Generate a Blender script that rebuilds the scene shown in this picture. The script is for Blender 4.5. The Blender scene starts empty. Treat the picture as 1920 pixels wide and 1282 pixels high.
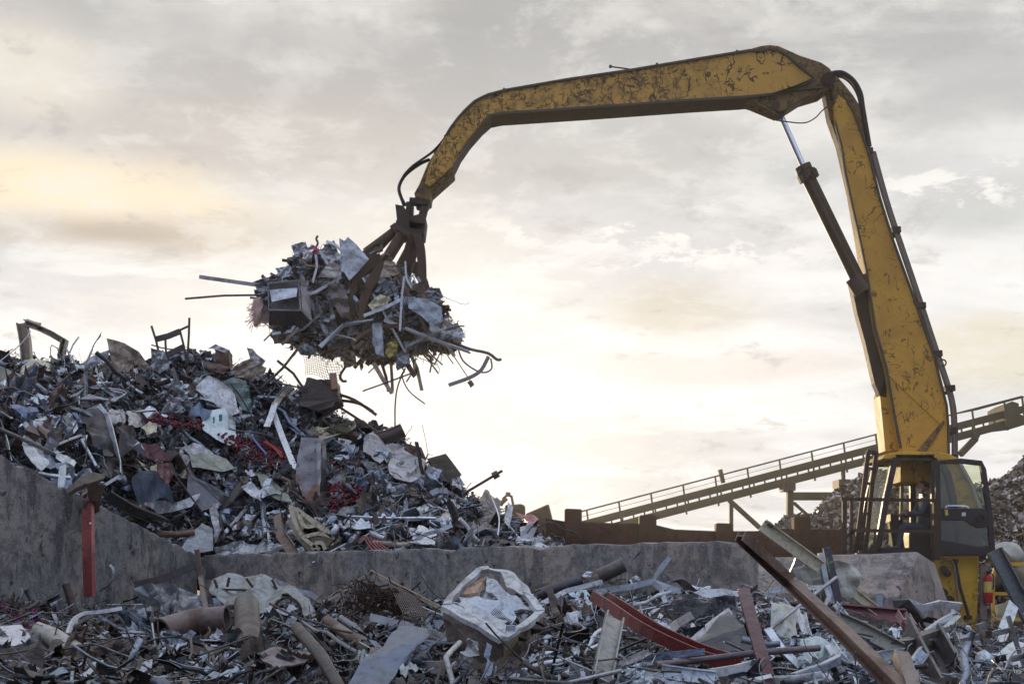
import bpy, bmesh, math, random
import numpy as np
from mathutils import Vector, Matrix, noise as mnoise
random.seed(7); rng = np.random.default_rng(7)
F, HY, CZ = 2400.0, 1090.0, 1.7          # focal length in photo pixels, eye level row, eye height
scene = bpy.context.scene
COL = scene.collection
def W(px, py, D): return Vector(((px-960)/F*D, D, CZ-(py-HY)/F*D))
def mpp(D): return D/F

# ------------------------------------------------------------------ materials
class NT:
    def __init__(s, tree): s.t = tree; s.t.nodes.clear()
    def n(s, typ, props=None, **inp):
        nd = s.t.nodes.new(typ)
        for k, v in (props or {}).items(): setattr(nd, k, v)
        for k, v in inp.items():
            key = int(k[1:]) if k[0] == 'i' and k[1:].isdigit() else k.replace('_', ' ')
            s.set(nd.inputs[key], v)
        return nd
    def set(s, sock, v):
        if isinstance(v, bpy.types.NodeSocket): s.t.links.new(v, sock)
        elif isinstance(v, bpy.types.Node): s.t.links.new(v.outputs[0], sock)
        else: sock.default_value = v
    def math(s, op, a, b=0.0, c=0.0, clamp=False):
        m = s.t.nodes.new('ShaderNodeMath'); m.operation = op; m.use_clamp = clamp
        s.set(m.inputs[0], a); s.set(m.inputs[1], b); s.set(m.inputs[2], c); return m.outputs[0]
    def vmath(s, op, a, b=(0, 0, 0)):
        m = s.t.nodes.new('ShaderNodeVectorMath'); m.operation = op
        s.set(m.inputs[0], a)
        if op == 'SCALE': s.set(m.inputs['Scale'], b)
        else: s.set(m.inputs[1], b)
        return m.outputs['Value'] if op in ('DOT_PRODUCT', 'LENGTH') else m.outputs[0]
    def mix(s, f, a, b, typ='MIX'):
        m = s.t.nodes.new('ShaderNodeMix'); m.data_type = 'RGBA'; m.blend_type = typ; m.clamp_factor = True
        s.set(m.inputs[0], f); s.set(m.inputs[6], a if isinstance(a, bpy.types.NodeSocket) else (*a[:3], 1)); s.set(m.inputs[7], b if isinstance(b, bpy.types.NodeSocket) else (*b[:3], 1))
        return m.outputs[2]
    def ramp(s, f, lo, hi, a=0.0, b=1.0):
        m = s.t.nodes.new('ShaderNodeMapRange'); m.interpolation_type = 'SMOOTHSTEP'
        s.set(m.inputs[0], f); m.inputs[1].default_value = lo; m.inputs[2].default_value = hi
        m.inputs[3].default_value = a; m.inputs[4].default_value = b; return m.outputs[0]
    def noise(s, vec, scale, detail=5, rough=.55, dist=0.0):
        return s.n('ShaderNodeTexNoise', Vector=vec, Scale=scale, Detail=detail, Roughness=rough, Distortion=dist).outputs[0]
def newmat(name):
    m = bpy.data.materials.new(name); m.use_nodes = True
    return m, NT(m.node_tree)
def finish(t, col, metal, rough, bumpsrc=None, bstr=.3, bdist=.02, **extra):
    p = t.n('ShaderNodeBsdfPrincipled', Base_Color=col, Metallic=metal, Roughness=rough, **extra)
    if bumpsrc is not None:
        b = t.n('ShaderNodeBump', Strength=bstr, Distance=bdist, Height=bumpsrc); t.set(p.inputs['Normal'], b)
    t.n('ShaderNodeOutputMaterial', Surface=p)
def scrapmat(name, src='object', rust=.6, colour=None):
    m, t = newmat(name)
    if src == 'object':
        oi = t.n('ShaderNodeObjectInfo'); base, al = oi.outputs['Color'], oi.outputs['Alpha']
        co = t.vmath('ADD', t.n('ShaderNodeTexCoord').outputs['Object'], t.n('ShaderNodeCombineXYZ', X=t.math('MULTIPLY', oi.outputs['Random'], 37.0), Y=t.math('MULTIPLY', oi.outputs['Random'], 91.0)).outputs[0])
    else:
        at = t.n('ShaderNodeAttribute', {'attribute_name': 'piece'}); base, al = at.outputs['Color'], at.outputs['Alpha']
        co = t.n('ShaderNodeNewGeometry').outputs['Position']
    n1 = t.noise(co, 3.2, 9, .68, .4); n2 = t.noise(co, 21, 7, .7); n3 = t.noise(co, 7, 6, .6, 1.5)
    rm = t.ramp(n1, .50, .64, 0, rust); dirt = t.ramp(n2, .48, .66)
    rustc = t.mix(n3, (.034, .022, .017), (.12, .052, .027))
    c = t.mix(t.math('MULTIPLY', dirt, .55), base, t.mix(1.0, base, (.3, .26, .22), 'MULTIPLY'))
    c = t.mix(t.ramp(n3, .56, .7, 0, .5), c, (.07, .06, .055))
    c = t.mix(rm, c, rustc)
    met = t.math('MULTIPLY', al, t.math('SUBTRACT', 1.0, t.math('MAXIMUM', rm, t.math('MULTIPLY', dirt, .5))))
    ro = t.math('ADD', t.math('MULTIPLY', rm, .35), t.math('ADD', .16, t.math('MULTIPLY', n2, .34)))
    finish(t, c, met, ro, t.math('ADD', n1, t.math('MULTIPLY', n2, .3)), .55, .03)
    return m
def simplemat(name, col, rough=.6, metal=0.0, var=.35, scale=6.0, dirt=(.06, .05, .045), dirtamt=.4, bump=.25):
    m, t = newmat(name)
    co = t.n('ShaderNodeTexCoord').outputs['Object']
    n1 = t.noise(co, scale, 8, .65, .3); n2 = t.noise(co, scale*5, 5, .6)
    c = t.mix(t.ramp(n1, .3, .75, 0, var), col, [x*.5 for x in col])
    c = t.mix(t.ramp(n2, .5, .72, 0, dirtamt), c, dirt)
    finish(t, c, metal, t.math('ADD', rough-.1, t.math('MULTIPLY', n1, .2)), n2, bump, .01, Specular_IOR_Level=.5 if metal > .5 else .16)
    return m
def yellowmat(name, base=(.58, .36, .06), wear=.5, lo=-9.0, hi=-8.0, lines=1.0):
    """machine paint with scratches: thin broken contour lines of noise; wear grows towards one end of the arm"""
    m, t = newmat(name)
    co = t.n('ShaderNodeTexCoord').outputs['Object']
    x = t.n('ShaderNodeSeparateXYZ', Vector=co).outputs[0]
    g = t.ramp(x, lo, hi, 1.0, 0.0)
    cs = t.n('ShaderNodeMapping', Vector=co, Scale=(1.0, 1.0, .42), Rotation=(0, .35, 0)).outputs[0]
    cs2 = t.n('ShaderNodeMapping', Vector=co, Scale=(.5, 1.0, 1.1), Rotation=(0, -.5, 0)).outputs[0]
    def lines_(vec, sc, w, seed):
        v = t.vmath('ADD', vec, (seed, seed*2, seed)); nn = t.noise(v, sc, 2.5, .55, .6)
        return t.ramp(t.math('ABSOLUTE', t.math('SUBTRACT', nn, .5)), w*.5, w, 1, 0)
    l = t.math('MAXIMUM', t.math('MULTIPLY', lines_(cs, 4.5, .022, 3), t.ramp(t.noise(co, 3.0, 4), .5, .56)),
               t.math('MULTIPLY', lines_(cs2, 3.2, .016, 9), t.ramp(t.noise(t.vmath('ADD', co, (5, 5, 5)), 3.5, 4), .52, .58)))
    dense = t.math('MAXIMUM', t.math('MULTIPLY', lines_(cs, 7, .036, 14), t.ramp(t.noise(co, 5.0, 5), .46, .5)), t.math('MULTIPLY', lines_(cs2, 6, .03, 21), t.ramp(t.noise(t.vmath('ADD', co, (2, 7, 5)), 6, 5), .48, .52)))
    chips = t.ramp(t.noise(co, 10, 9, .72, .5), .64, .66)
    sc = t.math('MAXIMUM', t.math('MULTIPLY', l, lines), t.math('MAXIMUM', t.math('MULTIPLY', t.math('MULTIPLY', dense, g), .8), chips))
    grime = t.noise(co, 1.3, 8, .62, .6)
    c = t.mix(t.ramp(grime, .42, .72, 0, .55), base, (base[0]*.52, base[1]*.5, base[2]*.8))
    c = t.mix(t.ramp(t.noise(co, 34, 6, .7), .5, .8, 0, .45), c, (.16, .09, .03))
    c = t.mix(t.math('MULTIPLY', g, t.ramp(t.noise(co, 7, 7, .7), .45, .62, 0, .6)), c, (.13, .075, .04))
    c = t.mix(t.math('MULTIPLY', sc, .9), c, (.035, .022, .016))
    finish(t, c, 0.0, t.math('ADD', .42, t.math('MULTIPLY', grime, .3)), t.math('SUBTRACT', grime, t.math('MULTIPLY', sc, .3)), .3, .01, Specular_IOR_Level=.16)
    return m
def concretemat(name, base, brown, dark=.5):
    m, t = newmat(name)
    co = t.n('ShaderNodeNewGeometry').outputs['Position']
    n1 = t.noise(co, .9, 9, .66, .5); n2 = t.noise(co, 6, 10, .72); n3 = t.noise(co, 40, 6, .75)
    st = t.noise(t.n('ShaderNodeMapping', Vector=co, Scale=(2.2, 2.2, .55), Rotation=(0, .55, 0)).outputs[0], 2.2, 8, .7)
    c = t.mix(t.ramp(n1, .38, .62), base, brown)
    c = t.mix(t.ramp(n2, .42, .62, 0, .75), c, [b*.38 for b in base])
    c = t.mix(t.ramp(t.noise(co, 2.6, 9, .7, .8), .53, .60, 0, .6), c, (.07, .068, .07))
    c = t.mix(t.ramp(st, .53, .60, 0, dark), c, (.035, .035, .04))
    c = t.mix(t.ramp(n3, .54, .66, 0, .6), c, (.45, .43, .41))
    v = t.n('ShaderNodeTexVoronoi', Vector=t.vmath('ADD', co, t.vmath('SCALE', t.n('ShaderNodeTexNoise', Vector=co, Scale=6.0).outputs['Color'], .25)), Scale=4.5).outputs['Distance']
    pit = t.math('MULTIPLY', t.ramp(v, .12, .2, 1, 0), t.ramp(t.noise(co, 2.2, 4), .5, .56))
    c = t.mix(t.math('MULTIPLY', pit, .8), c, (.03, .028, .028))
    sep = t.n('ShaderNodeSeparateXYZ', Vector=co).outputs[2]
    finish(t, c, 0.0, .8, t.math('SUBTRACT', t.math('ADD', n2, t.math('MULTIPLY', n3, .5)), t.math('MULTIPLY', pit, .6)), .75, .04)
    return m
def glassmat(name, tint, gl=.07):
    m, t = newmat(name)
    a = t.n('ShaderNodeBsdfTransparent', Color=(*tint, 1)); g = t.n('ShaderNodeBsdfGlossy', Roughness=.08)
    d = t.n('ShaderNodeBsdfDiffuse', Color=(.35, .33, .25, 1))
    co = t.n('ShaderNodeTexCoord').outputs['Object']
    f2 = t.n('ShaderNodeMixShader', i0=t.ramp(t.noise(co, 5, 7), .4, .8, .0, .08), i1=a.outputs[0], i2=d.outputs[0])
    t.n('ShaderNodeOutputMaterial', Surface=t.n('ShaderNodeMixShader', i0=gl, i1=f2.outputs[0], i2=g.outputs[0]).outputs[0])
    return m
M = {}
M['scrap'] = scrapmat('weathered scrap metal', 'object', .55)
M['rusty'] = scrapmat('heavily rusted metal', 'object', .8)
M['clean'] = scrapmat('lightly soiled metal', 'object', .12)
M['bits'] = scrapmat('loose scrap pieces', 'attr', .5)
M['boom_y'] = yellowmat('yellow boom paint', (.60, .315, .05), lo=-90, hi=-80, lines=.75)
M['stick_y'] = yellowmat('scratched yellow stick paint', (.57, .315, .065), lo=.6, hi=2.4, lines=1.0)
M['body_y'] = yellowmat('yellow machine body paint', (.64, .38, .05), lo=-90, hi=-80, lines=.5)
M['fork'] = yellowmat('grimy brown yellow steel', (.22, .135, .045), lo=90, hi=100, lines=1.0)
M['dark'] = simplemat('greasy dark steel', (.055, .042, .036), .6, 0, .4, 8, (.12, .07, .04), .5)
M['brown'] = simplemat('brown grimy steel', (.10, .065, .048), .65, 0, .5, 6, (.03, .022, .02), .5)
M['edge'] = simplemat('weld edge', (.075, .07, .055), .6, .1)
M['black'] = simplemat('black rubber', (.022, .021, .024), .5, 0, .3, 10, (.08, .07, .06), .3)
M['frame'] = simplemat('charcoal cab paint', (.035, .031, .04), .45, 0, .3, 8, (.10, .08, .07), .35)
M['rail'] = simplemat('rusted railing steel', (.05, .032, .03), .7, .1, .4, 9, (.13, .06, .04), .5)
M['chrome'] = simplemat('polished cylinder rod', (.75, .78, .85), .2, 1.0, .1, 6, (.5, .5, .5), .1, .02)
M['hosew'] = simplemat('weathered hose cover', (.22, .17, .15), .7, 0, .5, 12)
M['rustwall'] = simplemat('rusted steel plate', (.13, .068, .045), .8, 0, .75, 1.6, (.05, .032, .028), .6, .4)
M['bin'] = simplemat('weathered bin plate', (.20, .15, .085), .8, 0, .5, 1.5)
M['convey'] = simplemat('faded conveyor steel', (.075, .064, .034), .7, .1, .5, 1.0, (.06, .05, .035), .4)
M['conc'] = concretemat('weathered concrete', (.245, .235, .235), (.37, .31, .26))
M['concw'] = concretemat('grey brown concrete', (.22, .21, .21), (.31, .275, .235), .7)
M['concb'] = concretemat('brown stained concrete', (.30, .26, .235), (.32, .24, .19), .6)
M['glass'] = glassmat('cab glass', (.86, .88, .74)); M['glassd'] = glassmat('tinted door glass', (.36, .42, .33), .10)
M['redx'] = simplemat('extinguisher red', (.42, .025, .03), .35, 0, .3, 20)
M['paper'] = simplemat('faded yellow sticker', (.6, .45, .12), .6)
M['skin'] = simplemat('skin', (.42, .22, .16), .55, 0, .1, 20, (.3, .15, .1), .1, .02)
M['hair'] = simplemat('dark hair', (.03, .02, .018), .7); M['cloth'] = simplemat('blue grey work clothes', (.06, .08, .13), .85, 0, .3, 14)
M['mask'] = simplemat('pale face mask', (.7, .68, .68), .8)
M['tarp'] = simplemat('dusty off white tarp', (.42, .42, .37), .6, 0, .45, 5, (.16, .13, .1), .5, .4)
M['wood'] = simplemat('split timber', (.15, .125, .10), .85, 0, .6, 9, (.07, .04, .025), .55, .6)
M['bag'] = simplemat('black plastic film', (.012, .013, .018), .18, 0, .2, 9, (.2, .2, .22), .25, .8)
M['fluff'] = simplemat('pink insulation fluff', (.62, .42, .38), .95, 0, .3, 9, (.5, .3, .2), .3, .8)

# ------------------------------------------------------------------ linking
def tag(o, label=None, cat=None, group=None, kind=None):
    if label: o['label'] = label
    if cat: o['category'] = cat
    if group: o['group'] = group
    if kind: o['kind'] = kind
    return o
def empty(name, loc, label=None, cat=None, group=None):
    o = bpy.data.objects.new(name, None); o.empty_display_size = .2; COL.objects.link(o); o.location = loc
    return tag(o, label, cat, group)
WP = {}
def mk(name, bm, mat, parent=None, color=None, smooth=None, recalc=True):
    """link a bmesh (world coordinates) as one object whose origin is at its base centre"""
    if recalc: bmesh.ops.recalc_face_normals(bm, faces=bm.faces)
    c = [v.co for v in bm.verts]
    o3 = Vector(((min(v.x for v in c)+max(v.x for v in c))/2, (min(v.y for v in c)+max(v.y for v in c))/2, min(v.z for v in c)))
    bmesh.ops.translate(bm, verts=bm.verts, vec=-o3)
    me = bpy.data.meshes.new(name); bm.to_mesh(me); bm.free()
    if smooth:
        me.shade_smooth(); me.set_sharp_from_angle(angle=math.radians(smooth))
    mats = mat if isinstance(mat, (list, tuple)) else [mat]
    for q in mats: me.materials.append(M[q] if isinstance(q, str) else q)
    o = bpy.data.objects.new(name, me); COL.objects.link(o)
    WP[o.name] = o3
    if parent is not None:
        o.parent = parent; o.location = o3-WP.get(parent.name, Vector(parent.location))
    else: o.location = o3
    if color: o.color = (*color[:3], color[3] if len(color) > 3 else .5)
    return o
def B(): return bmesh.new()

# ------------------------------------------------------------------ shapes
def rect(w, h): return [(-w/2, -h/2), (w/2, -h/2), (w/2, h/2), (-w/2, h/2)]
def circ(r, n=10): return [(r*math.cos(2*math.pi*i/n), r*math.sin(2*math.pi*i/n)) for i in range(n)]
def secL(w, h, t): return [(0, 0), (w, 0), (w, t), (t, t), (t, h), (0, h)]
def secC(w, h, t): return [(-w/2, 0), (w/2, 0), (w/2, h), (w/2-t, h), (w/2-t, t), (-w/2+t, t), (-w/2+t, h), (-w/2, h)]
def secI(w, h, t): return [(-w/2, -h/2), (w/2, -h/2), (w/2, -h/2+t), (t/2, -h/2+t), (t/2, h/2-t), (w/2, h/2-t), (w/2, h/2), (-w/2, h/2), (-w/2, h/2-t), (-t/2, h/2-t), (-t/2, -h/2+t), (-w/2, -h/2+t)]
def smoothpath(pts, n=5):
    out = []
    P = [pts[0]]+list(pts)+[pts[-1]]
    for i in range(1, len(P)-2):
        a, b, c, d = P[i-1], P[i], P[i+1], P[i+2]
        for k in range(n):
            s = k/n
            out.append(.5*((2*b)+(c-a)*s+(2*a-5*b+4*c-d)*s*s+(3*b-a-3*c+d)*s**3))
    out.append(pts[-1]); return out
def sweep(bm, pts, sec, up=(0, -1, 0), scale=None, twist=0.0, hollow=0, closed=False):
    pts = [Vector(p) for p in pts]; n = len(pts); up = Vector(up); rings = []; prev = None
    for i, p in enumerate(pts):
        if closed: t = (pts[(i+1) % n]-pts[i-1])
        else: t = (pts[min(i+1, n-1)]-pts[max(i-1, 0)])
        t = t.normalized() if t.length > 1e-9 else Vector((0, 0, 1))
        if prev is None:
            u = up-t*up.dot(t)
            if u.length < 1e-3: u = Vector((1, 0, 0))-t*t.x
        else: u = prev-t*prev.dot(t)
        u.normalize(); prev = u.copy(); s = t.cross(u)
        if twist:
            a = twist*i/max(n-1, 1); u, s = u*math.cos(a)+s*math.sin(a), s*math.cos(a)-u*math.sin(a)
        k = scale[i] if scale else 1.0
        # keep the width through bends
        rings.append([bm.verts.new(p+s*(a*k)+u*(b*k)) for a, b in sec])
    m = len(sec)
    for i in range(n if closed else n-1):
        A, Bq = rings[i], rings[(i+1) % n]
        for j in range(m): bm.faces.new((A[j], A[(j+1) % m], Bq[(j+1) % m], Bq[j]))
    if not closed:
        for e, R in ((0, rings[0]), (-1, rings[-1])):
            if hollow:
                c = sum((v.co for v in R), Vector())/m; d = (pts[1]-pts[0]).normalized() if e == 0 else (pts[-2]-pts[-1]).normalized()
                r1 = [bm.verts.new(c+(v.co-c)*.84) for v in R]; r2 = [bm.verts.new(v.co+d*hollow) for v in r1]
                for j in range(m):
                    bm.faces.new((R[j], R[(j+1) % m], r1[(j+1) % m], r1[j])); bm.faces.new((r1[j], r1[(j+1) % m], r2[(j+1) % m], r2[j]))
                bm.faces.new(r2)
            else: bm.faces.new(R)
    return rings
def slab(bm, poly, D, depth):
    """outline given in picture units at distance D, pulled back to a real thickness"""
    a = [bm.verts.new(W(x, y, D)) for x, y in poly]
    b = [bm.verts.new(v.co+Vector((0, depth, 0))) for v in a]
    bm.faces.new(a); bm.faces.new(b[::-1]); n = len(a)
    for i in range(n): bm.faces.new((a[i], a[(i+1) % n], b[(i+1) % n], b[i]))
def box(bm, a, b):
    a, b = Vector(a), Vector(b)
    vs = [bm.verts.new((x, y, z)) for x in (a.x, b.x) for y in (a.y, b.y) for z in (a.z, b.z)]
    for f in ((0, 1, 3, 2), (4, 6, 7, 5), (0, 4, 5, 1), (2, 3, 7, 6), (0, 2, 6, 4), (1, 5, 7, 3)): bm.faces.new([vs[i] for i in f])
def pbox(bm, x0, y0, x1, y1, D, depth):
    slab(bm, [(x0, y0), (x1, y0), (x1, y1), (x0, y1)], D, depth)
def bevel(bm, w, seg=1, ang=.5):
    bmesh.ops.recalc_face_normals(bm, faces=bm.faces)
    e = [x for x in bm.edges if len(x.link_faces) == 2 and x.calc_face_angle(0) > ang]
    bmesh.ops.bevel(bm, geom=e, offset=w, segments=seg, affect='EDGES', profile=.7)
def folds(p, seed, f=3.0, n=4):
    r = random.Random(seed); v = 0
    for i in range(n):
        d = Vector((r.gauss(0, 1), r.gauss(0, 1), r.gauss(0, 1))).normalized(); ff = f*(1+i*.6)
        q = p.dot(d)*ff+r.random()*9; v += (abs((q % 2)-1)*2-1)/(1+i*.7)
    return v
# ------------------------------------------------------------------ the two heaps as height functions (x, y -> z)
SIL = np.array([(-500, 640), (-200, 655), (0, 680), (60, 695), (150, 706), (200, 698), (300, 694), (400, 698), (470, 702), (520, 708), (560, 722), (600, 748), (630, 785), (650, 808), (720, 830), (760, 848), (800, 878), (850, 908), (872, 935), (905, 965), (950, 990), (985, 1020), (1010, 1070), (1060, 1190)], float)
YR = 22.5
def lump(x, y, s=1.0): return s*(.10*np.sin(x*2.1+1.3*np.sin(y*1.7))+.08*np.sin(y*2.9+x*1.1)+.05*np.sin(x*5.3+y*3.1)+.04*np.sin(x*3.7-y*6.1))
def wall_y(x):
    x = np.asarray(x, float)
    return np.where(x > -4.4, 18-(x+4.4)*.924, np.where(x > -5.9, 18+(x+4.4)/1.2*4.1, 12.9))
def heap_y0(x):
    x = np.asarray(x, float); return wall_y(np.where(x < -4.4, np.minimum(x+.5, -4.4), x))+.3
def hl(x, y):
    x = np.asarray(x, float); y = np.asarray(y, float)
    zr = CZ+(HY-np.interp(960+F*x/YR, SIL[:, 0], SIL[:, 1]))/F*YR
    y0 = heap_y0(x); z0 = np.interp(x, [-6.6, -6.1, -4.9, .4, 1.4], [3.05, 2.9, 1.98, 1.9, .6])
    zr = np.maximum(zr, np.minimum(z0, zr+.4)*.6)
    t = (y-y0)/(YR-y0); tt = np.clip(t, 0, 1)
    z = z0+(zr-z0)*(tt**.92)
    z = np.where(t > 1, zr-(y-YR)*.75, z)
    return np.maximum(z+lump(x, y)*np.clip(tt*4, .25, 1), -.05)
PT = np.array([(-300, 1115), (0, 1138), (100, 1152), (250, 1150), (370, 1135), (600, 1135), (700, 1152), (850, 1135), (1000, 1130), (1150, 1112), (1300, 1118), (1450, 1130), (1600, 1150), (1700, 1178), (1800, 1190), (1920, 1196), (2200, 1196)], float)
def yend(k):
    k = np.asarray(k, float); main = 13.93/(1+.924*k)
    s = (k*18+4.4)/(-1.2+k*4.1); s = np.clip(s, 0, 1.25); wing = 18-4.1*s
    kk = [.2, .205, .34, .36, .55]; right = np.interp(k, kk, [11.9, 13.9, 13.9, 19.0, 19.0])
    return np.where(k < -.2444, wing, np.where(k < .2, main, right))
def hf(x, y):
    x = np.asarray(x, float); y = np.asarray(y, float); k = x/y; ye = yend(k)
    pt = np.interp(960+F*k, PT[:, 0], PT[:, 1]); s = (1/y-1/ye)/(1/4.9-1/ye)
    py = pt+(1345-pt)*s; z = CZ-(py-HY)/F*y
    zn = CZ-(1345-HY)/F*4.9
    z = np.where(y < 4.9, zn-(4.9-y)*.62, z)
    return np.maximum(z+lump(x*1.7, y*1.7, .45)*np.clip((ye-y)*1.5, .3, 1), -.02)
def hit(px, py, heap='L'):
    k = (px-960)/F; y = np.linspace(12.5 if heap == 'L' else 3.5, YR+.6 if heap == 'L' else float(yend(k)), 500)
    zr = CZ-(py-HY)/F*y; h = hl(k*y, y) if heap == 'L' else hf(k*y, y)
    if heap == 'L': zr = np.where(y < heap_y0(k*y), 1e3, zr)
    i = np.nonzero(zr <= h)[0]
    return float(y[i[0]]) if len(i) else (YR-.5 if heap == 'L' else float(y[-1])-.3)
# ------------------------------------------------------------------ world: overcast evening sky over a Nishita sky
SUN_AZ, SUN_EL = math.radians(-6.0), math.radians(5.4)     # azimuth from +Y towards +X
world = bpy.data.worlds.new("World"); scene.world = world; world.use_nodes = True
t = NT(world.node_tree)
sky = t.n('ShaderNodeTexSky', {'sky_type': 'NISHITA', 'sun_disc': False, 'sun_elevation': SUN_EL, 'sun_rotation': SUN_AZ, 'dust_density': 3.0})
gen = t.n('ShaderNodeTexCoord').outputs['Generated']
sep = t.n('ShaderNodeSeparateXYZ', Vector=gen); X_, Y_, Z_ = sep.outputs
zc = t.math('ADD', t.math('MAXIMUM', Z_, 0.0), .22)
plane = t.n('ShaderNodeCombineXYZ', X=t.math('DIVIDE', X_, zc), Y=t.math('DIVIDE', Y_, zc)).outputs[0]
tilt = t.n('ShaderNodeMapping', Vector=plane, Rotation=(0, 0, math.radians(-14)), Scale=(.75, 1.25, 1)).outputs[0]
n1 = t.noise(tilt, 1.05, 6, .52, .35); n2 = t.noise(tilt, 3.2, 10, .6, .3); n3 = t.noise(t.vmath('ADD', plane, (3.3, 1.2, 0)), 7.5, 11, .66, .2)
n4 = t.noise(t.vmath('ADD', tilt, (7.7, 4.1, 0)), 1.6, 5, .5, .5)
def at_(px, py): return tuple(Vector(((px-960)/F, 1, (HY-py)/F)).normalized())
def blob(px, py, rx, ry, warp=.05, soft=1.0):
    """elliptical patch of cloud round a sky direction, its outline broken up by noise; rx, ry as angles"""
    d = t.vmath('SUBTRACT', gen, at_(px, py))
    d = t.vmath('MULTIPLY', d, (1/rx, 1/rx, 1/ry))
    l = t.math('ADD', t.vmath('LENGTH', d), t.math('MULTIPLY', t.math('SUBTRACT', n2, .5), 1.6+warp))
    return t.ramp(l, 1.15, .25 if soft == 1 else soft)
front = t.ramp(Y_, -.3, .5)
elev = t.ramp(t.math('ADD', Z_, t.math('MULTIPLY', t.math('SUBTRACT', n1, .5), .22)), .40, .20)   # 1 low, 0 high
grey = t.mix(t.ramp(n1, .36, .64), (.42, .425, .43), (.67, .66, .645))
grey = t.mix(t.ramp(n2, .46, .64, 0, .6), grey, (.82, .80, .77))
back = t.mix(t.ramp(n1, .35, .65), (.48, .59, .90), (.68, .78, 1.04))
cl = t.mix(front, back, grey)
low = t.mix(t.ramp(n4, .42, .58, 0, 1), (.95, .955, .96), (.73, .735, .745))
low = t.mix(t.ramp(n2, .5, .62, 0, .7), low, (.99, .985, .975))
cl = t.mix(t.math('MULTIPLY', elev, front), cl, low)
cl = t.mix(t.math('MULTIPLY', blob(1100, 300, .24, .035), .6), cl, (.56, .56, .545))
cl = t.mix(t.math('MULTIPLY', blob(230, 435, .17, .022), 1.0), cl, (.52, .45, .38))
cl = t.mix(t.math('MULTIPLY', blob(380, 250, .2, .04), .6), cl, (.58, .53, .49))
cl = t.mix(t.math('MULTIPLY', blob(60, 345, .17, .034), .95), cl, (1.0, .86, .64))
cl = t.mix(t.math('MULTIPLY', blob(60, 130, .07, .04), .85), cl, (.85, .79, .70))
cl = t.mix(t.math('MULTIPLY', blob(1270, 590, .07, .03), .8), cl, (.67, .63, .55))
cl = t.mix(t.math('MULTIPLY', blob(1350, 690, .17, .016), .55), cl, (.78, .68, .63))
cl = t.mix(t.math('MULTIPLY', blob(1860, 660, .08, .03), .8), cl, (.80, .74, .60))
cl = t.mix(t.math('MULTIPLY', blob(1830, 400, .07, .03), .7), cl, (.58, .60, .60))
cl = t.mix(t.math('MULTIPLY', blob(1500, 330, .10, .02), .5), cl, (.60, .64, .64))
cl = t.mix(t.math('MULTIPLY', blob(700, 460, .13, .03), .5), cl, (.70, .67, .62))
cl = t.mix(t.ramp(n3, .48, .62, 0, .42), cl, (.88, .865, .84))
cl = t.mix(t.ramp(n3, .45, .32, 0, .5), cl, (.46, .455, .455))
cl = t.mix(t.math('MULTIPLY', blob(480, 70, .2, .022), .55), cl, (.47, .475, .485))
cl = t.mix(t.math('MULTIPLY', blob(1830, 190, .13, .02), .55), cl, (.50, .505, .51))
cl = t.mix(t.math('MULTIPLY', blob(560, 170, .2, .018), .45), cl, (.49, .475, .465))
wisp = t.math('MULTIPLY', t.ramp(n3, .50, .57), t.math('MAXIMUM', blob(1220, 440, .13, .018), t.math('MAXIMUM', blob(1800, 350, .09, .022), blob(1350, 480, .12, .014))))
cl = t.mix(wisp, cl, (.95, .93, .90))
glow = t.ramp(t.vmath('DOT_PRODUCT', gen, (math.sin(SUN_AZ)*math.cos(SUN_EL), math.cos(SUN_AZ)*math.cos(SUN_EL), math.sin(SUN_EL))), .97, 1.0)
cl = t.mix(t.math('MULTIPLY', glow, .55), cl, (1.05, 1.03, .985))
over = t.ramp(Z_, .42, .85, 0, 1)
cl = t.mix(over, cl, (.98, 1.10, 1.34))
cl = t.mix(t.math('MULTIPLY', t.ramp(Y_, .1, -.3), t.ramp(Z_, .30, .05)), cl, (.36, .42, .60))
cl = t.mix(t.ramp(Z_, .0, -.08), cl, (.08, .07, .06))
bgA = t.n('ShaderNodeBackground', Color=sky, Strength=.1); bgB = t.n('ShaderNodeBackground', Color=cl, Strength=1.0)
ms = t.n('ShaderNodeMixShader', i0=.99, i1=bgA.outputs[0], i2=bgB.outputs[0])
t.n('ShaderNodeOutputWorld', Surface=ms.outputs[0])
sd = bpy.data.lights.new('sun', 'SUN'); sd.energy = 3.4; sd.angle = math.radians(.6); sd.color = (1.0, .76, .47)
so = bpy.data.objects.new('sun', sd); COL.objects.link(so)
dirv = Vector((math.sin(SUN_AZ)*math.cos(SUN_EL), math.cos(SUN_AZ)*math.cos(SUN_EL), math.sin(SUN_EL)))
so.rotation_euler = dirv.to_track_quat('Z', 'Y').to_euler(); so.location = dirv*60
cam = bpy.data.cameras.new('camera'); co_ = bpy.data.objects.new('camera', cam); COL.objects.link(co_)
cam.sensor_width = 36; cam.lens = 36*F/1920; cam.shift_y = (HY-641)/1920; cam.clip_end = 2000; cam.clip_start = .1
co_.location = (0, 0, CZ); co_.rotation_euler = (math.pi/2, 0, 0); scene.camera = co_
scene.view_settings.view_transform = 'Standard'; scene.view_settings.look = 'None'; scene.view_settings.gamma = 1; scene.view_settings.exposure = 0
scene.cycles.max_bounces = 6; scene.cycles.diffuse_bounces = 3; scene.cycles.glossy_bounces = 3; scene.cycles.transparent_max_bounces = 12

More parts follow.
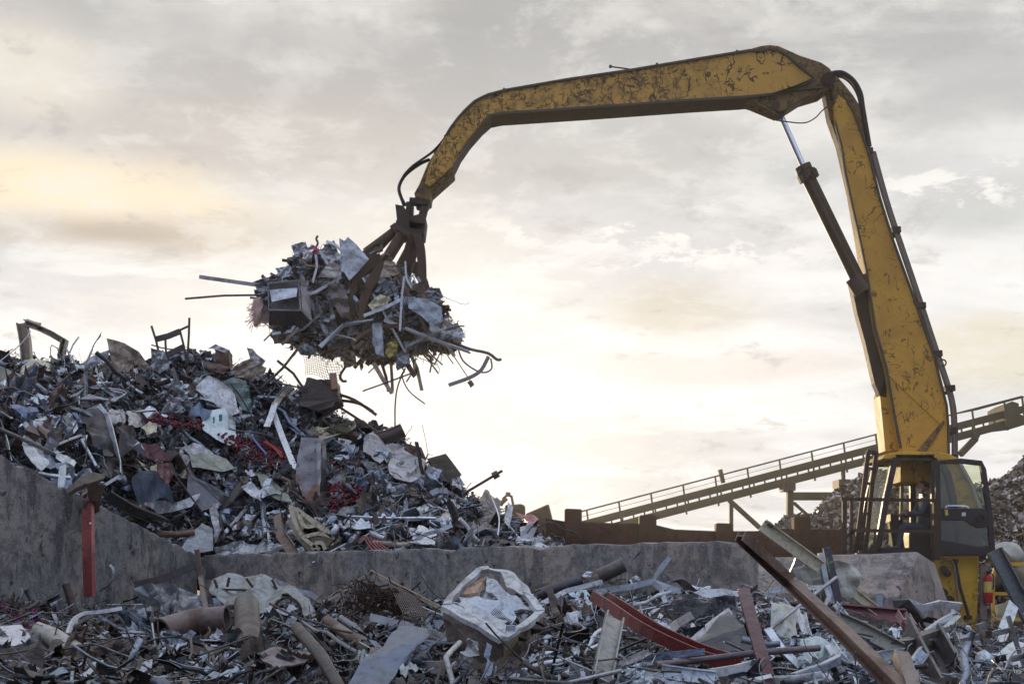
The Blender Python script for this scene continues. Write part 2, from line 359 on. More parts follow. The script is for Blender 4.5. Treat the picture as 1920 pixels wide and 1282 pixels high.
# ------------------------------------------------------------------ ground
bm = B(); S = 900; N = 30
box_v = [[bm.verts.new((-S+2*S*i/N, -S+2*S*j/N, 0)) for j in range(N+1)] for i in range(N+1)]
for i in range(N):
    for j in range(N): bm.faces.new((box_v[i][j], box_v[i+1][j], box_v[i+1][j+1], box_v[i][j+1]))
M['dirt'] = simplemat('oily yard dirt', (.07, .055, .045), .9, 0, .6, 1.2, (.03, .025, .02), .6, .6)
tag(mk('ground', bm, 'dirt'), 'dark oily dirt of the scrap yard', kind='structure')

# ------------------------------------------------------------------ concrete walls
def prism(bm, a, b, th):
    """vertical slab between footprint points a and b, each (x, y, ztop); th = thickness vector"""
    seg = 60; top = []; bot = []; topb = []; botb = []
    r = random.Random(int(a[0]*100))
    for i in range(seg+1):
        s = i/seg; x = a[0]+(b[0]-a[0])*s; y = a[1]+(b[1]-a[1])*s; z = a[2]+(b[2]-a[2])*s+r.uniform(-.012, .012)-(.035 if r.random() < .12 else 0)
        top.append(bm.verts.new((x, y, z))); bot.append(bm.verts.new((x, y, -.1)))
        topb.append(bm.verts.new((x+th[0], y+th[1], z+r.uniform(-.01, .01)))); botb.append(bm.verts.new((x+th[0], y+th[1], -.1)))
    for i in range(seg):
        for p, q in ((bot, top), (top, topb), (topb, botb)): bm.faces.new((p[i], p[i+1], q[i+1], q[i]))
    for i in (0, seg): bm.faces.new((bot[i], top[i], topb[i], botb[i]))
bm = B(); prism(bm, (-4.42, 18.0, 2.075), (-6.0, 12.75, 3.42), (-.27, .08)); bevel(bm, .025, 2, .9)
WING = tag(mk('retaining_wall', bm, 'concw'), 'dark grey concrete wall with a steeply sloping top below the left heap', 'wall')
A, E = Vector((-4.40, 18.0, 0)), Vector((2.15, 11.95, 0))
bm = B(); prism(bm, (A.x, A.y, 2.075), (E.x, E.y, 2.085), (.2, .22)); bevel(bm, .03, 2, .9)
# rounded, slumped free end
tag(mk('concrete_wall', bm, 'conc'), 'long stained low concrete wall holding back the scrap heap', 'wall')
bm = B()
c = [W(1405, 1045, 15.6), W(1722, 1033, 15.0), W(1686, 1114, 14.45), W(1405, 1114, 14.6)]
d = [W(1752, 1052, 16.1), W(1792, 1168, 15.6)]
v = [bm.verts.new(p) for p in c]+[bm.verts.new(p) for p in d]
f0 = bm.verts.new((c[3].x, c[3].y, -.1)); f1 = bm.verts.new((c[2].x+.03, c[2].y+.03, -.1)); f2 = bm.verts.new((d[1].x+.1, d[1].y, -.1))
v[3:4] = [v[3]]
g0 = bm.verts.new(c[0]+Vector((0, .9, -.05))); g1 = bm.verts.new((c[0].x, 16.5, -.1)); g2 = bm.verts.new((d[1].x+.1, 16.9, -.1)); g3 = bm.verts.new(d[0]+Vector((0, .4, -.05)))
for f in ((v[0], v[1], v[2], v[3]), (v[3], v[2], f1, f0), (v[1], v[4], v[5], v[2]), (v[2], v[5], f2, f1), (v[0], g0, g3, v[4], v[1]), (v[4], g3, g2, f2, v[5]), (g0, g1, g2, g3), (v[0], v[3], f0, g1, g0), (f0, f1, f2, g2, g1)): bm.faces.new(f)
bmesh.ops.triangulate(bm, faces=bm.faces); bevel(bm, .07, 3, .25)
bmesh.ops.subdivide_edges(bm, edges=[e for e in bm.edges if e.calc_length() > .3], cuts=3, use_grid_fill=True)
for q in bm.verts: q.co += Vector((1, 1, 1))*.018*mnoise.noise(q.co*3.0)
tag(mk('concrete_block', bm, 'concb', smooth=22), 'brown stained concrete block with chamfered worn corner in front of the cab', 'block')

# ------------------------------------------------------------------ rusty bins and far things
def barrier(px_top, posts, D, depth, label, mat='rustwall', name='steel_barrier', ref=None):
    root = empty(name, W(px_top[0][0], HY, D)*1.0, label, 'barrier'); root.location.z = 0
    bm = B(); zb = HY+CZ*F/D
    slab(bm, list(px_top)+[(px_top[-1][0], zb), (px_top[0][0], zb)], D, depth); mk('panel', bm, mat, root)
    for x0, x1, y in posts:
        bm = B(); slab(bm, [(x0, y+1), (x0+3, y-1), (x1-2, y), (x1, y+2), (x1, zb), (x0, zb)], D-.14, .13+depth*.5); mk('post', bm, mat, root)
    return root
barrier([(1023, 971), (1060, 977), (1205, 982), (1231, 984), (1265, 992), (1340, 995), (1432, 995)], [(1059, 1091, 954), (1199, 1231, 966), (1343, 1372, 981)], 24.0, .18, 'brown rusty steel barrier with square posts behind the long concrete wall')
barrier([(1436, 990), (1486, 991), (1530, 992), (1584, 992)], [(1489, 1520, 969)], 23.4, .18, 'orange rusted steel barrier with one post beside the cab railing')
barrier([(978, 966), (1016, 964)], [(1009, 1017, 962)], 26, 1.6, 'tan steel bin wall with an orange lit corner by the heap foot', 'bin', 'bin_wall')
def slabthing(name, poly, D, depth, mat, label, cat, color=None):
    bm = B(); slab(bm, poly, D, depth); bevel(bm, .03, 1); return tag(mk(name, bm, mat, color=color), label, cat)
zb = lambda D: HY+CZ*F/D
slabthing('scrap_bin', [(885, 943), (932, 939), (932, zb(34)), (885, zb(34))], 34, 2.5, 'bin', 'low tan scrap bin half hidden behind the end of the heap', 'bin')
slabthing('scrap_bin', [(947, 946), (978, 944), (985, 948), (985, zb(33)), (947, zb(33))], 33, 2.5, 'bin', 'olive scrap bin under the tiny far excavator arm', 'bin')
slabthing('steel_plate', [(985, 963), (1029, 944), (1036, 972), (1036, 1010), (985, 1010)], 30, .05, 'bin', 'olive triangular steel plate standing up from the bin wall', 'plate')
bm = B(); sweep(bm, [W(940, 948, 60), W(944, 934, 60), W(951, 928, 60), (W(959, 930, 60)), W(962, 945, 60)], rect(.12, .12)); sweep(bm, [W(937, 946, 60.2), W(950, 934, 60.2)], rect(.2, .1)); sweep(bm, [W(948, 926, 60.1), W(957, 927, 60.1)], rect(.2, .16))
tag(mk('far_excavator_arm', bm, 'convey'), 'tiny distant excavator arm bent over the olive bin', 'excavator')

# conveyor
DC = 60.0
croot = empty('conveyor', W(1370, HY+CZ*F/DC, DC), 'long inclined conveyor with a handrail rising behind the machine', 'conveyor')
def ln(x, x0=1096, y0=975, x1=1655, y1=829): return y0+(x-x0)*(y1-y0)/(x1-x0)
bm = B(); slab(bm, [(1060, ln(1060)), (1922, ln(1922)), (1922, ln(1922)+14), (1060, ln(1060)+14)], DC, .25); mk('upper_beam', bm, 'convey', croot)
bm = B(); slab(bm, [(1060, ln(1060)+3), (1930, ln(1930)+3), (1930, ln(1930)+7), (1060, ln(1060)+7)], DC+.3, 1.1); mk('belt', bm, 'black', croot)
bm = B(); slab(bm, [(1060, ln(1060)+19), (1960, ln(1960)+19), (1960, ln(1960)+34), (1060, ln(1060)+34)], DC-.05, .3); mk('lower_beam', bm, 'convey', croot)
bm = B(); slab(bm, [(1060, ln(1060)+19), (1960, ln(1960)+19), (1960, ln(1960)+33), (1060, ln(1060)+33)], DC+1.7, .3); mk('lower_beam', bm, 'convey', croot)
bm = B()
for i in range(0, 42):
    x = 1085+i*20.5; y = ln(x); sweep(bm, [W(x, y+13, DC+.2), W(x+1, y+21, DC+.2)], rect(.07, .07))
    if i % 2: sweep(bm, [W(x+8, y+26, DC+.2), W(x+8, y+26, DC+1.8)], circ(.12, 6))
mk('rollers', bm, 'convey', croot)
bm = B(); sweep(bm, [W(1089, ln(1089)-18, DC-.3), W(1915, ln(1915)-18, DC-.3)], rect(.07, .07)); mk('handrail', bm, 'convey', croot)
bm = B(); sweep(bm, [W(1089, ln(1089)-8, DC-.3), W(1700, ln(1700)-8, DC-.3)], rect(.02, .02)); mk('midrail', bm, 'convey', croot)
for i in range(14):
    x = 1103+i*60.2; bm = B(); sweep(bm, [W(x-3, ln(x)-18, DC-.3), W(x+4, ln(x)+38, DC-.3)], rect(.08, .05)); mk('rail_post', bm, 'convey', croot)
for (a, b, w) in (((1371, 938), (1371, 1100), .17), ((1367, 937), (1432, 996), .2), ((1481, 915), (1481, 1110), .28), ((1486, 930), (1565, 930), .36), ((1488, 942), (1517, 968), .13), ((1581, 878), (1581, 905), .16), ((1350, 880), (1356, 905), .18), ((1565, 930), (1565, 1100), .2), ((1800, 852), (1829, 822), .28), ((1829, 822), (1838, 805), .2)):
    bm = B(); sweep(bm, [W(*a, DC+.1), W(*b, DC+.1)], rect(w, w*1.2)); mk('support', bm, 'convey', croot)
bm = B(); pbox(bm, 1471, 903, 1492, 919, DC-.2, 1.2); pbox(bm, 1573, 898, 1595, 914, DC-.2, 1.2); mk('bearing_box', bm, 'brown', croot)
bm = B(); slab(bm, [(1884, 760), (1898, 752), (1910, 756), (1912, 776), (1922, 780), (1922, 796), (1888, 800)], DC-.3, 2.2); mk('head_housing', bm, 'convey', croot)
bm = B(); sweep(bm, [W(1789, 776, DC-.2), W(1830, 768, DC-.2), W(1920, 744, DC-.2)], rect(.06, .06)); sweep(bm, [W(1916, 742, DC-.2), W(1922, 790, DC-.2)], rect(.09, .05)); mk('head_rail', bm, 'convey', croot)
# ------------------------------------------------------------------ scrap handling excavator
DM = 22.0
root = empty('scrap_excavator', Vector((W(1720, HY, DM).x, DM+.4, 0)), 'tall yellow scrap handling excavator with scratched boom and open cab door', 'excavator')
def part(name, bm, mat, parent=root, **k): return mk(name, bm, mat, parent, **k)
def pxsweep(name, pts, D, sec, mat, parent=root, smooth=None, up=(0, -1, 0), sm=0, **k):
    p = [W(*q[:2], q[2] if len(q) > 2 else D) for q in pts]
    if sm: p = smoothpath(p, sm)
    bm = B(); sweep(bm, p, sec, up=up, **k); return part(name, bm, mat, parent, smooth=smooth)
# stick
stick_out = [(838, 252), (845, 240), (857, 224), (870, 209), (889, 191), (902, 184), (915, 178), (945, 170), (1060, 150), (1182, 132), (1320, 109), (1406, 95), (1427, 96), (1443, 92), (1458, 94), (1475, 104), (1500, 126), (1527, 147), (1490, 164), (1450, 177), (1400, 182), (1300, 188), (1120, 201), (940, 213), (920, 217), (903, 232), (880, 258), (862, 284), (848, 313), (812, 346), (806, 352), (796, 344), (803, 318), (812, 292)]
bm = B(); slab(bm, stick_out, 21.95, .62); bevel(bm, .02, 1, .6); bmesh.ops.recalc_face_normals(bm, faces=bm.faces)
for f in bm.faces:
    if abs(f.normal.y) < .5 and (f.normal.z < -.3 or f.normal.x < -.9 or (f.normal.x > .3 and f.normal.z < .3)): f.material_index = 1   # underside faces in grimy brown, their shade put into the colour
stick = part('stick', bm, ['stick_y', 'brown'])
def lip(name, pts, D, w=.035, mat='edge', parent=None): return pxsweep(name, pts, D, rect(w, .05), mat, parent or stick)
def part2(name, bm, mat, parent, **k): return mk(name, bm, mat, parent, **k)
lip('weld_lip', stick_out[0:20], 21.94); lip('weld_lip', [(1527, 149)]+stick_out[18:26], 21.94, .04)
bm = B(); slab(bm, [(1383, 180), (1400, 96), (1412, 90), (1427, 86), (1443, 84), (1460, 86), (1500, 104), (1540, 117), (1556, 128), (1564, 140), (1566, 152), (1556, 163), (1545, 172), (1508, 183), (1472, 206), (1462, 209), (1414, 189)], 22.02, .48); bevel(bm, .03, 2, .4); part('knuckle_fork', bm, 'fork')
bm = B(); slab(bm, [(1440, 187), (1500, 170), (1472, 212), (1463, 216), (1455, 210)], 22.1, .3); part('cylinder_lug', bm, 'brown')
bm = B(); sweep(bm, [W(1454, 199, 21.97), W(1454, 199, 22.7)], circ(.075, 14)); sweep(bm, [W(1454, 199, 21.95), W(1454, 199, 21.98)], circ(.035, 10)); part('lug_pin', bm, 'brown', smooth=40)
pxsweep('fork_rib', [(1473, 172), (1500, 168), (1543, 164)], 21.99, rect(.03, .05), 'edge')
pxsweep('fork_rib', [(1385, 181), (1405, 187), (1440, 205), (1452, 212)], 22.0, rect(.03, .05), 'fork')
# stick nose down to the rotator
bm = B(); slab(bm, [(812, 290), (834, 268), (846, 300), (852, 322), (808, 361), (806, 377), (780, 370), (776, 363), (786, 345), (802, 306)], 22.0, .5); bevel(bm, .02, 1, .5); part('stick_nose', bm, 'fork')
pxsweep('nose_rib', [(803, 335), (818, 325), (862, 285)], 21.98, rect(.03, .04), 'brown')
# boom
boom_l = [(1571, 176), (1562, 200), (1566, 232), (1578, 276), (1585, 325), (1598, 386), (1612, 448), (1625, 511), (1641, 615), (1662, 690), (1677, 778), (1689, 840)]
boom_r = [(1779, 852), (1778, 800), (1775, 760), (1752, 669), (1711, 551), (1675, 452), (1650, 372), (1629, 288), (1616, 251), (1600, 208), (1588, 190)]
bm = B(); slab(bm, boom_l+[(1689, 905), (1781, 905)]+boom_r, 22.25, .72)
for v in bm.verts:
    if v.co.y > 22.5: v.co.y = 22.25+.72*max(.25, min(1, (W(0, 230, 22.25).z-v.co.z)/(W(0, 230, 22.25).z-W(0, 700, 22.25).z)))
bevel(bm, .02, 1, .7); boom = part('boom', bm, 'boom_y')
lip('weld_lip', boom_l[2:], 22.24, .035, 'edge', boom); lip('weld_lip', boom_r, 22.24, .03, 'edge', boom)
bm = B(); slab(bm, [(1544, 150), (1550, 138), (1562, 134), (1582, 156), (1600, 178), (1614, 200), (1624, 232), (1630, 264), (1636, 287), (1650, 372), (1600, 386), (1578, 290), (1574, 272), (1556, 222), (1548, 180)], 22.32, .26); bevel(bm, .02, 1, .5); part('boom_head', bm, 'fork')
bm = B(); sweep(bm, [W(1553, 149, 21.93), W(1553, 149, 22.98)], circ(.12, 18)); sweep(bm, [W(1553, 149, 21.9), W(1553, 149, 21.94)], circ(.075, 12)); part('knuckle_pin', bm, 'dark', smooth=40)
bm = B(); slab(bm, [(1558, 160), (1570, 158), (1576, 178), (1580, 230), (1572, 240), (1564, 200)], 22.26, .06); part('head_plate', bm, 'fork')
# diagonal stiffener on the lower boom
bm = B(); slab(bm, [(1662, 686), (1680, 698), (1740, 748), (1770, 778), (1768, 800), (1735, 770), (1664, 702)], 22.235, .03); bevel(bm, .008); part2('stiffener', bm, 'boom_y', boom)
bm = B(); slab(bm, [(1720, 845), (1768, 788), (1772, 792), (1738, 846)], 22.23, .04); part2('stiffener', bm, 'fork', boom)
# bracket under the boom that carries the cylinder foot
bm = B(); slab(bm, [(1594, 524), (1624, 512), (1642, 600), (1664, 692), (1662, 745), (1650, 742), (1640, 718), (1622, 640), (1608, 590)], 22.42, .2); part('cylinder_bracket', bm, 'dark')
bm = B(); slab(bm, [(1650, 742), (1665, 690), (1692, 845), (1660, 845)], 22.42, .4); part('boom_foot_web', bm, 'boom_y')
# cylinder
cyl = pxsweep('cylinder_barrel', [(1508, 318), (1612, 532)], 22.35, circ(.118, 18), 'dark', smooth=40)
pxsweep('cylinder_rod', [(1462, 212), (1512, 325)], 22.35, circ(.048, 14), 'chrome', smooth=60)
pxsweep('cylinder_collar', [(1505, 311), (1509, 320)], 22.35, circ(.14, 16), 'brown', cyl, smooth=40)
pxsweep('cylinder_collar', [(1511, 322), (1517, 336)], 22.35, circ(.165, 16), 'dark', cyl, smooth=40)
pxsweep('bolt_block', [(1525, 318), (1531, 332)], 22.2, rect(.08, .1), 'dark', cyl); pxsweep('bolt_block', [(1499, 330), (1505, 343)], 22.2, rect(.07, .1), 'dark', cyl)
pxsweep('cylinder_eye', [(1600, 520), (1618, 548)], 22.33, circ(.15, 12), 'brown', cyl, smooth=40)
pxsweep('oil_pipe', [(1519, 340, 22.2), (1560, 424, 22.2), (1606, 516, 22.2)], 22.2, circ(.022, 6), 'brown', cyl, smooth=60)
# hoses
pxsweep('hydraulic_hose', [(1556, 140), (1567, 137), (1581, 138), (1600, 152), (1613, 175), (1618, 205), (1624, 240), (1630, 275)], 22.3, circ(.045, 8), 'black', smooth=60, sm=5)
pxsweep('hydraulic_hose', [(1560, 143), (1580, 144), (1598, 158), (1610, 180), (1615, 205), (1622, 245), (1629, 275)], 22.45, circ(.035, 8), 'black', smooth=60, sm=5)
edge = [(1634, 285), (1658, 372), (1680, 440), (1719, 555), (1752, 655), (1772, 715), (1783, 755), (1787, 800), (1788, 905)]
for k, (dx, D, m_) in enumerate(((0, 22.33, 'hosew'), (1.5, 22.5, 'brown'), (3.2, 22.68, 'hosew'), (5, 22.85, 'black'))):
    pxsweep('pipe_line', [(x+dx, y) for x, y in edge], D, circ(.034, 8), m_, smooth=60, sm=3)
for x, y in ((1630, 282), (1682, 430), (1729, 572), (1760, 662), (1784, 727), (1789, 806)):
    bm = B(); slab(bm, [(x-10, y-5), (x+7, y-6), (x+8, y+5), (x-8, y+5)], 22.28, .5); part('pipe_clamp', bm, 'dark')
ring = [W(1768+6*math.cos(a), 680+6*math.sin(a), 22.4) for a in [i*math.pi/6 for i in range(12)]]
bm = B(); sweep(bm, ring, circ(.014, 6), closed=True); part('lifting_ring', bm, 'dark')
pxsweep('loose_wire', [(1446, 210), (1448, 220), (1458, 226), (1480, 229), (1500, 231), (1515, 229), (1530, 220), (1541, 208), (1551, 201)], 22.2, circ(.011, 5), 'black', sm=4)
pxsweep('loose_wire', [(835, 254), (832, 262), (812, 284), (790, 300), (772, 313), (757, 330), (749, 350), (751, 368), (757, 386)], 22.15, circ(.022, 6), 'black', smooth=60, sm=5)
pxsweep('hydraulic_hose', [(806, 299), (790, 306), (772, 318), (757, 332), (748, 352), (752, 370), (760, 386)], 22.2, circ(.03, 6), 'black', smooth=60, sm=5)
pxsweep('hydraulic_hose', [(848, 240), (838, 254), (830, 272), (815, 290)], 22.2, circ(.035, 6), 'dark', smooth=60, sm=4)
bm = B(); sweep(bm, [W(1143, 125, 22.1), W(1180, 130, 22.1)], circ(.013, 5)); sweep(bm, [W(1142, 124.6, 22.1), W(1147, 125.6, 22.1)], circ(.03, 6)); part('bent_rod', bm, 'dark')
bm = B()
for x, y in ((1232, 121), (1382, 97), (945, 168)): pbox(bm, x-2, y-3, x+2, y+2, 22.1, .06)
part('grease_nipples', bm, 'dark')

# ------------------------------------------------------------------ grapple (a part of the machine, with its own pieces)
bm = B(); slab(bm, [(757, 408), (796, 398), (799, 412), (795, 445), (750, 444), (745, 425)], 21.95, .42); bevel(bm, .03, 2, .5); grap = part('grapple', bm, 'brown')
G = lambda n, bm, m='brown', **k: mk(n, bm, m, grap, **k)
bm = B(); slab(bm, [(778, 365), (807, 372), (801, 386), (778, 384)], 22.02, .36); bevel(bm, .02); G('rotator', bm, 'dark')
bm = B(); sweep(bm, [W(768, 378, 22.1), W(798, 380, 22.1)], circ(.075, 12)); sweep(bm, [W(769, 380, 22.1), W(768, 410, 22.1)], rect(.13, .12)); sweep(bm, [W(798, 382, 22.1), W(791, 410, 22.1)], rect(.13, .12)); G('yoke', bm, 'dark', smooth=40)
bm = B(); slab(bm, [(741, 383), (756, 386), (766, 400), (768, 430), (746, 428)], 21.9, .2); G('valve_block', bm, 'dark')
bm = B(); sweep(bm, [W(743, 428, 22.1), W(797, 434, 22.1)], rect(.2, .3)); sweep(bm, [W(747, 436, 22.05), W(797, 441, 22.05)], rect(.07, .4)); G('clamp_ring', bm, 'dark')
for pts, D, r in (([(748, 428), (716, 452), (686, 474)], 21.75, .085), ([(760, 432), (744, 456), (728, 482)], 21.65, .10), ([(778, 436), (768, 470), (752, 500)], 22.0, .10), ([(772, 440), (772, 480), (760, 520)], 22.3, .09), ([(744, 434), (728, 446), (706, 470)], 22.4, .07)):
    bm = B(); sweep(bm, [W(x, y, D) for x, y in pts], circ(r, 10)); sweep(bm, [W(pts[0][0], pts[0][1], D-.05), W(pts[0][0]*.7+pts[1][0]*.3, pts[0][1]*.7+pts[1][1]*.3, D-.05)], rect(r*2.4, r*1.6)); G('tine_cylinder', bm, 'brown', smooth=45)
for pts, D, sc in (([(780, 436), (789, 470), (792, 530), (788, 572), (770, 610)], 21.9, .8), ([(716, 486), (694, 496), (672, 522), (662, 560), (664, 600)], 20.85, .95), ([(738, 494), (712, 508), (690, 542), (680, 576), (678, 608)], 20.75, .9), ([(760, 480), (790, 520), (800, 560), (790, 600)], 22.6, .9), ([(700, 470), (660, 510), (640, 560), (650, 620)], 22.7, 1.1)):
    p = smoothpath([W(x, y, D) for x, y in pts], 4); n = len(p)
    bm = B(); sweep(bm, p, rect(.20*sc, .12*sc), scale=[1.0-.55*(i/(n-1))**2 for i in range(n)]); bevel(bm, .01, 1, .6)
    G('grapple_tine', bm, 'brown')

# ------------------------------------------------------------------ cab
DCb = 21.75
def pxframe(name, poly, D, w, mat, parent, dep=.07, closed=True):
    bm = B(); sweep(bm, [W(x, y, D) for x, y in poly], rect(w, dep), closed=closed); return mk(name, bm, mat, parent)
bm = B(); poly = [(1678, 858), (1750, 858), (1752, 1034), (1645, 1034), (1650, 1000), (1662, 930)]
near = [W(x, y, DCb) for x, y in poly]; far = [p+Vector((0, 1.15, 0)) for p in near]
# pillars and rails of the cab shell, joined as one welded frame
def bar3(bm, a, b, w=.1, d=.08): sweep(bm, [a, b], rect(w, d))
for P in (near, far):
    for i, j, w in ((0, 1, .10), (1, 2, .10), (2, 3, .13), (3, 4, .1), (4, 5, .1), (5, 0, .1)): bar3(bm, P[i], P[j], w)
for i in (0, 1, 2, 3): bar3(bm, near[i], far[i], .09)
bm2 = bm
rear_n = [W(1752, 860, DCb), W(1800, 866, DCb), W(1822, 905, DCb), W(1838, 955, DCb), W(1846, 1034, DCb), W(1752, 1034, DCb)]
cab = mk('cab', bm, 'frame', root)
bm = B(); fl = [near[3]+Vector((0, 0, -.05)), near[2]+Vector((0, 0, -.05))]
a = near[3]; b_ = W(1848, 1034, DCb); box(bm, (a.x-.05, DCb-.03, a.z-.14), (b_.x, DCb+1.2, a.z+.005)); mk('cab_floor', bm, 'frame', cab)
bm = B()   # roof cap
r0 = [W(x, y, DCb-.04) for x, y in ((1654, 860), (1660, 851), (1685, 846), (1750, 846), (1778, 849), (1796, 858), (1800, 866), (1750, 862))]
r1 = [p+Vector((0, 1.3, 0)) for p in r0]; va = [bm.verts.new(p) for p in r0]; vb = [bm.verts.new(p) for p in r1]
bm.faces.new(va); bm.faces.new(vb[::-1])
for i in range(len(va)): bm.faces.new((va[i], va[(i+1) % 8], vb[(i+1) % 8], vb[i]))
bevel(bm, .03, 2, .4); mk('cab_roof', bm, 'body_y', cab)
# rear quarter: curved pillar, dark window, yellow rear panel with a slanting back edge
pxframe('rear_pillar', [(1764, 866), (1778, 890), (1787, 930), (1792, 960), (1792, 1034)], DCb+.02, .09, 'frame', cab, closed=False)
bm = B(); slab(bm, [(1772, 868), (1798, 868), (1820, 905), (1838, 955), (1842, 1030), (1796, 1030), (1794, 955), (1788, 920)], DCb+.05, .06); mk('rear_panel', bm, 'body_y', cab)
pxframe('rear_edge', [(1798, 866), (1820, 905), (1838, 955)], DCb+.03, .05, simplemat('pale edge seal', (.5, .45, .42), .6), cab, closed=False)
bm = B(); slab(bm, [(1755, 868), (1768, 872), (1782, 910), (1790, 958), (1790, 1030), (1755, 1030)], DCb+.06, .01); mk('side_glass', bm, 'glassd', cab)
# far side: glass with yellow curved rear panel, windscreen
bm = B(); v = [bm.verts.new(near[i]+(far[i]-near[i])*s+Vector((-.01, 0, 0))) for i, s in ((0, .06), (0, .94), (5, .94), (5, .06))]; bm.faces.new(v)
v2 = [bm.verts.new(near[i]+(far[i]-near[i])*s+Vector((-.01, 0, 0))) for i, s in ((5, .06), (5, .94), (3, .94), (3, .06))]; bm.faces.new(v2); mk('windscreen', bm, 'glass', cab)
bm = B(); v = [bm.verts.new(far[i]+Vector((0, .0, 0))) for i in (0, 1, 2, 3, 4, 5)]; bm.faces.new(v); mk('far_window', bm, 'glass', cab)
pxframe('window_bar', [(1692, 870, ), (1688, 1010)], DCb+1.12, .05, simplemat('pale window bar', (.3, .27, .24), .6), cab, closed=False)
bm = B(); slab(bm, [(1712, 868), (1760, 868), (1768, 1034), (1738, 1034), (1736, 960), (1730, 910)], DCb+1.0, .05); mk('rear_trim', bm, 'body_y', cab)
bm = B(); box(bm, W(1757, 1034, DCb+.12), W(1757, 862, DCb+1.1)+Vector((.04, 0, 0))); mk('rear_wall', bm, 'frame', cab)
# seat and controls
zf = near[3].z
sx = W(1728, 0, DCb+.55).x
bm = B(); box(bm, (sx-.28, DCb+.3, zf+.02), (sx+.2, DCb+.8, zf+.36)); bevel(bm, .06, 2); mk('seat_box', bm, 'frame', cab)
bm = B(); sweep(bm, [Vector((sx+.12, DCb+.55, zf+.4)), Vector((sx+.17, DCb+.55, zf+.8)), Vector((sx+.24, DCb+.55, zf+1.15))], rect(.45, .12), up=(1, 0, 0)); bevel(bm, .03, 2); mk('seat_back', bm, 'black', cab)
bm = B(); sweep(bm, [Vector((sx-.42, DCb+.5, zf)), Vector((sx-.5, DCb+.5, zf+.55))], rect(.2, .14)); box(bm, (sx-.58, DCb+.42, zf+.52), (sx-.44, DCb+.75, zf+.66)); sweep(bm, [Vector((sx-.4, DCb+.35, zf+.4)), Vector((sx-.42, DCb+.33, zf+.66))], circ(.02, 8)); mk('control_console', bm, 'black', cab)
# door, swung open flat against the rear quarter
DD = 21.45
droot = mk('door', (lambda bm: (sweep(bm, [W(x, y, DD) for x, y in ((1757, 865), (1800, 864), (1838, 868), (1843, 880), (1848, 915), (1856, 970), (1860, 1030), (1848, 1034), (1800, 1031), (1759, 1028))], rect(.085, .07), closed=True), bm)[1])(B()), 'frame', root)
bm = B(); slab(bm, [(1757, 953), (1846, 952), (1856, 968), (1856, 988), (1834, 990), (1822, 984), (1810, 976), (1757, 975)], DD-.03, .09); bevel(bm, .02, 2); mk('door_panel', bm, 'frame', droot)
bm = B(); slab(bm, [(1757, 1010), (1780, 1014), (1835, 1024), (1858, 1022), (1862, 1036), (1850, 1042), (1757, 1040)], DD-.02, .08); bevel(bm, .01); mk('kick_panel', bm, 'frame', droot)
bm = B(); slab(bm, [(1760, 870), (1836, 872), (1847, 952), (1758, 953)], DD, .006); mk('upper_pane', bm, 'glass', droot)
bm = B(); slab(bm, [(1758, 975), (1808, 975), (1826, 988), (1853, 990), (1856, 1022), (1835, 1025), (1758, 1012)], DD, .006); mk('lower_pane', bm, 'glassd', droot)
pxsweep('handle', [(1773, 952), (1777, 948), (1811, 949), (1815, 953)], DD-.07, circ(.018, 6), 'chrome', droot, sm=3)
pxsweep('lock', [(1774, 955), (1775, 966)], DD-.06, rect(.045, .03), 'paper', droot)
bm = B(); pbox(bm, 1804, 960, 1811, 967, DD-.05, .03); mk('latch', bm, 'mask', droot)
bm = B(); sweep(bm, [W(1838+7*math.cos(a), 971+7*math.sin(a), DD-.05) for a in [i*math.pi/6 for i in range(12)]], rect(.03, .04), closed=True); mk('pull_ring', bm, 'black', droot)
# railing, ladder
DR = 21.2
rail = pxsweep('railing', [(1577, 935), (1755, 938)], DR, rect(.055, .05), 'rail', root)
for pts, w in (([(1600, 994), (1606, 994), (1753, 996)], .055), ([(1583, 935), (1583, 1040)], .07), ([(1596, 937), (1596, 1040)], .05), ([(1755, 936), (1755, 1050)], .1), ([(1583, 1008), (1604, 993)], .05), ([(1640, 994), (1640, 1040)], .04)):
    pxsweep('rail_bar', pts, DR, rect(w, w), 'rail', rail)
lad = pxsweep('ladder', [(1628, 846), (1617, 935), (1604, 1036)], DR+.2, rect(.07, .05), 'rail', root)
pxsweep('stile', [(1643, 850), (1636, 900), (1622, 1036)], DR+.5, rect(.07, .05), 'rail', lad)
for i in range(7):
    s = i/6.5; pxsweep('rung', [(1628-24*s, 848+185*s, DR+.2), (1643-21*s, 852+180*s, DR+.5)], DR, rect(.04, .04), 'rail', lad)
pxsweep('rung', [(1626, 846), (1645, 849)], DR+.3, rect(.06, .05), 'rail', lad)
# lower body, pipes and foot
bm = B(); slab(bm, [(1752, 1042), (1836, 1042), (1832, 1180), (1828, 1262), (1762, 1262), (1764, 1180)], 21.7, 1.6); bevel(bm, .03, 2); body = mk('machine_body', bm, 'body_y', root)
bm = B(); slab(bm, [(1590, 1046), (1762, 1046), (1762, 1090), (1590, 1090)], 21.8, 1.6); mk('deck', bm, 'dark', root)
pxsweep('bent_tube', [(1764, 1056), (1772, 1050), (1784, 1052), (1790, 1070), (1796, 1120), (1798, 1160)], 21.55, circ(.022, 8), 'hosew', body, smooth=60, sm=4)
pxsweep('gas_strut', [(1791, 1052), (1800, 1100), (1818, 1160)], 21.6, circ(.028, 8), 'dark', body, smooth=60)
bm = B(); pbox(bm, 1786, 1048, 1797, 1055, 21.56, .1); pbox(bm, 1811, 1153, 1823, 1161, 21.56, .1); mk('strut_bracket', bm, 'dark', body)
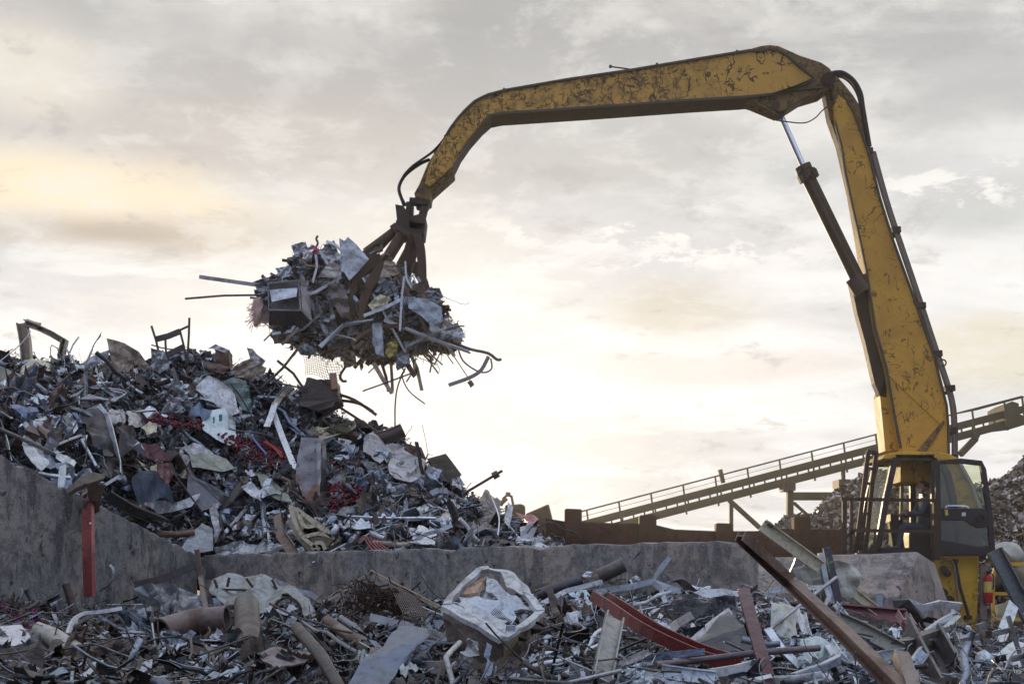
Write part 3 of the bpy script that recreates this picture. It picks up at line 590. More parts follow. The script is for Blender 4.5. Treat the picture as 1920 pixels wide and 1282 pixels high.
for x, y, r in ((1768, 1066, .06), (1774, 1072, .05), (1766, 1108, .07), (1780, 1122, .06)):
    bm = B(); sweep(bm, [W(x, y, 21.45), W(x+4, y+3, 21.7)], circ(r, 10)); mk('hose_fitting', bm, 'dark', body, smooth=40)
bm = B(); box(bm, (W(1600, 0, 21.8).x, 21.9, 0), (W(1860, 0, 21.8).x, 23.6, W(0, 1262, 21.7).z-.002)); bevel(bm, .05); mk('undercarriage', bm, 'dark', root)
bm = B(); slab(bm, [(1640, 1078), (1760, 1078), (1760, 1262), (1640, 1262)], 22.1, 1.2); mk('pedestal', bm, 'dark', root)
pxsweep('grab_post', [(1843, 1058), (1843, 1262)], 21.6, rect(.1, .08), 'hosew', root)
for x, y in ((1840, 1049), (1852, 1050)):
    bm = B(); sweep(bm, [W(x, y, 21.5), W(x, y, 21.62)], circ(.04, 10)); mk('tow_eye', bm, 'dark', root, smooth=40)
# fire extinguisher hung on the post
ex = empty('fire_extinguisher', W(1853, 1130, 21.5), 'dirty red fire extinguisher hung beside the yellow machine body', 'extinguisher')
bm = B(); sweep(bm, [W(1853, y, 21.5) for y in (1130, 1128, 1084, 1079, 1076)], circ(.075, 14), scale=[.85, 1, 1, .7, .35]); mk('bottle', bm, 'redx', ex, smooth=40)
bm = B(); sweep(bm, [W(1853, 1077, 21.5), W(1853, 1071, 21.5)], circ(.03, 8)); sweep(bm, [W(1849, 1072, 21.5), W(1860, 1069, 21.5)], rect(.03, .03)); sweep(bm, smoothpath([W(1857, 1073, 21.45), W(1863, 1082, 21.43), W(1862, 1105, 21.42)], 4), circ(.012, 6)); mk('valve', bm, 'black', ex)
bm = B(); sweep(bm, [W(1853, 1110, 21.5), W(1853, 1090, 21.5)], circ(.077, 14)); mk('label', bm, 'paper', ex, smooth=40)

# ------------------------------------------------------------------ the operator, seated, facing left, reaching for the lever
pr = empty('person', Vector((sx, DCb+.5, zf)), 'operator in blue grey work clothes sitting in the open cab with a face mask', 'person')
J = {'hip': (sx, .5, .42), 'waist': (sx+.03, .5, .58), 'chest': (sx+.06, .5, .84), 'neck': (sx+.05, .5, .97), 'head': (sx+.02, .5, 1.04),
     'shl': (sx+.05, .32, .90), 'ell': (sx-.10, .26, .66), 'wrl': (sx-.33, .3, .68), 'shr': (sx+.05, .68, .90), 'elr': (sx-.10, .74, .66), 'wrr': (sx-.33, .68, .66),
     'knl': (sx-.40, .36, .46), 'anl': (sx-.46, .34, .09), 'tol': (sx-.64, .34, .05), 'knr': (sx-.40, .64, .46), 'anr': (sx-.48, .66, .09), 'tor': (sx-.66, .66, .05), 'hl': (sx-.02, .4, .42), 'hr': (sx-.02, .6, .42)}
R_ = {'hip': .13, 'waist': .125, 'chest': .15, 'neck': .055, 'head': .05, 'shl': .07, 'ell': .048, 'wrl': .03, 'shr': .07, 'elr': .048, 'wrr': .03, 'knl': .068, 'anl': .045, 'tol': .035, 'knr': .068, 'anr': .045, 'tor': .035, 'hl': .10, 'hr': .10}
E_ = [('hip', 'waist'), ('waist', 'chest'), ('chest', 'neck'), ('neck', 'head'), ('chest', 'shl'), ('shl', 'ell'), ('ell', 'wrl'), ('chest', 'shr'), ('shr', 'elr'), ('elr', 'wrr'), ('hip', 'hl'), ('hl', 'knl'), ('knl', 'anl'), ('anl', 'tol'), ('hip', 'hr'), ('hr', 'knr'), ('knr', 'anr'), ('anr', 'tor')]
def skinned(name, J, R_, E_, mat, parent, base, root_key):
    ks = list(J); me = bpy.data.meshes.new(name); me.from_pydata([Vector((J[k][0], J[k][1]+DCb, J[k][2]+zf))-base for k in ks], [(ks.index(a), ks.index(b)) for a, b in E_], [])
    o = bpy.data.objects.new(name, me); COL.objects.link(o); o.parent = parent
    s = o.modifiers.new('skin', 'SKIN'); s.use_smooth_shade = True
    for i, k in enumerate(ks):
        me.skin_vertices[0].data[i].radius = (R_[k], R_[k])
        me.skin_vertices[0].data[i].use_root = k == root_key
    o.modifiers.new('sub', 'SUBSURF').render_levels = 2
    me.materials.append(M[mat]); return o
base = Vector(pr.location)
skinned('body', J, R_, E_, 'cloth', pr, base, 'hip')
hc = Vector((sx+.0, DCb+.5, zf+1.13))
bm = B(); bmesh.ops.create_icosphere(bm, subdivisions=3, radius=1)
for v in bm.verts:
    p = v.co; q = Vector((p.x*.095, p.y*.075, p.z*.115))
    if p.x < -.5 and abs(p.y) < .35: q.x -= .012*(1-abs(p.y)*2)          # brow and mid-face
    if p.x < -.7 and abs(p.y) < .25 and -.35 < p.z < .1: q.x -= .028*(1-abs(p.z+.12)*3) # nose
    if p.z < -.5: q.x -= .012; q.y *= .8
    if abs(p.z-.1) < .12 and p.x < -.6 and .25 < abs(p.y) < .55: q.x += .008  # eye sockets
    v.co = hc+q
head = mk('head', bm, 'skin', pr, smooth=60)
bm = B()
for s in (-1, 1):
    bmesh.ops.create_icosphere(bm, subdivisions=2, radius=.022, matrix=Matrix.Translation(hc+Vector((.01, s*.076, -.005)))@Matrix.Diagonal((1, .4, 1.3, 1)))
mk('ears', bm, 'skin', pr, smooth=60)
bm = B()
for s in (-1, 1): bmesh.ops.create_icosphere(bm, subdivisions=2, radius=.011, matrix=Matrix.Translation(hc+Vector((-.084, s*.032, .012))))
mk('eyes', bm, 'black', pr, smooth=60)
bm = B(); bmesh.ops.create_icosphere(bm, subdivisions=3, radius=1)
bmesh.ops.delete(bm, geom=[v for v in bm.verts if v.co.z < -.1+.9*max(0, -v.co.x)], context='VERTS')
for v in bm.verts: v.co = hc+Vector((v.co.x*.104+.006, v.co.y*.084, v.co.z*.126+.004))+Vector((1, 1, 1))*.006*mnoise.noise(v.co*9)
mk('hair', bm, 'hair', pr, smooth=60)
bm = B(); bmesh.ops.create_icosphere(bm, subdivisions=3, radius=1)
bmesh.ops.delete(bm, geom=[v for v in bm.verts if v.co.x > -.15 or v.co.z > -.05], context='VERTS')
for v in bm.verts: v.co = hc+Vector((v.co.x*.108-.012, v.co.y*.074, v.co.z*.118))
mk('face_mask', bm, 'mask', pr, smooth=60)
for s, wr in ((-1, 'wrl'), (1, 'wrr')):
    w = Vector(J[wr]); HJ = {'w': tuple(w), 'p': (w.x-.06, w.y, w.z-.005)}; HR = {'w': .028, 'p': .033}; HE = [('w', 'p')]
    for i in range(4):
        y = w.y+(-.03+.02*i)*s; l = (.034, .04, .038, .028)[i]
        for j, (dx, dz) in enumerate(((-.085, 0), (-.085-l, -.012), (-.085-l*1.1, -.045))):
            HJ[f'f{i}{j}'] = (w.x+dx, y, w.z+dz); HR[f'f{i}{j}'] = .0095-.001*j
        HE += [('p', f'f{i}0'), (f'f{i}0', f'f{i}1'), (f'f{i}1', f'f{i}2')]
    HJ['t0'] = (w.x-.04, w.y-.04*s, w.z-.01); HJ['t1'] = (w.x-.08, w.y-.05*s, w.z-.03); HR['t0'] = .012; HR['t1'] = .009; HE += [('w', 't0'), ('t0', 't1')]
    skinned('hand', HJ, HR, HE, 'skin', pr, base, 'w')

# yellow rails with sacks at the far right
yr = empty('yellow_railing', Vector((W(1900, 0, 23).x, 23, 0)), 'yellow steel railing in front of pale sacks right of the machine', 'railing')
for pts, w in (([(1866, 1062), (1872, 1057), (2010, 1056)], .07), ([(1862, 1112), (2010, 1114)], .06), ([(1868, 1060), (1862, 1078)], .06), ([(1862, 1075), (1862, 1240)], .05), ([(1960, 1056), (1960, 1240)], .06), ([(1866, 1160), (2010, 1162)], .06)):
    pxsweep('rail', pts, 22.6, rect(w, w), 'body_y', yr)
def lumpy(name, c, r, mat, label, cat, seed=0, color=None, amp=.3, sub=3, parent=None):
    bm = B(); bmesh.ops.create_icosphere(bm, subdivisions=sub, radius=1)
    for v in bm.verts:
        k = 1+amp*mnoise.noise(v.co*1.8+Vector((seed, 0, 0)))+amp*.4*folds(v.co, seed, 1.6, 3)*.5; v.co = Vector(c)+Vector((v.co.x*r[0], v.co.y*r[1], v.co.z*r[2]))*k
    o = mk(name, bm, mat, parent, color=color, smooth=50)
    return tag(o, label, cat) if label else o
for i, (x, y, rx, ry, lb) in enumerate(((1886, 1040, 34, 24, 'upper cream sack slumped above the yellow railing'), (1918, 1068, 32, 30, 'greyish sack bulging behind the yellow railing at the picture edge'), (1880, 1095, 22, 22, 'dark sack between the two yellow rails beside the extinguisher'), (1900, 1148, 34, 26, 'dusty sack below the lower yellow rail'))):
    lumpy('sack', W(x, y, 23.6), (rx*mpp(23), .4, ry*mpp(23)), 'tarp' if i != 2 else 'black', lb, 'sack', i, amp=.22)
# ------------------------------------------------------------------ scrap: hand placed pieces
REFS = []     # (px, py, short phrase) of pieces that others can be named after
MASK = np.zeros((330, 500), bool)      # where hand placed pieces show, in steps of 4 picture units
MASKD = np.full((330, 500), 1e9)
def mark(poly, D, grow=0):
    xs = [p[0] for p in poly]; ys = [p[1] for p in poly]
    for j in range(max(0, int(min(ys)/4)), min(329, int(max(ys)/4)+1)):
        for i in range(max(0, int(min(xs)/4)), min(499, int(max(xs)/4)+1)):
            x, y, ins = i*4+2, j*4+2, False; n = len(poly)
            for a in range(n):
                x1, y1 = poly[a][:2]; x2, y2 = poly[a-1][:2]
                if (y1 > y) != (y2 > y) and x < (x2-x1)*(y-y1)/(y2-y1+1e-9)+x1: ins = not ins
            if ins: MASK[j, i] = True; MASKD[j, i] = min(MASKD[j, i], D)
def isfore(pts, D): return D is not None and D < 14 and sum(q[1] for q in pts)/len(pts) > 1040
def resolve(pts, heap, off, D=None):
    out = []; fore = isfore(pts, D) or heap == 'F'
    if fore:
        ym = max(q[1] for q in pts); base = max(5.0, hit([q for q in pts if q[1] == ym][0][0], ym, 'F'))
    for q in pts:
        if fore: d = base+.12*(hit(q[0], q[1], 'F')-base)-.3; q = q[:2]
        else: d = D if D else hit(q[0], q[1], heap)-off
        if len(q) > 2: d += q[2]
        out.append(W(q[0], q[1], d))
    return out
def done(o, name, label, cat, pts, ref, group=None):
    tag(o, label, cat, group)
    cx = sum(p[0] for p in pts)/len(pts); cy = sum(p[1] for p in pts)/len(pts)
    if ref: REFS.append((cx, cy, ref))
    return o
def sheetbm(P, crumple, seed, sub=3, thick=.006, rib=0.0, f=3.0):
    bm = B(); n = len(P)
    nrm = Vector((0, 0, 0))
    for i in range(n): nrm += P[i].cross(P[(i+1) % n])
    c0 = sum(P, Vector())/n; nrm = Vector((0, 0, 0))
    for i in range(n): nrm += (P[i]-c0).cross(P[(i+1) % n]-c0)
    nrm.normalize()
    vs = [bm.verts.new(p) for p in P]; bm.faces.new(vs)
    bmesh.ops.triangulate(bm, faces=bm.faces)
    for _ in range(sub): bmesh.ops.subdivide_edges(bm, edges=bm.edges[:], cuts=1, use_grid_fill=False); bmesh.ops.triangulate(bm, faces=bm.faces[:])
    size = max((p-c0).length for p in P)
    ax = (P[1]-P[0]).normalized(); ay = nrm.cross(ax)
    r = random.Random(seed)
    for v in bm.verts:
        d = crumple*size*folds(v.co-c0, seed, f/size*.6, 4)*.6+crumple*size*.5*mnoise.noise((v.co-c0)*(4/size)+Vector((seed, 0, 0)))
        if rib: d += rib*(1 if math.sin((v.co-c0).dot(ay)*2*math.pi/(rib*6)) > 0 else -1)*.5
        jag = mnoise.noise((v.co-c0)*(9/size)+Vector((0, seed, 0)))*.02*size
        v.co += nrm*d+ax*jag
    bmesh.ops.solidify(bm, geom=bm.faces[:], thickness=thick)
    return bm
def SH(name, label, cat, pts, col, heap='L', off=.30, cr=.12, ref=None, mat='scrap', D=None, sub=3, rib=0.0, thick=.008, group=None, seed=None, f=3.0):
    P = resolve(pts, heap, off, D); seed = seed if seed is not None else len(REFS)*7+int(pts[0][0])
    o = mk(name, sheetbm(P, cr, seed, sub, thick, rib, f), mat, color=col, recalc=True)
    mark([p[:2] for p in pts], max(p.y for p in P)); return done(o, name, label, cat, pts, ref, group)
def BR(name, label, cat, pts, sec, col, heap='L', off=.35, ref=None, mat='scrap', D=None, sm=0, hollow=0, twist=0, smooth=None, group=None, up=(0, -1, 0), wpx=14, scale=None):
    P = resolve(pts, heap, off, D)
    if sm: P = smoothpath(P, sm)
    if isfore(pts, D): kk = sum(p.y for p in P)/len(P)/D; sec = [(a*kk, b*kk) for a, b in sec]
    bm = B(); sweep(bm, P, sec, up=up, twist=twist, hollow=hollow, scale=scale if scale is None or len(scale) == len(P) else None)
    o = mk(name, bm, mat, color=col, smooth=smooth)
    for a, b in zip(pts, pts[1:]):
        dx, dy = b[0]-a[0], b[1]-a[1]; l = math.hypot(dx, dy)+1e-6; nx, ny = -dy/l*wpx/2, dx/l*wpx/2
        mark([(a[0]+nx, a[1]+ny), (b[0]+nx, b[1]+ny), (b[0]-nx, b[1]-ny), (a[0]-nx, a[1]-ny)], max(p.y for p in P))
    return done(o, name, label, cat, pts, ref, group)
def crushbox(name, label, cat, front, depth, col, heap, off=.3, cr=.06, ref=None, mat='scrap', D=None, shift=(0, 0, 0), sub=3, openf=False):
    """crumpled box: four front corners in the picture, pushed back by depth and shifted"""
    P = resolve(front, heap, off, D); bm = B(); s = Vector(shift)
    a = [bm.verts.new(p) for p in P]; b = [bm.verts.new(p+Vector((0, depth, 0))+s) for p in P]; n = len(P)
    if not openf: bm.faces.new(a)
    bm.faces.new(b[::-1])
    for i in range(n): bm.faces.new((a[i], a[(i+1) % n], b[(i+1) % n], b[i]))
    for _ in range(sub): bmesh.ops.subdivide_edges(bm, edges=bm.edges[:], cuts=1, use_grid_fill=True)
    c0 = sum(P, Vector())/n; size = max((p-c0).length for p in P); seed = int(front[0][0])
    for v in bm.verts:
        q = v.co-c0; v.co += Vector((mnoise.noise(q*5/size), folds(q, seed, 2/size, 3)*.5, mnoise.noise(q*5/size+Vector((9, 9, 9)))))*cr*size*1.6
    if openf: bmesh.ops.solidify(bm, geom=bm.faces[:], thickness=.012)
    o = mk(name, bm, mat, color=col); mark([p[:2] for p in front], max(p.y for p in P)+.2)
    return done(o, name, label, cat, front, ref)
STEEL = (.36, .37, .40, .65); PALE = (.56, .57, .60, .35); WHITE = (.72, .73, .74, .05); DARK = (.07, .068, .075, .5); MID = (.19, .19, .205, .6); TAN = (.36, .29, .22, .2)
RUST = (.14, .075, .05, .2); DRUST = (.075, .048, .04, .2); OLIVE = (.26, .27, .22, .3); CREAM = (.55, .50, .36, .1); TEAL = (.10, .16, .16, .3); ALU = (.50, .55, .60, .7)
px = lambda w, D=20.0: w*D/F

# ---- left heap, skyline pieces
def thing_frame():
    D = 21.7; r = empty('upturned_frame', W(84, 690, D), 'upturned rusty steel frame standing on the heap crest', 'frame'); REFS.append((85, 640, 'the upturned steel frame'))
    for pts, w, d in (([(44, 606), (50, 640), (54, 682)], .17, .12), ([(48, 606), (75, 616), (100, 628), (122, 641)], .10, .14), ([(124, 638), (118, 665), (118, 705)], .10, .12)):
        bm = B(); sweep(bm, [W(x, y, D) for x, y in pts], secC(w, d, .02)); mk('channel', bm, 'rusty', r, color=TAN)
    bm = B(); sheet = sheetbm([W(44, 608, D-.1), W(50, 598, D), W(78, 608, D), W(72, 618, D-.1)], .1, 4, 2); bm.free(); mk('flange', sheet, 'rusty', r, color=TAN)
thing_frame()
def thing_chair():
    D = 21.6; r = empty('chair_frame', W(325, 700, D), 'bent tube frame with two slats sticking up from the heap crest', 'frame'); REFS.append((322, 640, 'the bent tube frame'))
    for pts in ([(284, 611), (293, 640), (304, 690)], [(355, 596), (354, 630), (350, 690)], [(337, 618), (345, 650), (352, 700)], [(310, 634), (311, 660), (310, 690)], [(337, 619), (354, 611)]):
        bm = B(); sweep(bm, [W(x, y, D) for x, y in pts], circ(.02, 6)); mk('tube', bm, 'rusty', r, color=DRUST)
    for pts in ([(292, 636), (316, 630), (338, 621)], [(311, 667), (345, 650)]):
        bm = B(); sweep(bm, [W(x, y, D) for x, y in pts], rect(.10, .02)); mk('slat', bm, 'rusty', r, color=DRUST)
thing_chair()
SH('torn_sheet', 'pointed tan metal sheet rising from the heap crest', 'sheet', [(200, 634), (232, 642), (262, 660), (282, 690), (215, 700)], TAN, D=21.6, ref='the pointed tan sheet')
SH('bent_sheet', 'pale wing shaped sheet lying on the crest below the pointed one', 'sheet', [(147, 684), (172, 668), (208, 655), (200, 672), (172, 692), (150, 692)], PALE, D=21.4, ref='the pale wing shaped sheet')
SH('bent_sheet', 'narrow upright grey sheet at the feet of the bent tube frame', 'sheet', [(282, 652), (310, 660), (318, 690), (300, 700), (284, 692)], STEEL, D=21.4, cr=.2, ref='the narrow upright sheet')
crushbox('steel_bracket', 'brown box bracket with pale flaps on the heap crest', 'bracket', [(402, 648), (428, 657), (430, 690), (404, 690)], .3, RUST, 'L', D=21.5, ref='the brown box bracket')
SH('bent_sheet', 'pale folded flap on top of the brown box bracket', 'sheet', [(390, 654), (404, 645), (432, 657), (428, 664), (402, 654)], PALE, D=21.4, ref='the folded flap')
SH('bent_sheet', 'brown trough sheet lying under the brown box bracket', 'sheet', [(378, 672), (400, 680), (430, 688), (420, 702), (392, 694)], RUST, D=21.3)
SH('curled_sheet', 'pale horn shaped sheet curling up over the crest', 'sheet', [(463, 652), (474, 654), (482, 664), (498, 676), (488, 690), (472, 682), (474, 664)], PALE, D=21.5, ref='the horn shaped sheet')
SH('ribbed_sheet', 'tan ribbed sheet fanning out below the horn shaped sheet', 'sheet', [(432, 690), (470, 672), (500, 690), (490, 712), (440, 706)], TAN, rib=.02, off=.4, sub=4, D=21.2)
SH('cream_sheet', 'cream rounded panel half sunk under the upturned frame', 'panel', [(38, 680), (62, 668), (90, 670), (102, 690), (98, 712), (60, 712), (40, 700)], CREAM, off=.3, cr=.1, ref='the cream rounded panel')
BR('big_beam', 'thick pale topped beam jutting in from the left at the heap crest', 'beam', [(-60, 672, .3), (10, 706), (58, 728)], rect(.24, .2), MID, off=.5, wpx=26, ref='the thick beam')
BR('steel_bar', 'long dark bar slanting down from the bent tube frame', 'bar', [(324, 692), (345, 745), (372, 806)], rect(.07, .05), DARK, off=.5, ref='the long dark bar')
SH('crumpled_sheet', 'large pale crumpled sheet below the brown bracket', 'sheet', [(368, 722), (388, 708), (410, 714), (440, 740), (450, 770), (428, 782), (400, 760), (372, 752)], PALE, off=.4, cr=.13, ref='the large pale sheet')
SH('painted_sheet', 'white panel with teal smears hanging beside the slatted grille', 'panel', [(377, 772), (420, 768), (436, 790), (446, 836), (424, 834), (404, 822), (380, 806)], (.62, .70, .72, .05), off=.5, cr=.05, mat='clean', ref='the white panel')
bm = B(); slab(bm, [(399, 782), (402, 781), (402, 792), (400, 794)], hit(400, 790)-.72, .02); slab(bm, [(410, 778), (416, 776), (416, 788), (411, 790)], hit(400, 790)-.72, .02)
mk('paint_smears', bm, simplemat('teal paint smear', (.05, .25, .22), .6), bpy.data.objects['painted_sheet'])
SH('curved_sheet', 'curved pale edge sheet wrapped behind the white panel', 'sheet', [(424, 772), (436, 784), (448, 840), (440, 842), (430, 806)], STEEL, off=.45)
SH('green_sheet', 'dull green sheet draped over the heap near its crest', 'sheet', [(414, 716), (440, 706), (462, 716), (474, 768), (455, 766), (440, 738)], TEAL, off=.35, ref='the dull green sheet')
for k in range(7):
    pass
def grille():
    r = empty('slatted_grille', W(350, 785, hit(350, 770)-.4), 'slatted metal grille crossed by the long dark bar', 'grille'); REFS.append((350, 768, 'the slatted grille'))
    d = hit(350, 770)-.4
    for k in range(7):
        bm = B(); sweep(bm, [W(318+k*8, 772-k*1, d+.05), W(336+k*7, 752+k*4, d), W(352+k*5, 742+k*8, d)], rect(.05, .02)); mk('slat', bm, 'scrap', r, color=STEEL)
    mark([(318, 775), (345, 742), (384, 760), (380, 800)], d)
grille()
SH('crumpled_fender', 'dark crumpled car wing with a pale torn edge', 'car panel', [(150, 772), (185, 762), (205, 800), (212, 840), (208, 862), (180, 856), (165, 820)], (.06, .055, .055, .5), off=.55, cr=.14, sub=4, ref='the dark car wing')
BR('torn_edge', 'pale torn metal strip along the dark car wing', 'strip', [(182, 762), (198, 782), (208, 808), (218, 842), (226, 868), (228, 890)], rect(.13, .012), PALE, off=.7, twist=1.2, mat='clean')
SH('crumpled_fender', 'dark folded plate below the crumpled car wing', 'car panel', [(176, 860), (210, 864), (226, 890), (200, 896), (184, 884)], DARK, off=.5)
SH('crumpled_fender', 'dark scooped plate curling round beside the torn strip', 'car panel', [(215, 796), (250, 798), (260, 815), (250, 840), (228, 856), (220, 830)], (.05, .045, .05, .5), off=.5, ref='the dark scooped plate')
SH('torn_sheet', 'white torn sheet hanging over the top of the sloping wall', 'sheet', [(46, 815), (60, 812), (62, 802), (76, 806), (78, 830), (90, 870), (82, 880), (60, 862), (46, 842)], WHITE, off=.75, cr=.12, mat='clean', ref='the white torn sheet')
SH('small_sheet', 'small white sheet near the thick beam at the left edge', 'sheet', [(2, 772), (16, 764), (27, 780), (18, 788)], WHITE, off=.5, mat='clean')
SH('plaster_slab', 'pale flat slab right above the white torn sheet', 'panel', [(32, 804), (48, 790), (82, 786), (94, 796), (78, 806)], PALE, off=.5, ref='the pale flat slab')
SH('torn_sheet', 'ragged white strip sheet beside the dark car wing', 'sheet', [(102, 838), (112, 850), (138, 866), (136, 878), (118, 874), (104, 862)], WHITE, off=.6, cr=.2, mat='clean', ref='the ragged white strip')
BR('bent_strip', 'white bent strip arched above the ragged white sheet', 'strip', [(106, 834), (130, 824), (150, 817), (160, 818), (156, 826)], rect(.07, .03), PALE, off=.75, mat='clean')
BR('bright_tube', 'bright straight tube leaning below the arched strip', 'tube', [(152, 824), (166, 848), (180, 874)], circ(.025, 8), ALU, off=.8, mat='clean', smooth=60)
BR('bright_tube', 'whitish leg like strip standing on the sloping wall edge', 'strip', [(118, 874), (116, 900), (114, 916), (124, 920)], rect(.08, .03), WHITE, off=.8, mat='clean')
SH('maroon_sheet', 'glossy maroon car panel lying beside the bead netting', 'car panel', [(252, 838), (262, 830), (300, 836), (318, 862), (290, 866), (266, 856)], (.10, .028, .035, .2), off=.5, cr=.07, mat='clean', ref='the maroon panel')
SH('maroon_sheet', 'dull red brown panel hanging right of the blue bonnet', 'car panel', [(292, 872), (320, 868), (326, 886), (312, 910), (298, 896)], (.13, .05, .05, .1), off=.5, mat='clean', ref='the red brown panel')
SH('blue_bonnet', 'dark blue rounded car bonnet resting in the heap', 'car panel', [(243, 898), (262, 882), (286, 884), (316, 906), (330, 944), (300, 934), (262, 948), (248, 928)], (.035, .055, .095, .25), off=.55, cr=.06, mat='clean', ref='the blue bonnet')
SH('white_wedge', 'cream triangular panel wedged behind the blue bonnet', 'panel', [(258, 862), (278, 876), (294, 870), (302, 908), (280, 892)], CREAM, off=.5, cr=.03, mat='clean')
SH('grey_plate', 'smooth dark grey plate with a bright upper rim', 'plate', [(352, 892), (372, 896), (428, 930), (418, 946), (378, 958), (350, 920)], (.10, .105, .125, .5), off=.5, cr=.03, mat='clean', ref='the dark grey plate')
BR('rim_strip', 'bright rim strip above the dark grey plate', 'strip', [(354, 891), (392, 908), (430, 930)], rect(.03, .02), STEEL, off=.6)
SH('olive_sheet', 'olive folded sheet above the dark grey plate', 'sheet', [(354, 852), (382, 848), (424, 860), (440, 880), (418, 884), (360, 876)], OLIVE, off=.5, cr=.05, ref='the olive folded sheet')
SH('olive_sheet', 'olive angular sheet left of the rust streaked column', 'sheet', [(480, 884), (500, 890), (540, 922), (548, 940), (520, 936), (492, 912)], OLIVE, off=.5, cr=.06, ref='the olive angular sheet')
SH('pale_sheet', 'pale dented sheet above the olive folded sheet', 'sheet', [(340, 842), (362, 830), (386, 844), (400, 856), (352, 858)], PALE, off=.4)
SH('pale_sheet', 'pale leaf shaped sheet below the bead netting', 'sheet', [(450, 912), (468, 900), (486, 918), (494, 944), (470, 930)], PALE, off=.5, ref='the leaf shaped sheet')
col = empty('rusty_column', W(582, 960, hit(585, 950)-.6), 'crushed steel column with orange rust streaks standing in the heap', 'column'); REFS.append((583, 890, 'the rust streaked column'))
d = hit(585, 905)-.75
M['orange'] = scrapmat('orange rust streaks', 'object', .35)
nt = NT(M['orange'].node_tree)
c_ = nt.n('ShaderNodeTexCoord').outputs['Object']; nn = nt.noise(c_, 3.5, 9, .7, .6); zz = nt.n('ShaderNodeSeparateXYZ', Vector=c_).outputs[2]
k_ = nt.math('ADD', nn, nt.math('MULTIPLY', nt.math('SUBTRACT', .45, zz), .35))
cc = nt.mix(nt.ramp(k_, .5, .62), (.34, .33, .35), (.42, .17, .05)); cc = nt.mix(nt.ramp(nt.noise(c_, 14, 8, .7), .52, .68, 0, .8), cc, (.09, .06, .05))
finish(nt, cc, .15, .6, nn, .5, .03)
bm = sheetbm([W(566, 820, d), W(594, 821, d-.05), W(603, 824, d-.05), (W(602, 880, d-.1)), W(598, 948, d-.15), W(586, 962, d), W(570, 930, d-.1), W(556, 896, d), W(560, 850, d)], .05, 5, 4); mk('face', bm, 'orange', col)
bm = sheetbm([W(603, 824, d-.05), W(612, 828, d+.3), W(612, 900, d+.3), W(608, 970, d+.3), W(598, 950, d-.15), W(602, 880, d-.1)], .05, 8, 3); mk('side', bm, 'rusty', col, color=MID)
mark([(562, 818), (612, 824), (612, 960), (584, 964), (552, 896)], d)
BR('white_strip', 'long white strip slanting down to the rust streaked column', 'strip', [(511, 768), (530, 820), (554, 880)], rect(.09, .02), WHITE, off=.6, mat='clean', ref='the long white strip')
BR('white_strip', 'short white strip leaning against the long white one', 'strip', [(516, 756), (508, 780), (500, 800)], rect(.10, .02), WHITE, off=.65, mat='clean')
BR('white_strip', 'soiled cream post lying just above the white strips', 'post', [(545, 726), (525, 745), (514, 762)], rect(.1, .06), CREAM, off=.6)
BR('cream_beam', 'cream channel lying level above the rust streaked column', 'beam', [(594, 822), (630, 812), (664, 802)], secC(.2, .1, .02), CREAM, off=.5, mat='clean', ref='the cream channel', wpx=22)
BR('cream_beam', 'short cream end piece at the left of the cream channel', 'beam', [(592, 806), (604, 808)], rect(.1, .08), CREAM, off=.6, mat='clean')
BR('cream_beam', 'light steel post standing on the right of the cream channel', 'post', [(652, 792), (668, 820), (672, 840)], rect(.12, .06), OLIVE, off=.5)
SH('pale_sheet', 'big pale sheet hanging below the pipe with a rounded end', 'sheet', [(672, 806), (700, 812), (722, 824), (756, 830), (742, 852), (712, 872), (684, 852), (670, 826)], (.5, .47, .48, .1), off=.4, cr=.1, ref='the big pale sheet')
SH('round_lid', 'big round pale lid leaning on the heap slope', 'lid', [(750+math.cos(a)*34+12, 872+math.sin(a)*34) for a in [i*math.pi/7 for i in range(14)]], (.52, .50, .52, .1), off=.6, cr=.05, ref='the round lid', sub=2)
SH('green_sheet', 'pale green crumpled sheet right of the round lid', 'sheet', [(800, 872), (816, 870), (828, 892), (840, 912), (820, 904), (804, 896)], (.38, .44, .42, .2), off=.45)
BR('bright_tube', 'bright short tube across the round lid', 'tube', [(766, 888), (780, 874), (790, 868)], circ(.03, 8), ALU, off=.85, mat='clean', smooth=60)
SH('dark_plate', 'dark square plate tilted against the sky on the heap shoulder', 'plate', [(800, 860), (836, 850), (866, 890), (838, 904), (822, 884)], (.11, .09, .06, .1), D=20.6, cr=.02, ref='the dark square plate')
SH('brown_plate', 'brown ragged plate above the round lid', 'plate', [(758, 832), (790, 838), (800, 862), (776, 854), (758, 844)], RUST, D=21.0, cr=.12)
BR('rounded_pipe', 'brown pipe with a rounded end lying on the heap edge', 'pipe', [(700, 824), (730, 818), (756, 806)], circ(.12, 12), DRUST, D=21.2, mat='rusty', smooth=50, wpx=22, ref='the pipe with a rounded end', hollow=.1)
BR('bent_tube', 'thin tube looped like an arch behind the rounded pipe', 'tube', [(714, 816), (716, 804), (724, 802), (732, 812)], circ(.025, 6), RUST, D=21.3, sm=4)
def rodc():
    r = empty('threaded_rod', W(874, 922, 20.5), 'thin rod with a thick coupling pointing up from the heap foot', 'rod'); REFS.append((905, 900, 'the rod with a coupling'))
    bm = B(); sweep(bm, [W(868, 926, 20.5), W(942, 882, 20.5)], circ(.022, 6)); mk('shaft', bm, 'rusty', r, color=DRUST)
    bm = B(); sweep(bm, [W(924, 893, 20.5), W(934, 887, 20.5)], circ(.06, 8)); mk('coupling', bm, 'rusty', r, color=DRUST)
rodc()
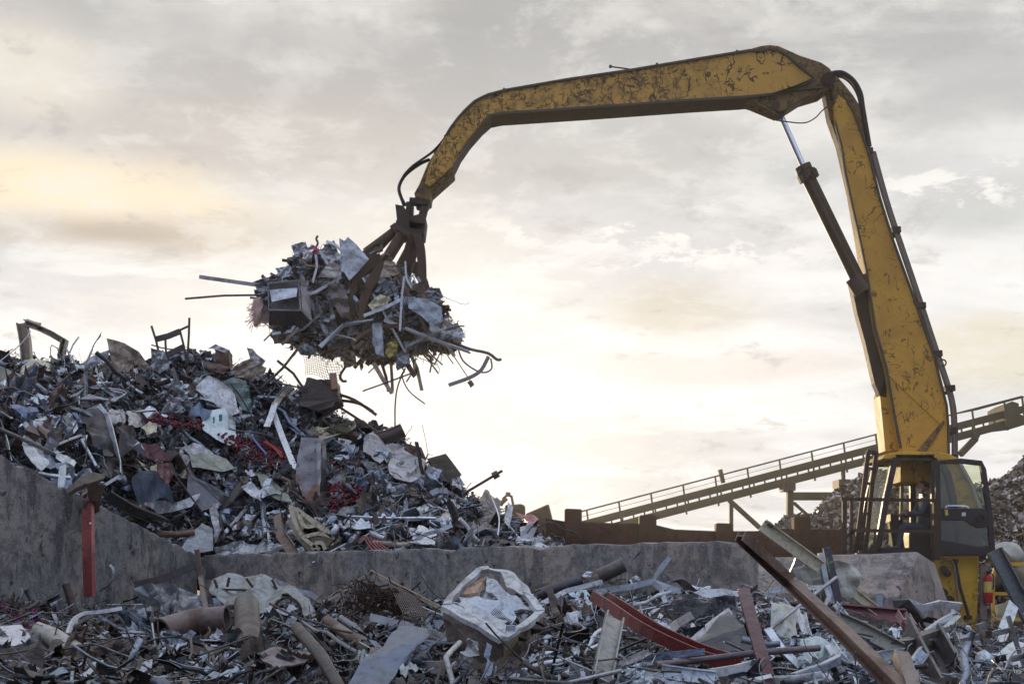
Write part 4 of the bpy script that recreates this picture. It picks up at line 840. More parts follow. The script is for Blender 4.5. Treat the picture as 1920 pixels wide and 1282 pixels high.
# cream car bonnet seen from inside, with stiffening ribs and holes
hd = empty('cream_bonnet', W(595, 1034, hit(595, 1000)-.5), 'cream car bonnet showing its ribbed rusty inside above the wall', 'car panel'); REFS.append((595, 990, 'the cream bonnet'))
d = hit(600, 1000)-.55
bm = sheetbm([W(542, 946, d), W(560, 952, d), W(606, 984, d-.1), W(648, 1016, d-.1), W(652, 1033, d-.1), W(580, 1036, d), W(548, 1000, d)], .03, 3, 4); mk('skin', bm, 'scrap', hd, color=(.58, .50, .36, .05))
for pts in ([(544, 950), (556, 985), (572, 1010), (600, 1030)], [(556, 953), (600, 988), (646, 1022)], [(572, 1006), (600, 1000), (632, 1010)], [(560, 960), (570, 985), (590, 985), (592, 978)], [(586, 1030), (594, 1018), (604, 1018), (610, 1030)], [(622, 1030), (626, 1020), (636, 1020), (642, 1030)]):
    bm = B(); sweep(bm, smoothpath([W(x, y, d-.12) for x, y in pts], 4), rect(.05, .035)); mk('rib', bm, 'scrap', hd, color=(.62, .54, .40, .05))
for cx, cy, rx, ry in ((582, 994, 14, 7), (598, 1028, 9, 7), (633, 1028, 8, 7)):
    bm = B(); a_ = [bm.verts.new(W(cx+rx*math.cos(i*math.pi/7), cy+ry*math.sin(i*math.pi/7), d-.125)) for i in range(14)]; bm.faces.new(a_); bmesh.ops.solidify(bm, geom=bm.faces[:], thickness=.01); mk('opening', bm, 'black', hd)
mark([(540, 944), (560, 950), (652, 1014), (654, 1036), (560, 1036)], d)
BR('angle_strip', 'rusted angle strip against the left side of the cream bonnet', 'bar', [(530, 962), (536, 1000), (560, 1034)], secL(.14, .1, .015), RUST, off=.5)
SH('white_sheets', 'folded white sheet bent like a beak beside the wall top', 'sheet', [(770, 1014), (790, 980), (806, 1000), (816, 1024), (796, 1018)], WHITE, off=.5, cr=.08, mat='clean', ref='the beak shaped sheet')
SH('white_sheets', 'white upright flap beside the beak shaped sheet', 'sheet', [(804, 978), (816, 974), (820, 1012), (806, 1004)], WHITE, off=.5, mat='clean')
SH('white_sheets', 'pale flap at the foot of the heap below the round lid', 'sheet', [(750, 960), (790, 940), (828, 950), (800, 984), (752, 978)], (.42, .38, .38, .2), off=.4, ref='the pale flap')
SH('ribbed_sheet', 'brown ribbed sheet at the right foot of the heap', 'sheet', [(866, 976), (900, 958), (934, 964), (932, 1004), (906, 1016)], (.17, .14, .13, .4), off=.4, rib=.035, sub=4, ref='the brown ribbed sheet')
SH('ribbed_sheet', 'pale pleated sheet beside the brown ribbed one', 'sheet', [(822, 980), (838, 946), (858, 940), (862, 956), (836, 984)], (.40, .36, .32, .3), off=.5, rib=.02, sub=4)
SH('crushed_can', 'crushed red and white tin at the far end of the heap', 'tin', [(948, 1000), (966, 1006), (970, 990), (984, 992), (1000, 996), (996, 1014), (980, 1020), (960, 1012)], (.24, .025, .035, .05), off=.35, cr=.09, mat='clean', ref='the red tin')
SH('crushed_can', 'white torn lid of the crushed red tin', 'tin', [(972, 988), (990, 992), (1000, 994), (996, 1002), (978, 998)], WHITE, off=.7, cr=.1, mat='clean')
for k in range(5):
    BR('red_cable', 'red cable in the small bundle on the wall top below the cream bonnet', 'cable', [(682+k*6, 1006), (690+k*6, 1020), (700+k*8, 1032)], circ(.011, 6), (.22, .03, .03, 0), off=.5, sm=3, mat='clean', group='red cables in a bundle on the wall top')
for k in range(3):
    BR('red_cable', 'bright red cable running down to the bead netting', 'cable', [(494+k*3, 828), (512+k*2, 838+k*2), (530, 850+k*4)], circ(.02, 6), (.32, .03, .03, 0), off=.6, sm=4, mat='clean', group='bright red cables above the netting')
BR('blue_rod', 'thin bright blue rod near the long white strip', 'rod', [(472, 818), (486, 836), (500, 852)], circ(.018, 6), (.10, .18, .42, .1), off=.7, mat='clean')
BR('loose_pipe', 'silver pipe joint fallen under the column of rust', 'pipe', [(658, 1012), (684, 990), (700, 1002), (722, 1010)], circ(.035, 8), ALU, off=.6, mat='clean', smooth=60)
BR('loose_pipe', 'grey pipe lying flat along the heap foot by the wall', 'pipe', [(700, 1018), (750, 1022), (770, 1020)], circ(.04, 8), TAN, off=.4, smooth=60)
BR('loose_pipe', 'square white tube bent upright near the wall end of the heap', 'tube', [(882, 1026), (880, 1004), (906, 988)], rect(.05, .05), PALE, off=.5)
SH('folded_sheet', 'long folded grey sheet lying on the wall top left of the bonnet', 'sheet', [(398, 1018), (440, 1012), (500, 1016), (536, 1028), (500, 1038), (400, 1038)], STEEL, off=.4, rib=.02, sub=4, ref='the long folded sheet')
SH('folded_sheet', 'pale hooked sheet hanging to the wall top above the thin post', 'sheet', [(396, 940), (410, 944), (414, 990), (402, 1020), (400, 980)], STEEL, off=.6, ref='the hooked sheet')
SH('folded_sheet', 'grey triangular plate behind the corner of the walls', 'plate', [(338, 1030), (360, 1000), (378, 980), (400, 990), (400, 1036), (366, 1038)], (.27, .29, .31, .3), off=.45, cr=.05, mat='clean', ref='the triangular plate')
SH('crumpled_bumper', 'long pale crumpled bumper under the blue bonnet', 'car panel', [(250, 952), (290, 936), (330, 940), (372, 926), (366, 946), (320, 958), (270, 962)], STEEL, off=.6, cr=.12, ref='the crumpled bumper')
BR('dark_gutter', 'dark gutter lying along the sloping wall top', 'gutter', [(200, 926), (240, 950), (300, 974), (306, 978)], secC(.14, .08, .015), DARK, off=.7, wpx=18)
BR('loose_pipe', 'brown pipe lying between the gutter and the triangular plate', 'pipe', [(288, 1000), (330, 1002), (364, 998)], circ(.05, 10), RUST, off=.5, smooth=60, hollow=.05)
BR('loose_pipe', 'thin straight conduit across the round dark plates at the left edge', 'pipe', [(-20, 796), (40, 822), (100, 850)], circ(.025, 6), MID, off=.8, smooth=60)
M['under0'] = simplemat('dark wet timber', (.11, .07, .045), .85, 0, .6, 9, (.04, .025, .018), .5, .6)
# stump and hanging red channel on the sloping wall
st = empty('timber_stump', W(178, 950, 15.3), 'split brown timber stump with a pale cap on the sloping wall', 'timber'); REFS.append((170, 915, 'the timber stump'))
bm = B(); sweep(bm, [W(177, 958, 15.5), W(177, 936, 15.4), W(178, 908, 15.4)], circ(.09, 9), scale=[.5, .8, 1.15])
for v in bm.verts: v.co += Vector((1, 1, 0))*.05*mnoise.noise(v.co*7)
mk('trunk', bm, 'under0', st)
bm = sheetbm([W(128, 922, 15.1), W(150, 904, 15.1), W(176, 892, 15.2), (W(194, 895, 15.3)), W(192, 903, 15.2), W(160, 912, 15.0), W(132, 930, 15.0)], .05, 9, 3, .05); mk('cap', bm, 'wood', st)
mark([(125, 890), (198, 888), (196, 966), (158, 966)], 15)
D_ = 14.9
rc = BR('red_channel', 'narrow red steel channel hanging down the dark sloping wall', 'channel', [(168, 931, .9), (168, 960, .4), (169, 1040), (171, 1118)], secC(.145, .05, .01), (.31, .08, .072, 0), D=14.9, mat='scrap', wpx=24, ref='the hanging red channel', up=(0, -1, 0))
bm = B(); pbox(bm, 167.5, 979, 171, 982, 14.84, .02); mk('rivet', bm, 'chrome', rc)
BR('bent_bracket', 'bent silver bar leaning on the sloping wall beside the red channel', 'bar', [(205, 1060), (211, 1066), (212, 1084), (198, 1098), (186, 1106)], circ(.028, 8), STEEL, D=15.2, smooth=60, mat='clean')
# wire mesh on the crest, vertical strips right
def meshsheet(name, label, P, nx, ny, r, col, heap='L', ref=None):
    bm = B(); a, b, c, d = P
    for i in range(nx+1):
        s = i/nx; pts = []
        for j in range(7):
            u = j/6; p = a.lerp(b, s).lerp(d.lerp(c, s), u); p = p+Vector((0, .1*math.sin(s*5+u*4), .03*math.sin(s*7)));  pts.append(p)
        sweep(bm, pts, circ(r, 3))
    for i in range(ny+1):
        s = i/ny; pts = []
        for j in range(7):
            u = j/6; p = a.lerp(d, s).lerp(b.lerp(c, s), u); p = p+Vector((0, .1*math.sin(u*5+s*4), .03*math.sin(u*7))); pts.append(p)
        sweep(bm, pts, circ(r, 3))
    return tag(mk(name, bm, 'rusty', color=col), label, 'mesh')
meshsheet('wire_mesh', 'fine wire mesh hanging between the load and the crest', [W(566, 655, 21.6), W(628, 660, 21.8), W(640, 712, 21.6), W(574, 704, 21.2)], 15, 11, .004, RUST)
meshsheet('wire_mesh', 'small dark wire grid poking out below the dull red cables', [W(450, 836, 20), W(480, 838, 20), W(478, 856, 19.7), W(448, 852, 19.7)], 8, 3, .006, STEEL)
for k, pts in enumerate(([(630, 738), (665, 750), (706, 778)], [(636, 750), (672, 756), (700, 772)])):
    BR('perforated_strip', ('upper', 'lower')[k]+' thin perforated strip curving out from the heap edge', 'strip', pts, rect(.05, .012), RUST, D=21.4+k*.1, sm=4, mat='rusty')
BR('thin_rod', 'long thin rod leaning down the heap edge under the strips', 'rod', [(624, 755), (660, 778), (712, 812)], circ(.022, 6), RUST, D=21.3)
BR('thin_rod', 'slim rod sloping up from the heap to the load', 'rod', [(490, 728), (530, 690), (566, 644)], circ(.022, 6), DRUST, D=21.2)
BR('thin_rod', 'curved rod leaning down beside the wire mesh', 'rod', [(520, 676), (550, 700), (574, 736)], circ(.022, 6), DRUST, D=21.0)
crushbox('rusty_drum', 'dark torn drum below the wire mesh on the heap edge', 'drum', [(575, 708), (628, 712), (636, 752), (600, 772), (560, 760)], .6, (.08, .055, .045, .1), 'L', D=21.0, ref='the dark torn drum', mat='rusty')
BR('pink_tube', 'pinkish rounded tube standing beside the dark torn drum', 'tube', [(624, 700), (626, 715), (628, 730)], circ(.06, 8), (.35, .2, .15, 0), D=20.9, smooth=60)
crushbox('white_block', 'chalky white block among the cable loops', 'block', [(200, 772), (222, 766), (224, 790), (202, 792)], .3, (.45, .43, .42, 0), 'L', off=.5, mat='clean', ref='the chalky block')
crushbox('white_block', 'ribbed pale canister beside the chalky block', 'canister', [(238, 770), (262, 774), (262, 800), (240, 796)], .3, (.45, .42, .38, 0), 'L', off=.5, mat='clean')
crushbox('white_block', 'small white canister tilted near the bead netting', 'canister', [(266, 772), (280, 760), (290, 770), (276, 784)], .25, WHITE, 'L', off=.6, mat='clean', cr=.03)
SH('small_sheet', 'round cream sheet just below the white canister', 'sheet', [(264, 802), (280, 790), (296, 796), (292, 812), (274, 816)], CREAM, off=.55, mat='clean')
# cable loops
for k in range(5):
    BR('cable_loop', 'grey cable loop in the tangle above the dark car wing', 'cable', [(130+k*6, 745-k), (160+k*3, 732-k*3), (200+k*2, 728+k*3), (236-k*5, 736+k*3), (210, 748+k), (150+k*4, 748-k*2)], circ(.016, 6), STEEL, off=.6, sm=5, mat='clean', group='loops of grey cable above the dark car wing', wpx=4)

# red bead netting: three spreads of strung beads
def beads(label, region, n, seed):
    r = random.Random(seed); bm = B(); pts = []
    d0 = None
    for i in range(n):
        s = r.random(); u = r.random(); x = (1-u)*((1-s)*region[0][0]+s*region[1][0])+u*((1-s)*region[3][0]+s*region[2][0]); y = (1-u)*((1-s)*region[0][1]+s*region[1][1])+u*((1-s)*region[3][1]+s*region[2][1])
        d = hit(x, y)-.42-r.random()*.12; p = W(x, y, d); L = px(r.uniform(4, 8)); a = (i % 2)*1.2-.5+r.gauss(0, .25)
        q = p+Vector((math.cos(a)*L, r.uniform(-.03, .03), math.sin(a)*L)); sweep(bm, [p, (p+q)/2+Vector((0, -.02, 0)), q], circ(.015, 5), scale=[.6, 1.4, .6])
    tag(mk('bead_netting', bm, simplemat('dull red plastic', (.19, .028, .04), .45, 0, .5, 15)), label, 'netting')
beads('upper spread of red bead netting below the slatted grille', [(262, 775), (382, 785), (380, 806), (268, 792)], 120, 1)
beads('middle spread of red bead netting around the olive sheets', [(400, 810), (520, 838), (556, 885), (470, 872)], 420, 2)
beads('lower spread of red bead netting right of the rust streaked column', [(612, 870), (672, 868), (682, 930), (616, 965)], 260, 3)

# ---- foreground pieces
KW = dict(heap='F')
BR('steel_joist', 'big rust brown joist leaning across the right foreground', 'joist', [(1388, 1004, 0), (1480, 1090, -1.2), (1580, 1185, -2.6), (1720, 1325, -4.5)], secI(.16, .15, .025), (.15, .085, .06, .1), D=12.2, mat='rusty', wpx=40, scale=[.68, .72, .8, .92], ref='the big brown joist', up=(-.6, -1, .6))
BR('white_channel', 'cream painted channel leaning behind the brown joist', 'channel', [(1428, 984), (1480, 1022), (1538, 1064)], secC(.13, .07, .012), CREAM, D=12.6, mat='clean', wpx=22, ref='the cream leaning channel')
bm = B(); slab(bm, [(1438, 984), (1444, 977), (1452, 984), (1448, 990)], 12.55, .02); mk('end_plate', bm, 'brown', bpy.data.objects['white_channel'])
BR('window_profile', 'dark window profile standing upright behind the joist', 'profile', [(1505, 1034), (1494, 1062), (1482, 1088)], rect(.08, .05), MID, D=11.2, mat='clean', wpx=14)
BR('window_profile', 'purple grey profile with green chalk marks standing by the tarp', 'profile', [(1549, 1026), (1560, 1075), (1572, 1130)], rect(.062, .05), (.09, .075, .10, .4), D=11.0, mat='clean', wpx=16, ref='the chalk marked profile')
bm = B()
for a, b in (((1551, 1046), (1553, 1050)), ((1554, 1052), (1552, 1058)), ((1552, 1060), (1556, 1064)), ((1555, 1066), (1554, 1072))): sweep(bm, [W(*a, 10.95), W(*b, 10.95)], rect(.012, .01))
mk('chalk_marks', bm, simplemat('green chalk', (.08, .30, .08), .8), bpy.data.objects['window_profile.001'])
BR('window_profile', 'silver profile just left of the chalk marked one', 'profile', [(1538, 1036), (1548, 1085), (1556, 1118)], rect(.045, .04), ALU, D=11.1, mat='clean', wpx=10)
SH('tarp', 'off white crumpled tarp draped over the concrete block edge', 'tarp', [(1484, 1064), (1520, 1056), (1570, 1050), (1602, 1058), (1614, 1078), (1606, 1112), (1588, 1126), (1560, 1100), (1520, 1096), (1492, 1084)], (.5, .5, .44, 0), D=12.2, cr=.14, sub=4, mat='tarp', ref='the off white tarp')
SH('tarp', 'curled cream lining hanging at the lower edge of the tarp', 'tarp', [(1572, 1120), (1594, 1108), (1602, 1100), (1598, 1124), (1586, 1136)], CREAM, D=12.0, mat='tarp')
# red curved channel
BR('red_beam', 'long curved red steel beam sagging in the foreground', 'beam', [(1122, 1128, .3), (1160, 1152), (1210, 1186), (1270, 1216, -.2), (1330, 1240, -.4), (1385, 1254, -.6)], secC(.15, .09, .015), (.17, .03, .027, .0), heap='F', D=9.6, mat='scrap', sm=3, wpx=44, ref='the curved red beam', up=(.3, -.5, 1))
BR('peeling_post', 'peeling dark red and white post standing in the foreground', 'post', [(1394, 1104, .2), (1410, 1165), (1430, 1235, -.2), (1452, 1310, -.5)], rect(.085, .02), (.09, .022, .026, 0), D=8.4, mat='scrap', wpx=34, ref='the peeling post')
o = bpy.data.objects['peeling_post']
for pts in ([(1402, 1140), (1408, 1152)], [(1418, 1200), (1426, 1228), (1430, 1244)], [(1434, 1250), (1440, 1282), (1444, 1300)]):
    P = [W(x, y, 8.31-.002*k) for k, (x, y) in enumerate(pts)]; bm = B(); sweep(bm, P, rect(.03, .008)); mk('paint_patch', bm, 'mask', o)
BR('maroon_channel', 'maroon channel lying level in front of the concrete block', 'channel', [(1538, 1146), (1600, 1152), (1696, 1160)], secC(.13, .06, .012), (.16, .045, .055, .1), D=10.6, mat='clean', wpx=26, ref='the level maroon channel', up=(0, -1, .5))
BR('maroon_channel', 'short maroon channel turned down at the corner', 'channel', [(1690, 1158), (1700, 1176), (1714, 1200)], secC(.11, .06, .012), (.20, .07, .09, .1), D=10.3, mat='clean', wpx=24)
BR('grey_channel', 'long grey green channel sloping below the maroon one', 'channel', [(1568, 1162), (1620, 1186), (1690, 1224)], secC(.12, .05, .01), (.15, .15, .13, .4), D=9.4, mat='clean', wpx=30, ref='the grey green channel', up=(-.4, -1, .8))
# heavy column base with square pocket, bottom right
cb = empty('heavy_column', W(1745, 1290, 7.6), 'heavy dark steel column with a bolted square plate', 'column'); REFS.append((1740, 1240, 'the heavy dark column'))
bm = B(); sweep(bm, [W(1722, 1200, 8.0), W(1752, 1260, 7.5), W(1790, 1330, 6.9)], secC(.2, .14, .02), up=(0, -1, .3)); mk('web', bm, 'scrap', cb, color=(.075, .07, .075, .4))
bm = B(); sweep(bm, [W(1690, 1206, 7.7), W(1762, 1180, 8.0)], rect(.03, .14)); mk('head_plate', bm, 'scrap', cb, color=(.1, .095, .1, .4))
bm = B(); sweep(bm, [W(x, y, 7.35) for x, y in ((1724, 1232), (1750, 1222), (1760, 1246), (1736, 1258))], rect(.018, .025), closed=True); mk('square_plate', bm, 'scrap', cb, color=(.12, .105, .10, .3))
bm = B(); sweep(bm, [W(1743, 1244, 7.3), W(1741, 1241, 7.5)], circ(.035, 12)); mk('bolt', bm, 'rusty', cb, color=RUST)
mark([(1690, 1195), (1765, 1180), (1800, 1282), (1740, 1282)], 7.6)
BR('rusty_column', 'short rough rusty column left of the heavy dark one', 'column', [(1688, 1228), (1700, 1260), (1716, 1310)], rect(.09, .07), (.18, .13, .10, .1), D=7.8, mat='rusty', wpx=30)
# washing machine
_W = W
def W(px, py, D): return _W(px, py, D*.86)
wm = empty('washing_machine', W(920, 1240, 9.0), 'crushed white washing machine lying open side up', 'appliance'); REFS.append((920, 1140, 'the crushed washing machine'))
D0 = 9.0; C = {k: W(*v) for k, v in dict(a=(838, 1136, 9.2), b=(945, 1198, 8.6), c=(1010, 1150, 9.3), d=(916, 1068, 9.8), e=(832, 1158, 9.2), f=(944, 1232, 8.6), g=(1006, 1190, 9.3), e2=(850, 1235, 9.2), f2=(940, 1268, 8.7), g2=(985, 1240, 9.2)).items()}
bm = sheetbm([C['a'], C['b'], C['f2'], C['e2'], C['e']], .05, 2, 3, .01); mk('side', bm, 'scrap', wm, color=(.13, .11, .10, .1))
bm = sheetbm([C['b'], C['c'], C['g'], C['g2'], C['f2']], .07, 6, 3, .01); mk('side', bm, 'rusty', wm, color=(.34, .27, .21, .1))
for pts, w, s_ in (([(838, 1136, 9.2), (945, 1200, 8.6)], .075, 0), ([(945, 1198, 8.6), (1010, 1150, 9.3)], .05, 0), ([(838, 1134, 9.2), (862, 1104, 9.6), (900, 1070, 9.8), (918, 1068, 9.8)], .05, 0), ([(916, 1070, 9.8), (960, 1078, 9.8), (985, 1108, 9.6), (1010, 1148, 9.3)], .05, 0)):
    P = [W(*q) for q in pts]; P = smoothpath(P, s_) if s_ else P
    bm = B(); P = [A_.lerp(B_, i/6) for A_, B_ in zip(P, P[1:]) for i in range(6)]+[P[-1]]; sweep(bm, P, rect(w, .03), up=(0, -.3, 1))
    for v in bm.verts: v.co += Vector((mnoise.noise(v.co*8), mnoise.noise(v.co*8+Vector((5, 5, 5))), mnoise.noise(v.co*8+Vector((9, 1, 5)))))*.02
    mk('rim', bm, 'scrap', wm, color=(.46, .47, .48, .1))
bm = sheetbm([W(858, 1132, 9.25), W(870, 1128, 9.3), W(950, 1176, 8.75), W(948, 1190, 8.65), W(900, 1166, 8.9)], .08, 3, 2, .01); mk('drum_lip', bm, 'scrap', wm, color=(.45, .47, .5, .2))
bm = sheetbm([W(913, 1082, 9.7), W(1000, 1142, 9.35), W(966, 1152, 9.3), W(912, 1114, 9.55)], .13, 5, 4, .01); mk('inner_panel', bm, 'scrap', wm, color=(.38, .41, .46, .3))
bm = sheetbm([W(855, 1122, 9.5), W(912, 1110, 9.6), W(968, 1152, 9.25), W(945, 1176, 8.95), W(880, 1142, 9.2)], .14, 8, 4, .01); mk('tub', bm, 'scrap', wm, color=(.42, .46, .52, .3))
bm = B()
for k in range(13):
    x, y = 921+k*2.6, 1148+k*1.8; sweep(bm, [W(x, y, 9.12), W(x+7, y-8+k*.2, 9.2)], rect(.004, .01))
mk('vent_slots', bm, 'black', wm)
bm = B(); pbox(bm, 946, 1172, 966, 1186, 8.75, .1); mk('control_box', bm, 'clean', wm, color=(.3, .36, .42, .2))
bm = sheetbm([W(896, 1108, 9.5), W(914, 1080, 9.75), W(882, 1092, 9.8), W(866, 1118, 9.5)], .12, 9, 3, .03); mk('torn_insulation', bm, 'rusty', wm, color=(.38, .25, .16, 0))
bm = sheetbm([W(938, 1074, 9.7), W(968, 1084, 9.7), W(984, 1118, 9.5), W(950, 1098, 9.6)], .1, 10, 3, .01); mk('torn_flap', bm, 'clean', wm, color=(.5, .5, .48, .1))
mark([(838, 1130), (916, 1066), (985, 1100), (1012, 1150), (990, 1255), (850, 1250)], 8.6)
W = _W
# wire basket
wb = B(); P = [W(x, y, D) for x, y, D in ((1012, 1152, 9.4), (1060, 1144, 9.6), (1102, 1156, 9.4), (1058, 1178, 9.0))]
for i in range(13):
    s = i/12; a = P[0].lerp(P[3], s); b = P[1].lerp(P[2], s); sweep(wb, [a, a.lerp(b, .5)+Vector((0, 0, -.05)), b], circ(.003, 4))
for i in range(6):
    s = i/5; a = P[0].lerp(P[1], s); b = P[3].lerp(P[2], s); sweep(wb, [a, a.lerp(b, .5)+Vector((0, 0, -.05)), b], circ(.004, 4))
tag(mk('wire_basket', wb, 'clean', color=TAN), 'shallow wire basket beside the crushed washing machine', 'basket'); REFS.append((1058, 1162, 'the wire basket'))
# frame with mesh left of the washing machine
fr = empty('angle_iron_cage', W(740, 1160, 11), 'angle iron frame holding torn wire mesh and roots', 'frame'); REFS.append((740, 1110, 'the angle iron frame'))
for pts in ([(612, 1120, 11.3), (698, 1070, 11.6)], [(698, 1069, 11.6), (770, 1106, 11.0), (836, 1140, 10.5)], [(640, 1160, 10.6), (700, 1176, 10.2)], [(740, 1126, 10.9), (790, 1108, 11.0)]):
    bm = B(); sweep(bm, [W(*q) for q in pts], secL(.035, .03, .006)); mk('angle_bar', bm, 'rusty', fr, color=TAN)
bm = B(); P = [W(728, 1090, 11.2), W(770, 1108, 11.0), W(806, 1156, 10.3), W(756, 1150, 10.4)]
for i in range(12):
    s = i/11; sweep(bm, [P[0].lerp(P[1], s), P[3].lerp(P[2], s)], circ(.004, 4)); sweep(bm, [P[0].lerp(P[3], s), P[1].lerp(P[2], s)], circ(.004, 4))
mk('mesh', bm, 'rusty', fr, color=DRUST)
rs = random.Random(5); bm = B()
for i in range(170):
    c = W(rs.gauss(705, 28), rs.gauss(1122, 13), 10.9+rs.random()*.4); v = Vector((rs.gauss(0, .12), rs.gauss(0, .08), rs.gauss(0, .09)))
    sweep(bm, smoothpath([c, c+v*.5+Vector((rs.gauss(0, .03), 0, rs.gauss(0, .04))), c+v], 3), circ(rs.uniform(.003, .008), 4))
tag(mk('root_tangle', bm, simplemat('dead root brown', (.055, .03, .022), .9)), 'tangle of brown roots and fibres caught in the wire frame', 'roots')
mark([(615, 1122), (698, 1070), (836, 1140), (780, 1160), (660, 1160)], 10.9)
SH('blue_grey_sheet', 'bent blue grey steel sheet lying in the middle foreground', 'sheet', [(752, 1172, .3), (800, 1180), (806, 1192), (776, 1222), (748, 1250), (716, 1300, -.2), (640, 1300, -.2), (680, 1240)], (.13, .155, .20, .6), heap='F', off=.35, cr=.06, mat='clean', ref='the blue grey sheet', sub=3)
BR('flat_bar', 'long flat grey bar lying above the blue grey sheet', 'bar', [(694, 1156), (760, 1172), (850, 1200), (866, 1206)], rect(.055, .01), STEEL, heap='F', off=.35)
bt = BR('steel_cylinder', 'grey dented steel cylinder standing with its end cap showing', 'cylinder', [(462, 1132), (465, 1180), (468, 1216)], circ(.10, 22), (.04, .04, .045, .3), D=9.8, mat='rusty', wpx=50, ref='the dented cylinder', smooth=40)
P = W(469, 1206, 9.68); bm = B(); sweep(bm, [P, P+Vector((0, .04, .012))], circ(.098, 22)); mk('end_cap', bm, 'rusty', bt, color=RUST, smooth=40)
bm = B(); sweep(bm, [P+Vector((0, -.006, 0)), P+Vector((0, .02, 0))], circ(.01, 8)); mk('end_hole', bm, 'black', bt)
BR('rusty_pipe', 'fat rusty pipe lying beside the dented cylinder', 'pipe', [(300, 1184), (360, 1166), (426, 1160)], circ(.11, 18), (.12, .085, .075, .1), D=10.2, mat='rusty', wpx=48, hollow=.3, smooth=50, ref='the fat rusty pipe')
BR('lever_rod', 'thin lever arm fixed to the end of the fat rusty pipe', 'arm', [(306, 1186), (330, 1170), (336, 1168)], circ(.03, 8), MID, D=9.9, smooth=60)
# white car side with wheel arch
cp = empty('car_side', W(500, 1150, 12), 'white crumpled car side with a dark wheel arch', 'car panel'); REFS.append((500, 1110, 'the white car side'))
bm = sheetbm([W(396, 1088, 12.4), W(450, 1078, 12.4), W(500, 1082, 12.2), W(540, 1098, 12.0), W(578, 1116, 11.8), W(592, 1148, 11.5), W(566, 1150, 11.4), (W(560, 1126, 11.6)), W(530, 1118, 11.7), W(512, 1136, 11.5), W(500, 1150, 11.4), W(440, 1140, 11.5), W(392, 1118, 11.9)], .06, 12, 5, .006, 0, 8); mk('panel', bm, 'scrap', cp, color=(.24, .25, .25, .6))
bm = B(); sweep(bm, [W(539+26*math.cos(a), 1148-28*math.sin(a), 11.45) for a in [math.pi*i/10 for i in range(11)]], rect(.02, .06)); mk('arch_lip', bm, 'dark', cp)
for pts in ([(400, 1104), (470, 1106), (540, 1116), (580, 1140)], [(510, 1086), (524, 1114)], [(402, 1086), (410, 1108)], [(430, 1082), (426, 1100)], [(462, 1084), (478, 1106)], [(395, 1118), (450, 1120), (500, 1128)]):
    bm = B(); sweep(bm, [W(x, y, 11.95) for x, y in pts], rect(.02, .03)); mk('crease', bm, 'dark', cp)
mark([(392, 1080), (500, 1080), (592, 1148), (500, 1150), (392, 1120)], 11.8)
BR('rusty_tube', 'rusty tube lying across the white car side', 'tube', [(442, 1094), (480, 1116), (524, 1142)], circ(.05, 10), (.14, .09, .08, .2), D=11.0, smooth=60, hollow=.05, mat='rusty', ref='the rusty tube')
BR('door_trim', 'dark trim strip with a white end behind the white car side', 'strip', [(514, 1088), (560, 1108), (580, 1112), (596, 1122)], rect(.05, .03), STEEL, D=11.9)
SH('crushed_bonnet', 'crushed grey car bonnet folded against the sloping wall', 'car panel', [(246, 1104), (262, 1092), (300, 1086), (340, 1092), (378, 1110), (392, 1146), (330, 1150), (300, 1144), (296, 1118), (262, 1106)], (.24, .25, .26, .6), D=12.6, cr=.2, sub=4, ref='the crushed grey bonnet', f=5)
BR('folded_edge', 'black folded bonnet edge arching over the crushed grey one', 'strip', [(252, 1096), (300, 1086), (350, 1066), (380, 1055), (393, 1066), (392, 1086)], rect(.07, .05), DARK, D=12.8, sm=3)
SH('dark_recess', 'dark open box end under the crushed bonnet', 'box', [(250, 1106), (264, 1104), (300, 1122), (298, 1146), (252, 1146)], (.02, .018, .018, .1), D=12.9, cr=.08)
BR('upright_rod', 'thin rusty post standing against the corner of the walls', 'post', [(369, 1030), (376, 1080), (388, 1148)], rect(.042, .03), (.13, .085, .07, .1), D=11.5, mat='rusty', ref='the thin rusty post')
BR('upright_rod', 'short dark pipe standing open beside the hanging red channel', 'pipe', [(123, 1094), (132, 1122), (139, 1152)], circ(.035, 10), DRUST, D=11, smooth=60, hollow=.05, mat='rusty', ref='the open standing pipe')
BR('upright_rod', 'short black stub pipe near the left edge of the wall', 'pipe', [(52, 1104), (60, 1118), (66, 1134)], circ(.04, 10), DARK, D=11.5, smooth=60)
BR('bent_strip', 'bent whitish strip curving down in the left foreground', 'strip', [(228, 1140), (190, 1146), (156, 1150), (138, 1162), (128, 1186), (124, 1208)], rect(.028, .02), PALE, D=9.2, sm=3, mat='clean', ref='the bent whitish strip')
BR('cream_tube', 'chipped cream roll lying in the left foreground', 'roll', [(66, 1184), (100, 1196), (146, 1226)], circ(.07, 12), (.36, .33, .28, .05), D=8.2, smooth=50, wpx=30, ref='the chipped cream roll', hollow=.05)
SH('white_box', 'dirty white flat box at the left edge of the picture', 'box', [(-20, 1176), (40, 1172), (58, 1196), (30, 1212), (-20, 1210)], (.5, .49, .5, 0), D=8.2, cr=.05, mat='clean')
bm = B(); rs = random.Random(2)
for i in range(70): c = W(47, 1168, 9.0); v = Vector((rs.gauss(0, .035), rs.gauss(0, .03), rs.gauss(0, .028))); sweep(bm, [c+v, c+v*1.7], rect(.006, .006))
tag(mk('tinsel_tuft', bm, simplemat('magenta tinsel', (.30, .02, .17), .5)), 'tuft of magenta tinsel at the left edge', 'tinsel')
BR('long_pipe', 'long brown pipe sloping to the bottom edge of the picture', 'pipe', [(556, 1176), (600, 1226), (648, 1310)], circ(.028, 12), (.035, .03, .03, .2), heap='F', off=.4, smooth=60, wpx=26, mat='rusty', ref='the long brown pipe')
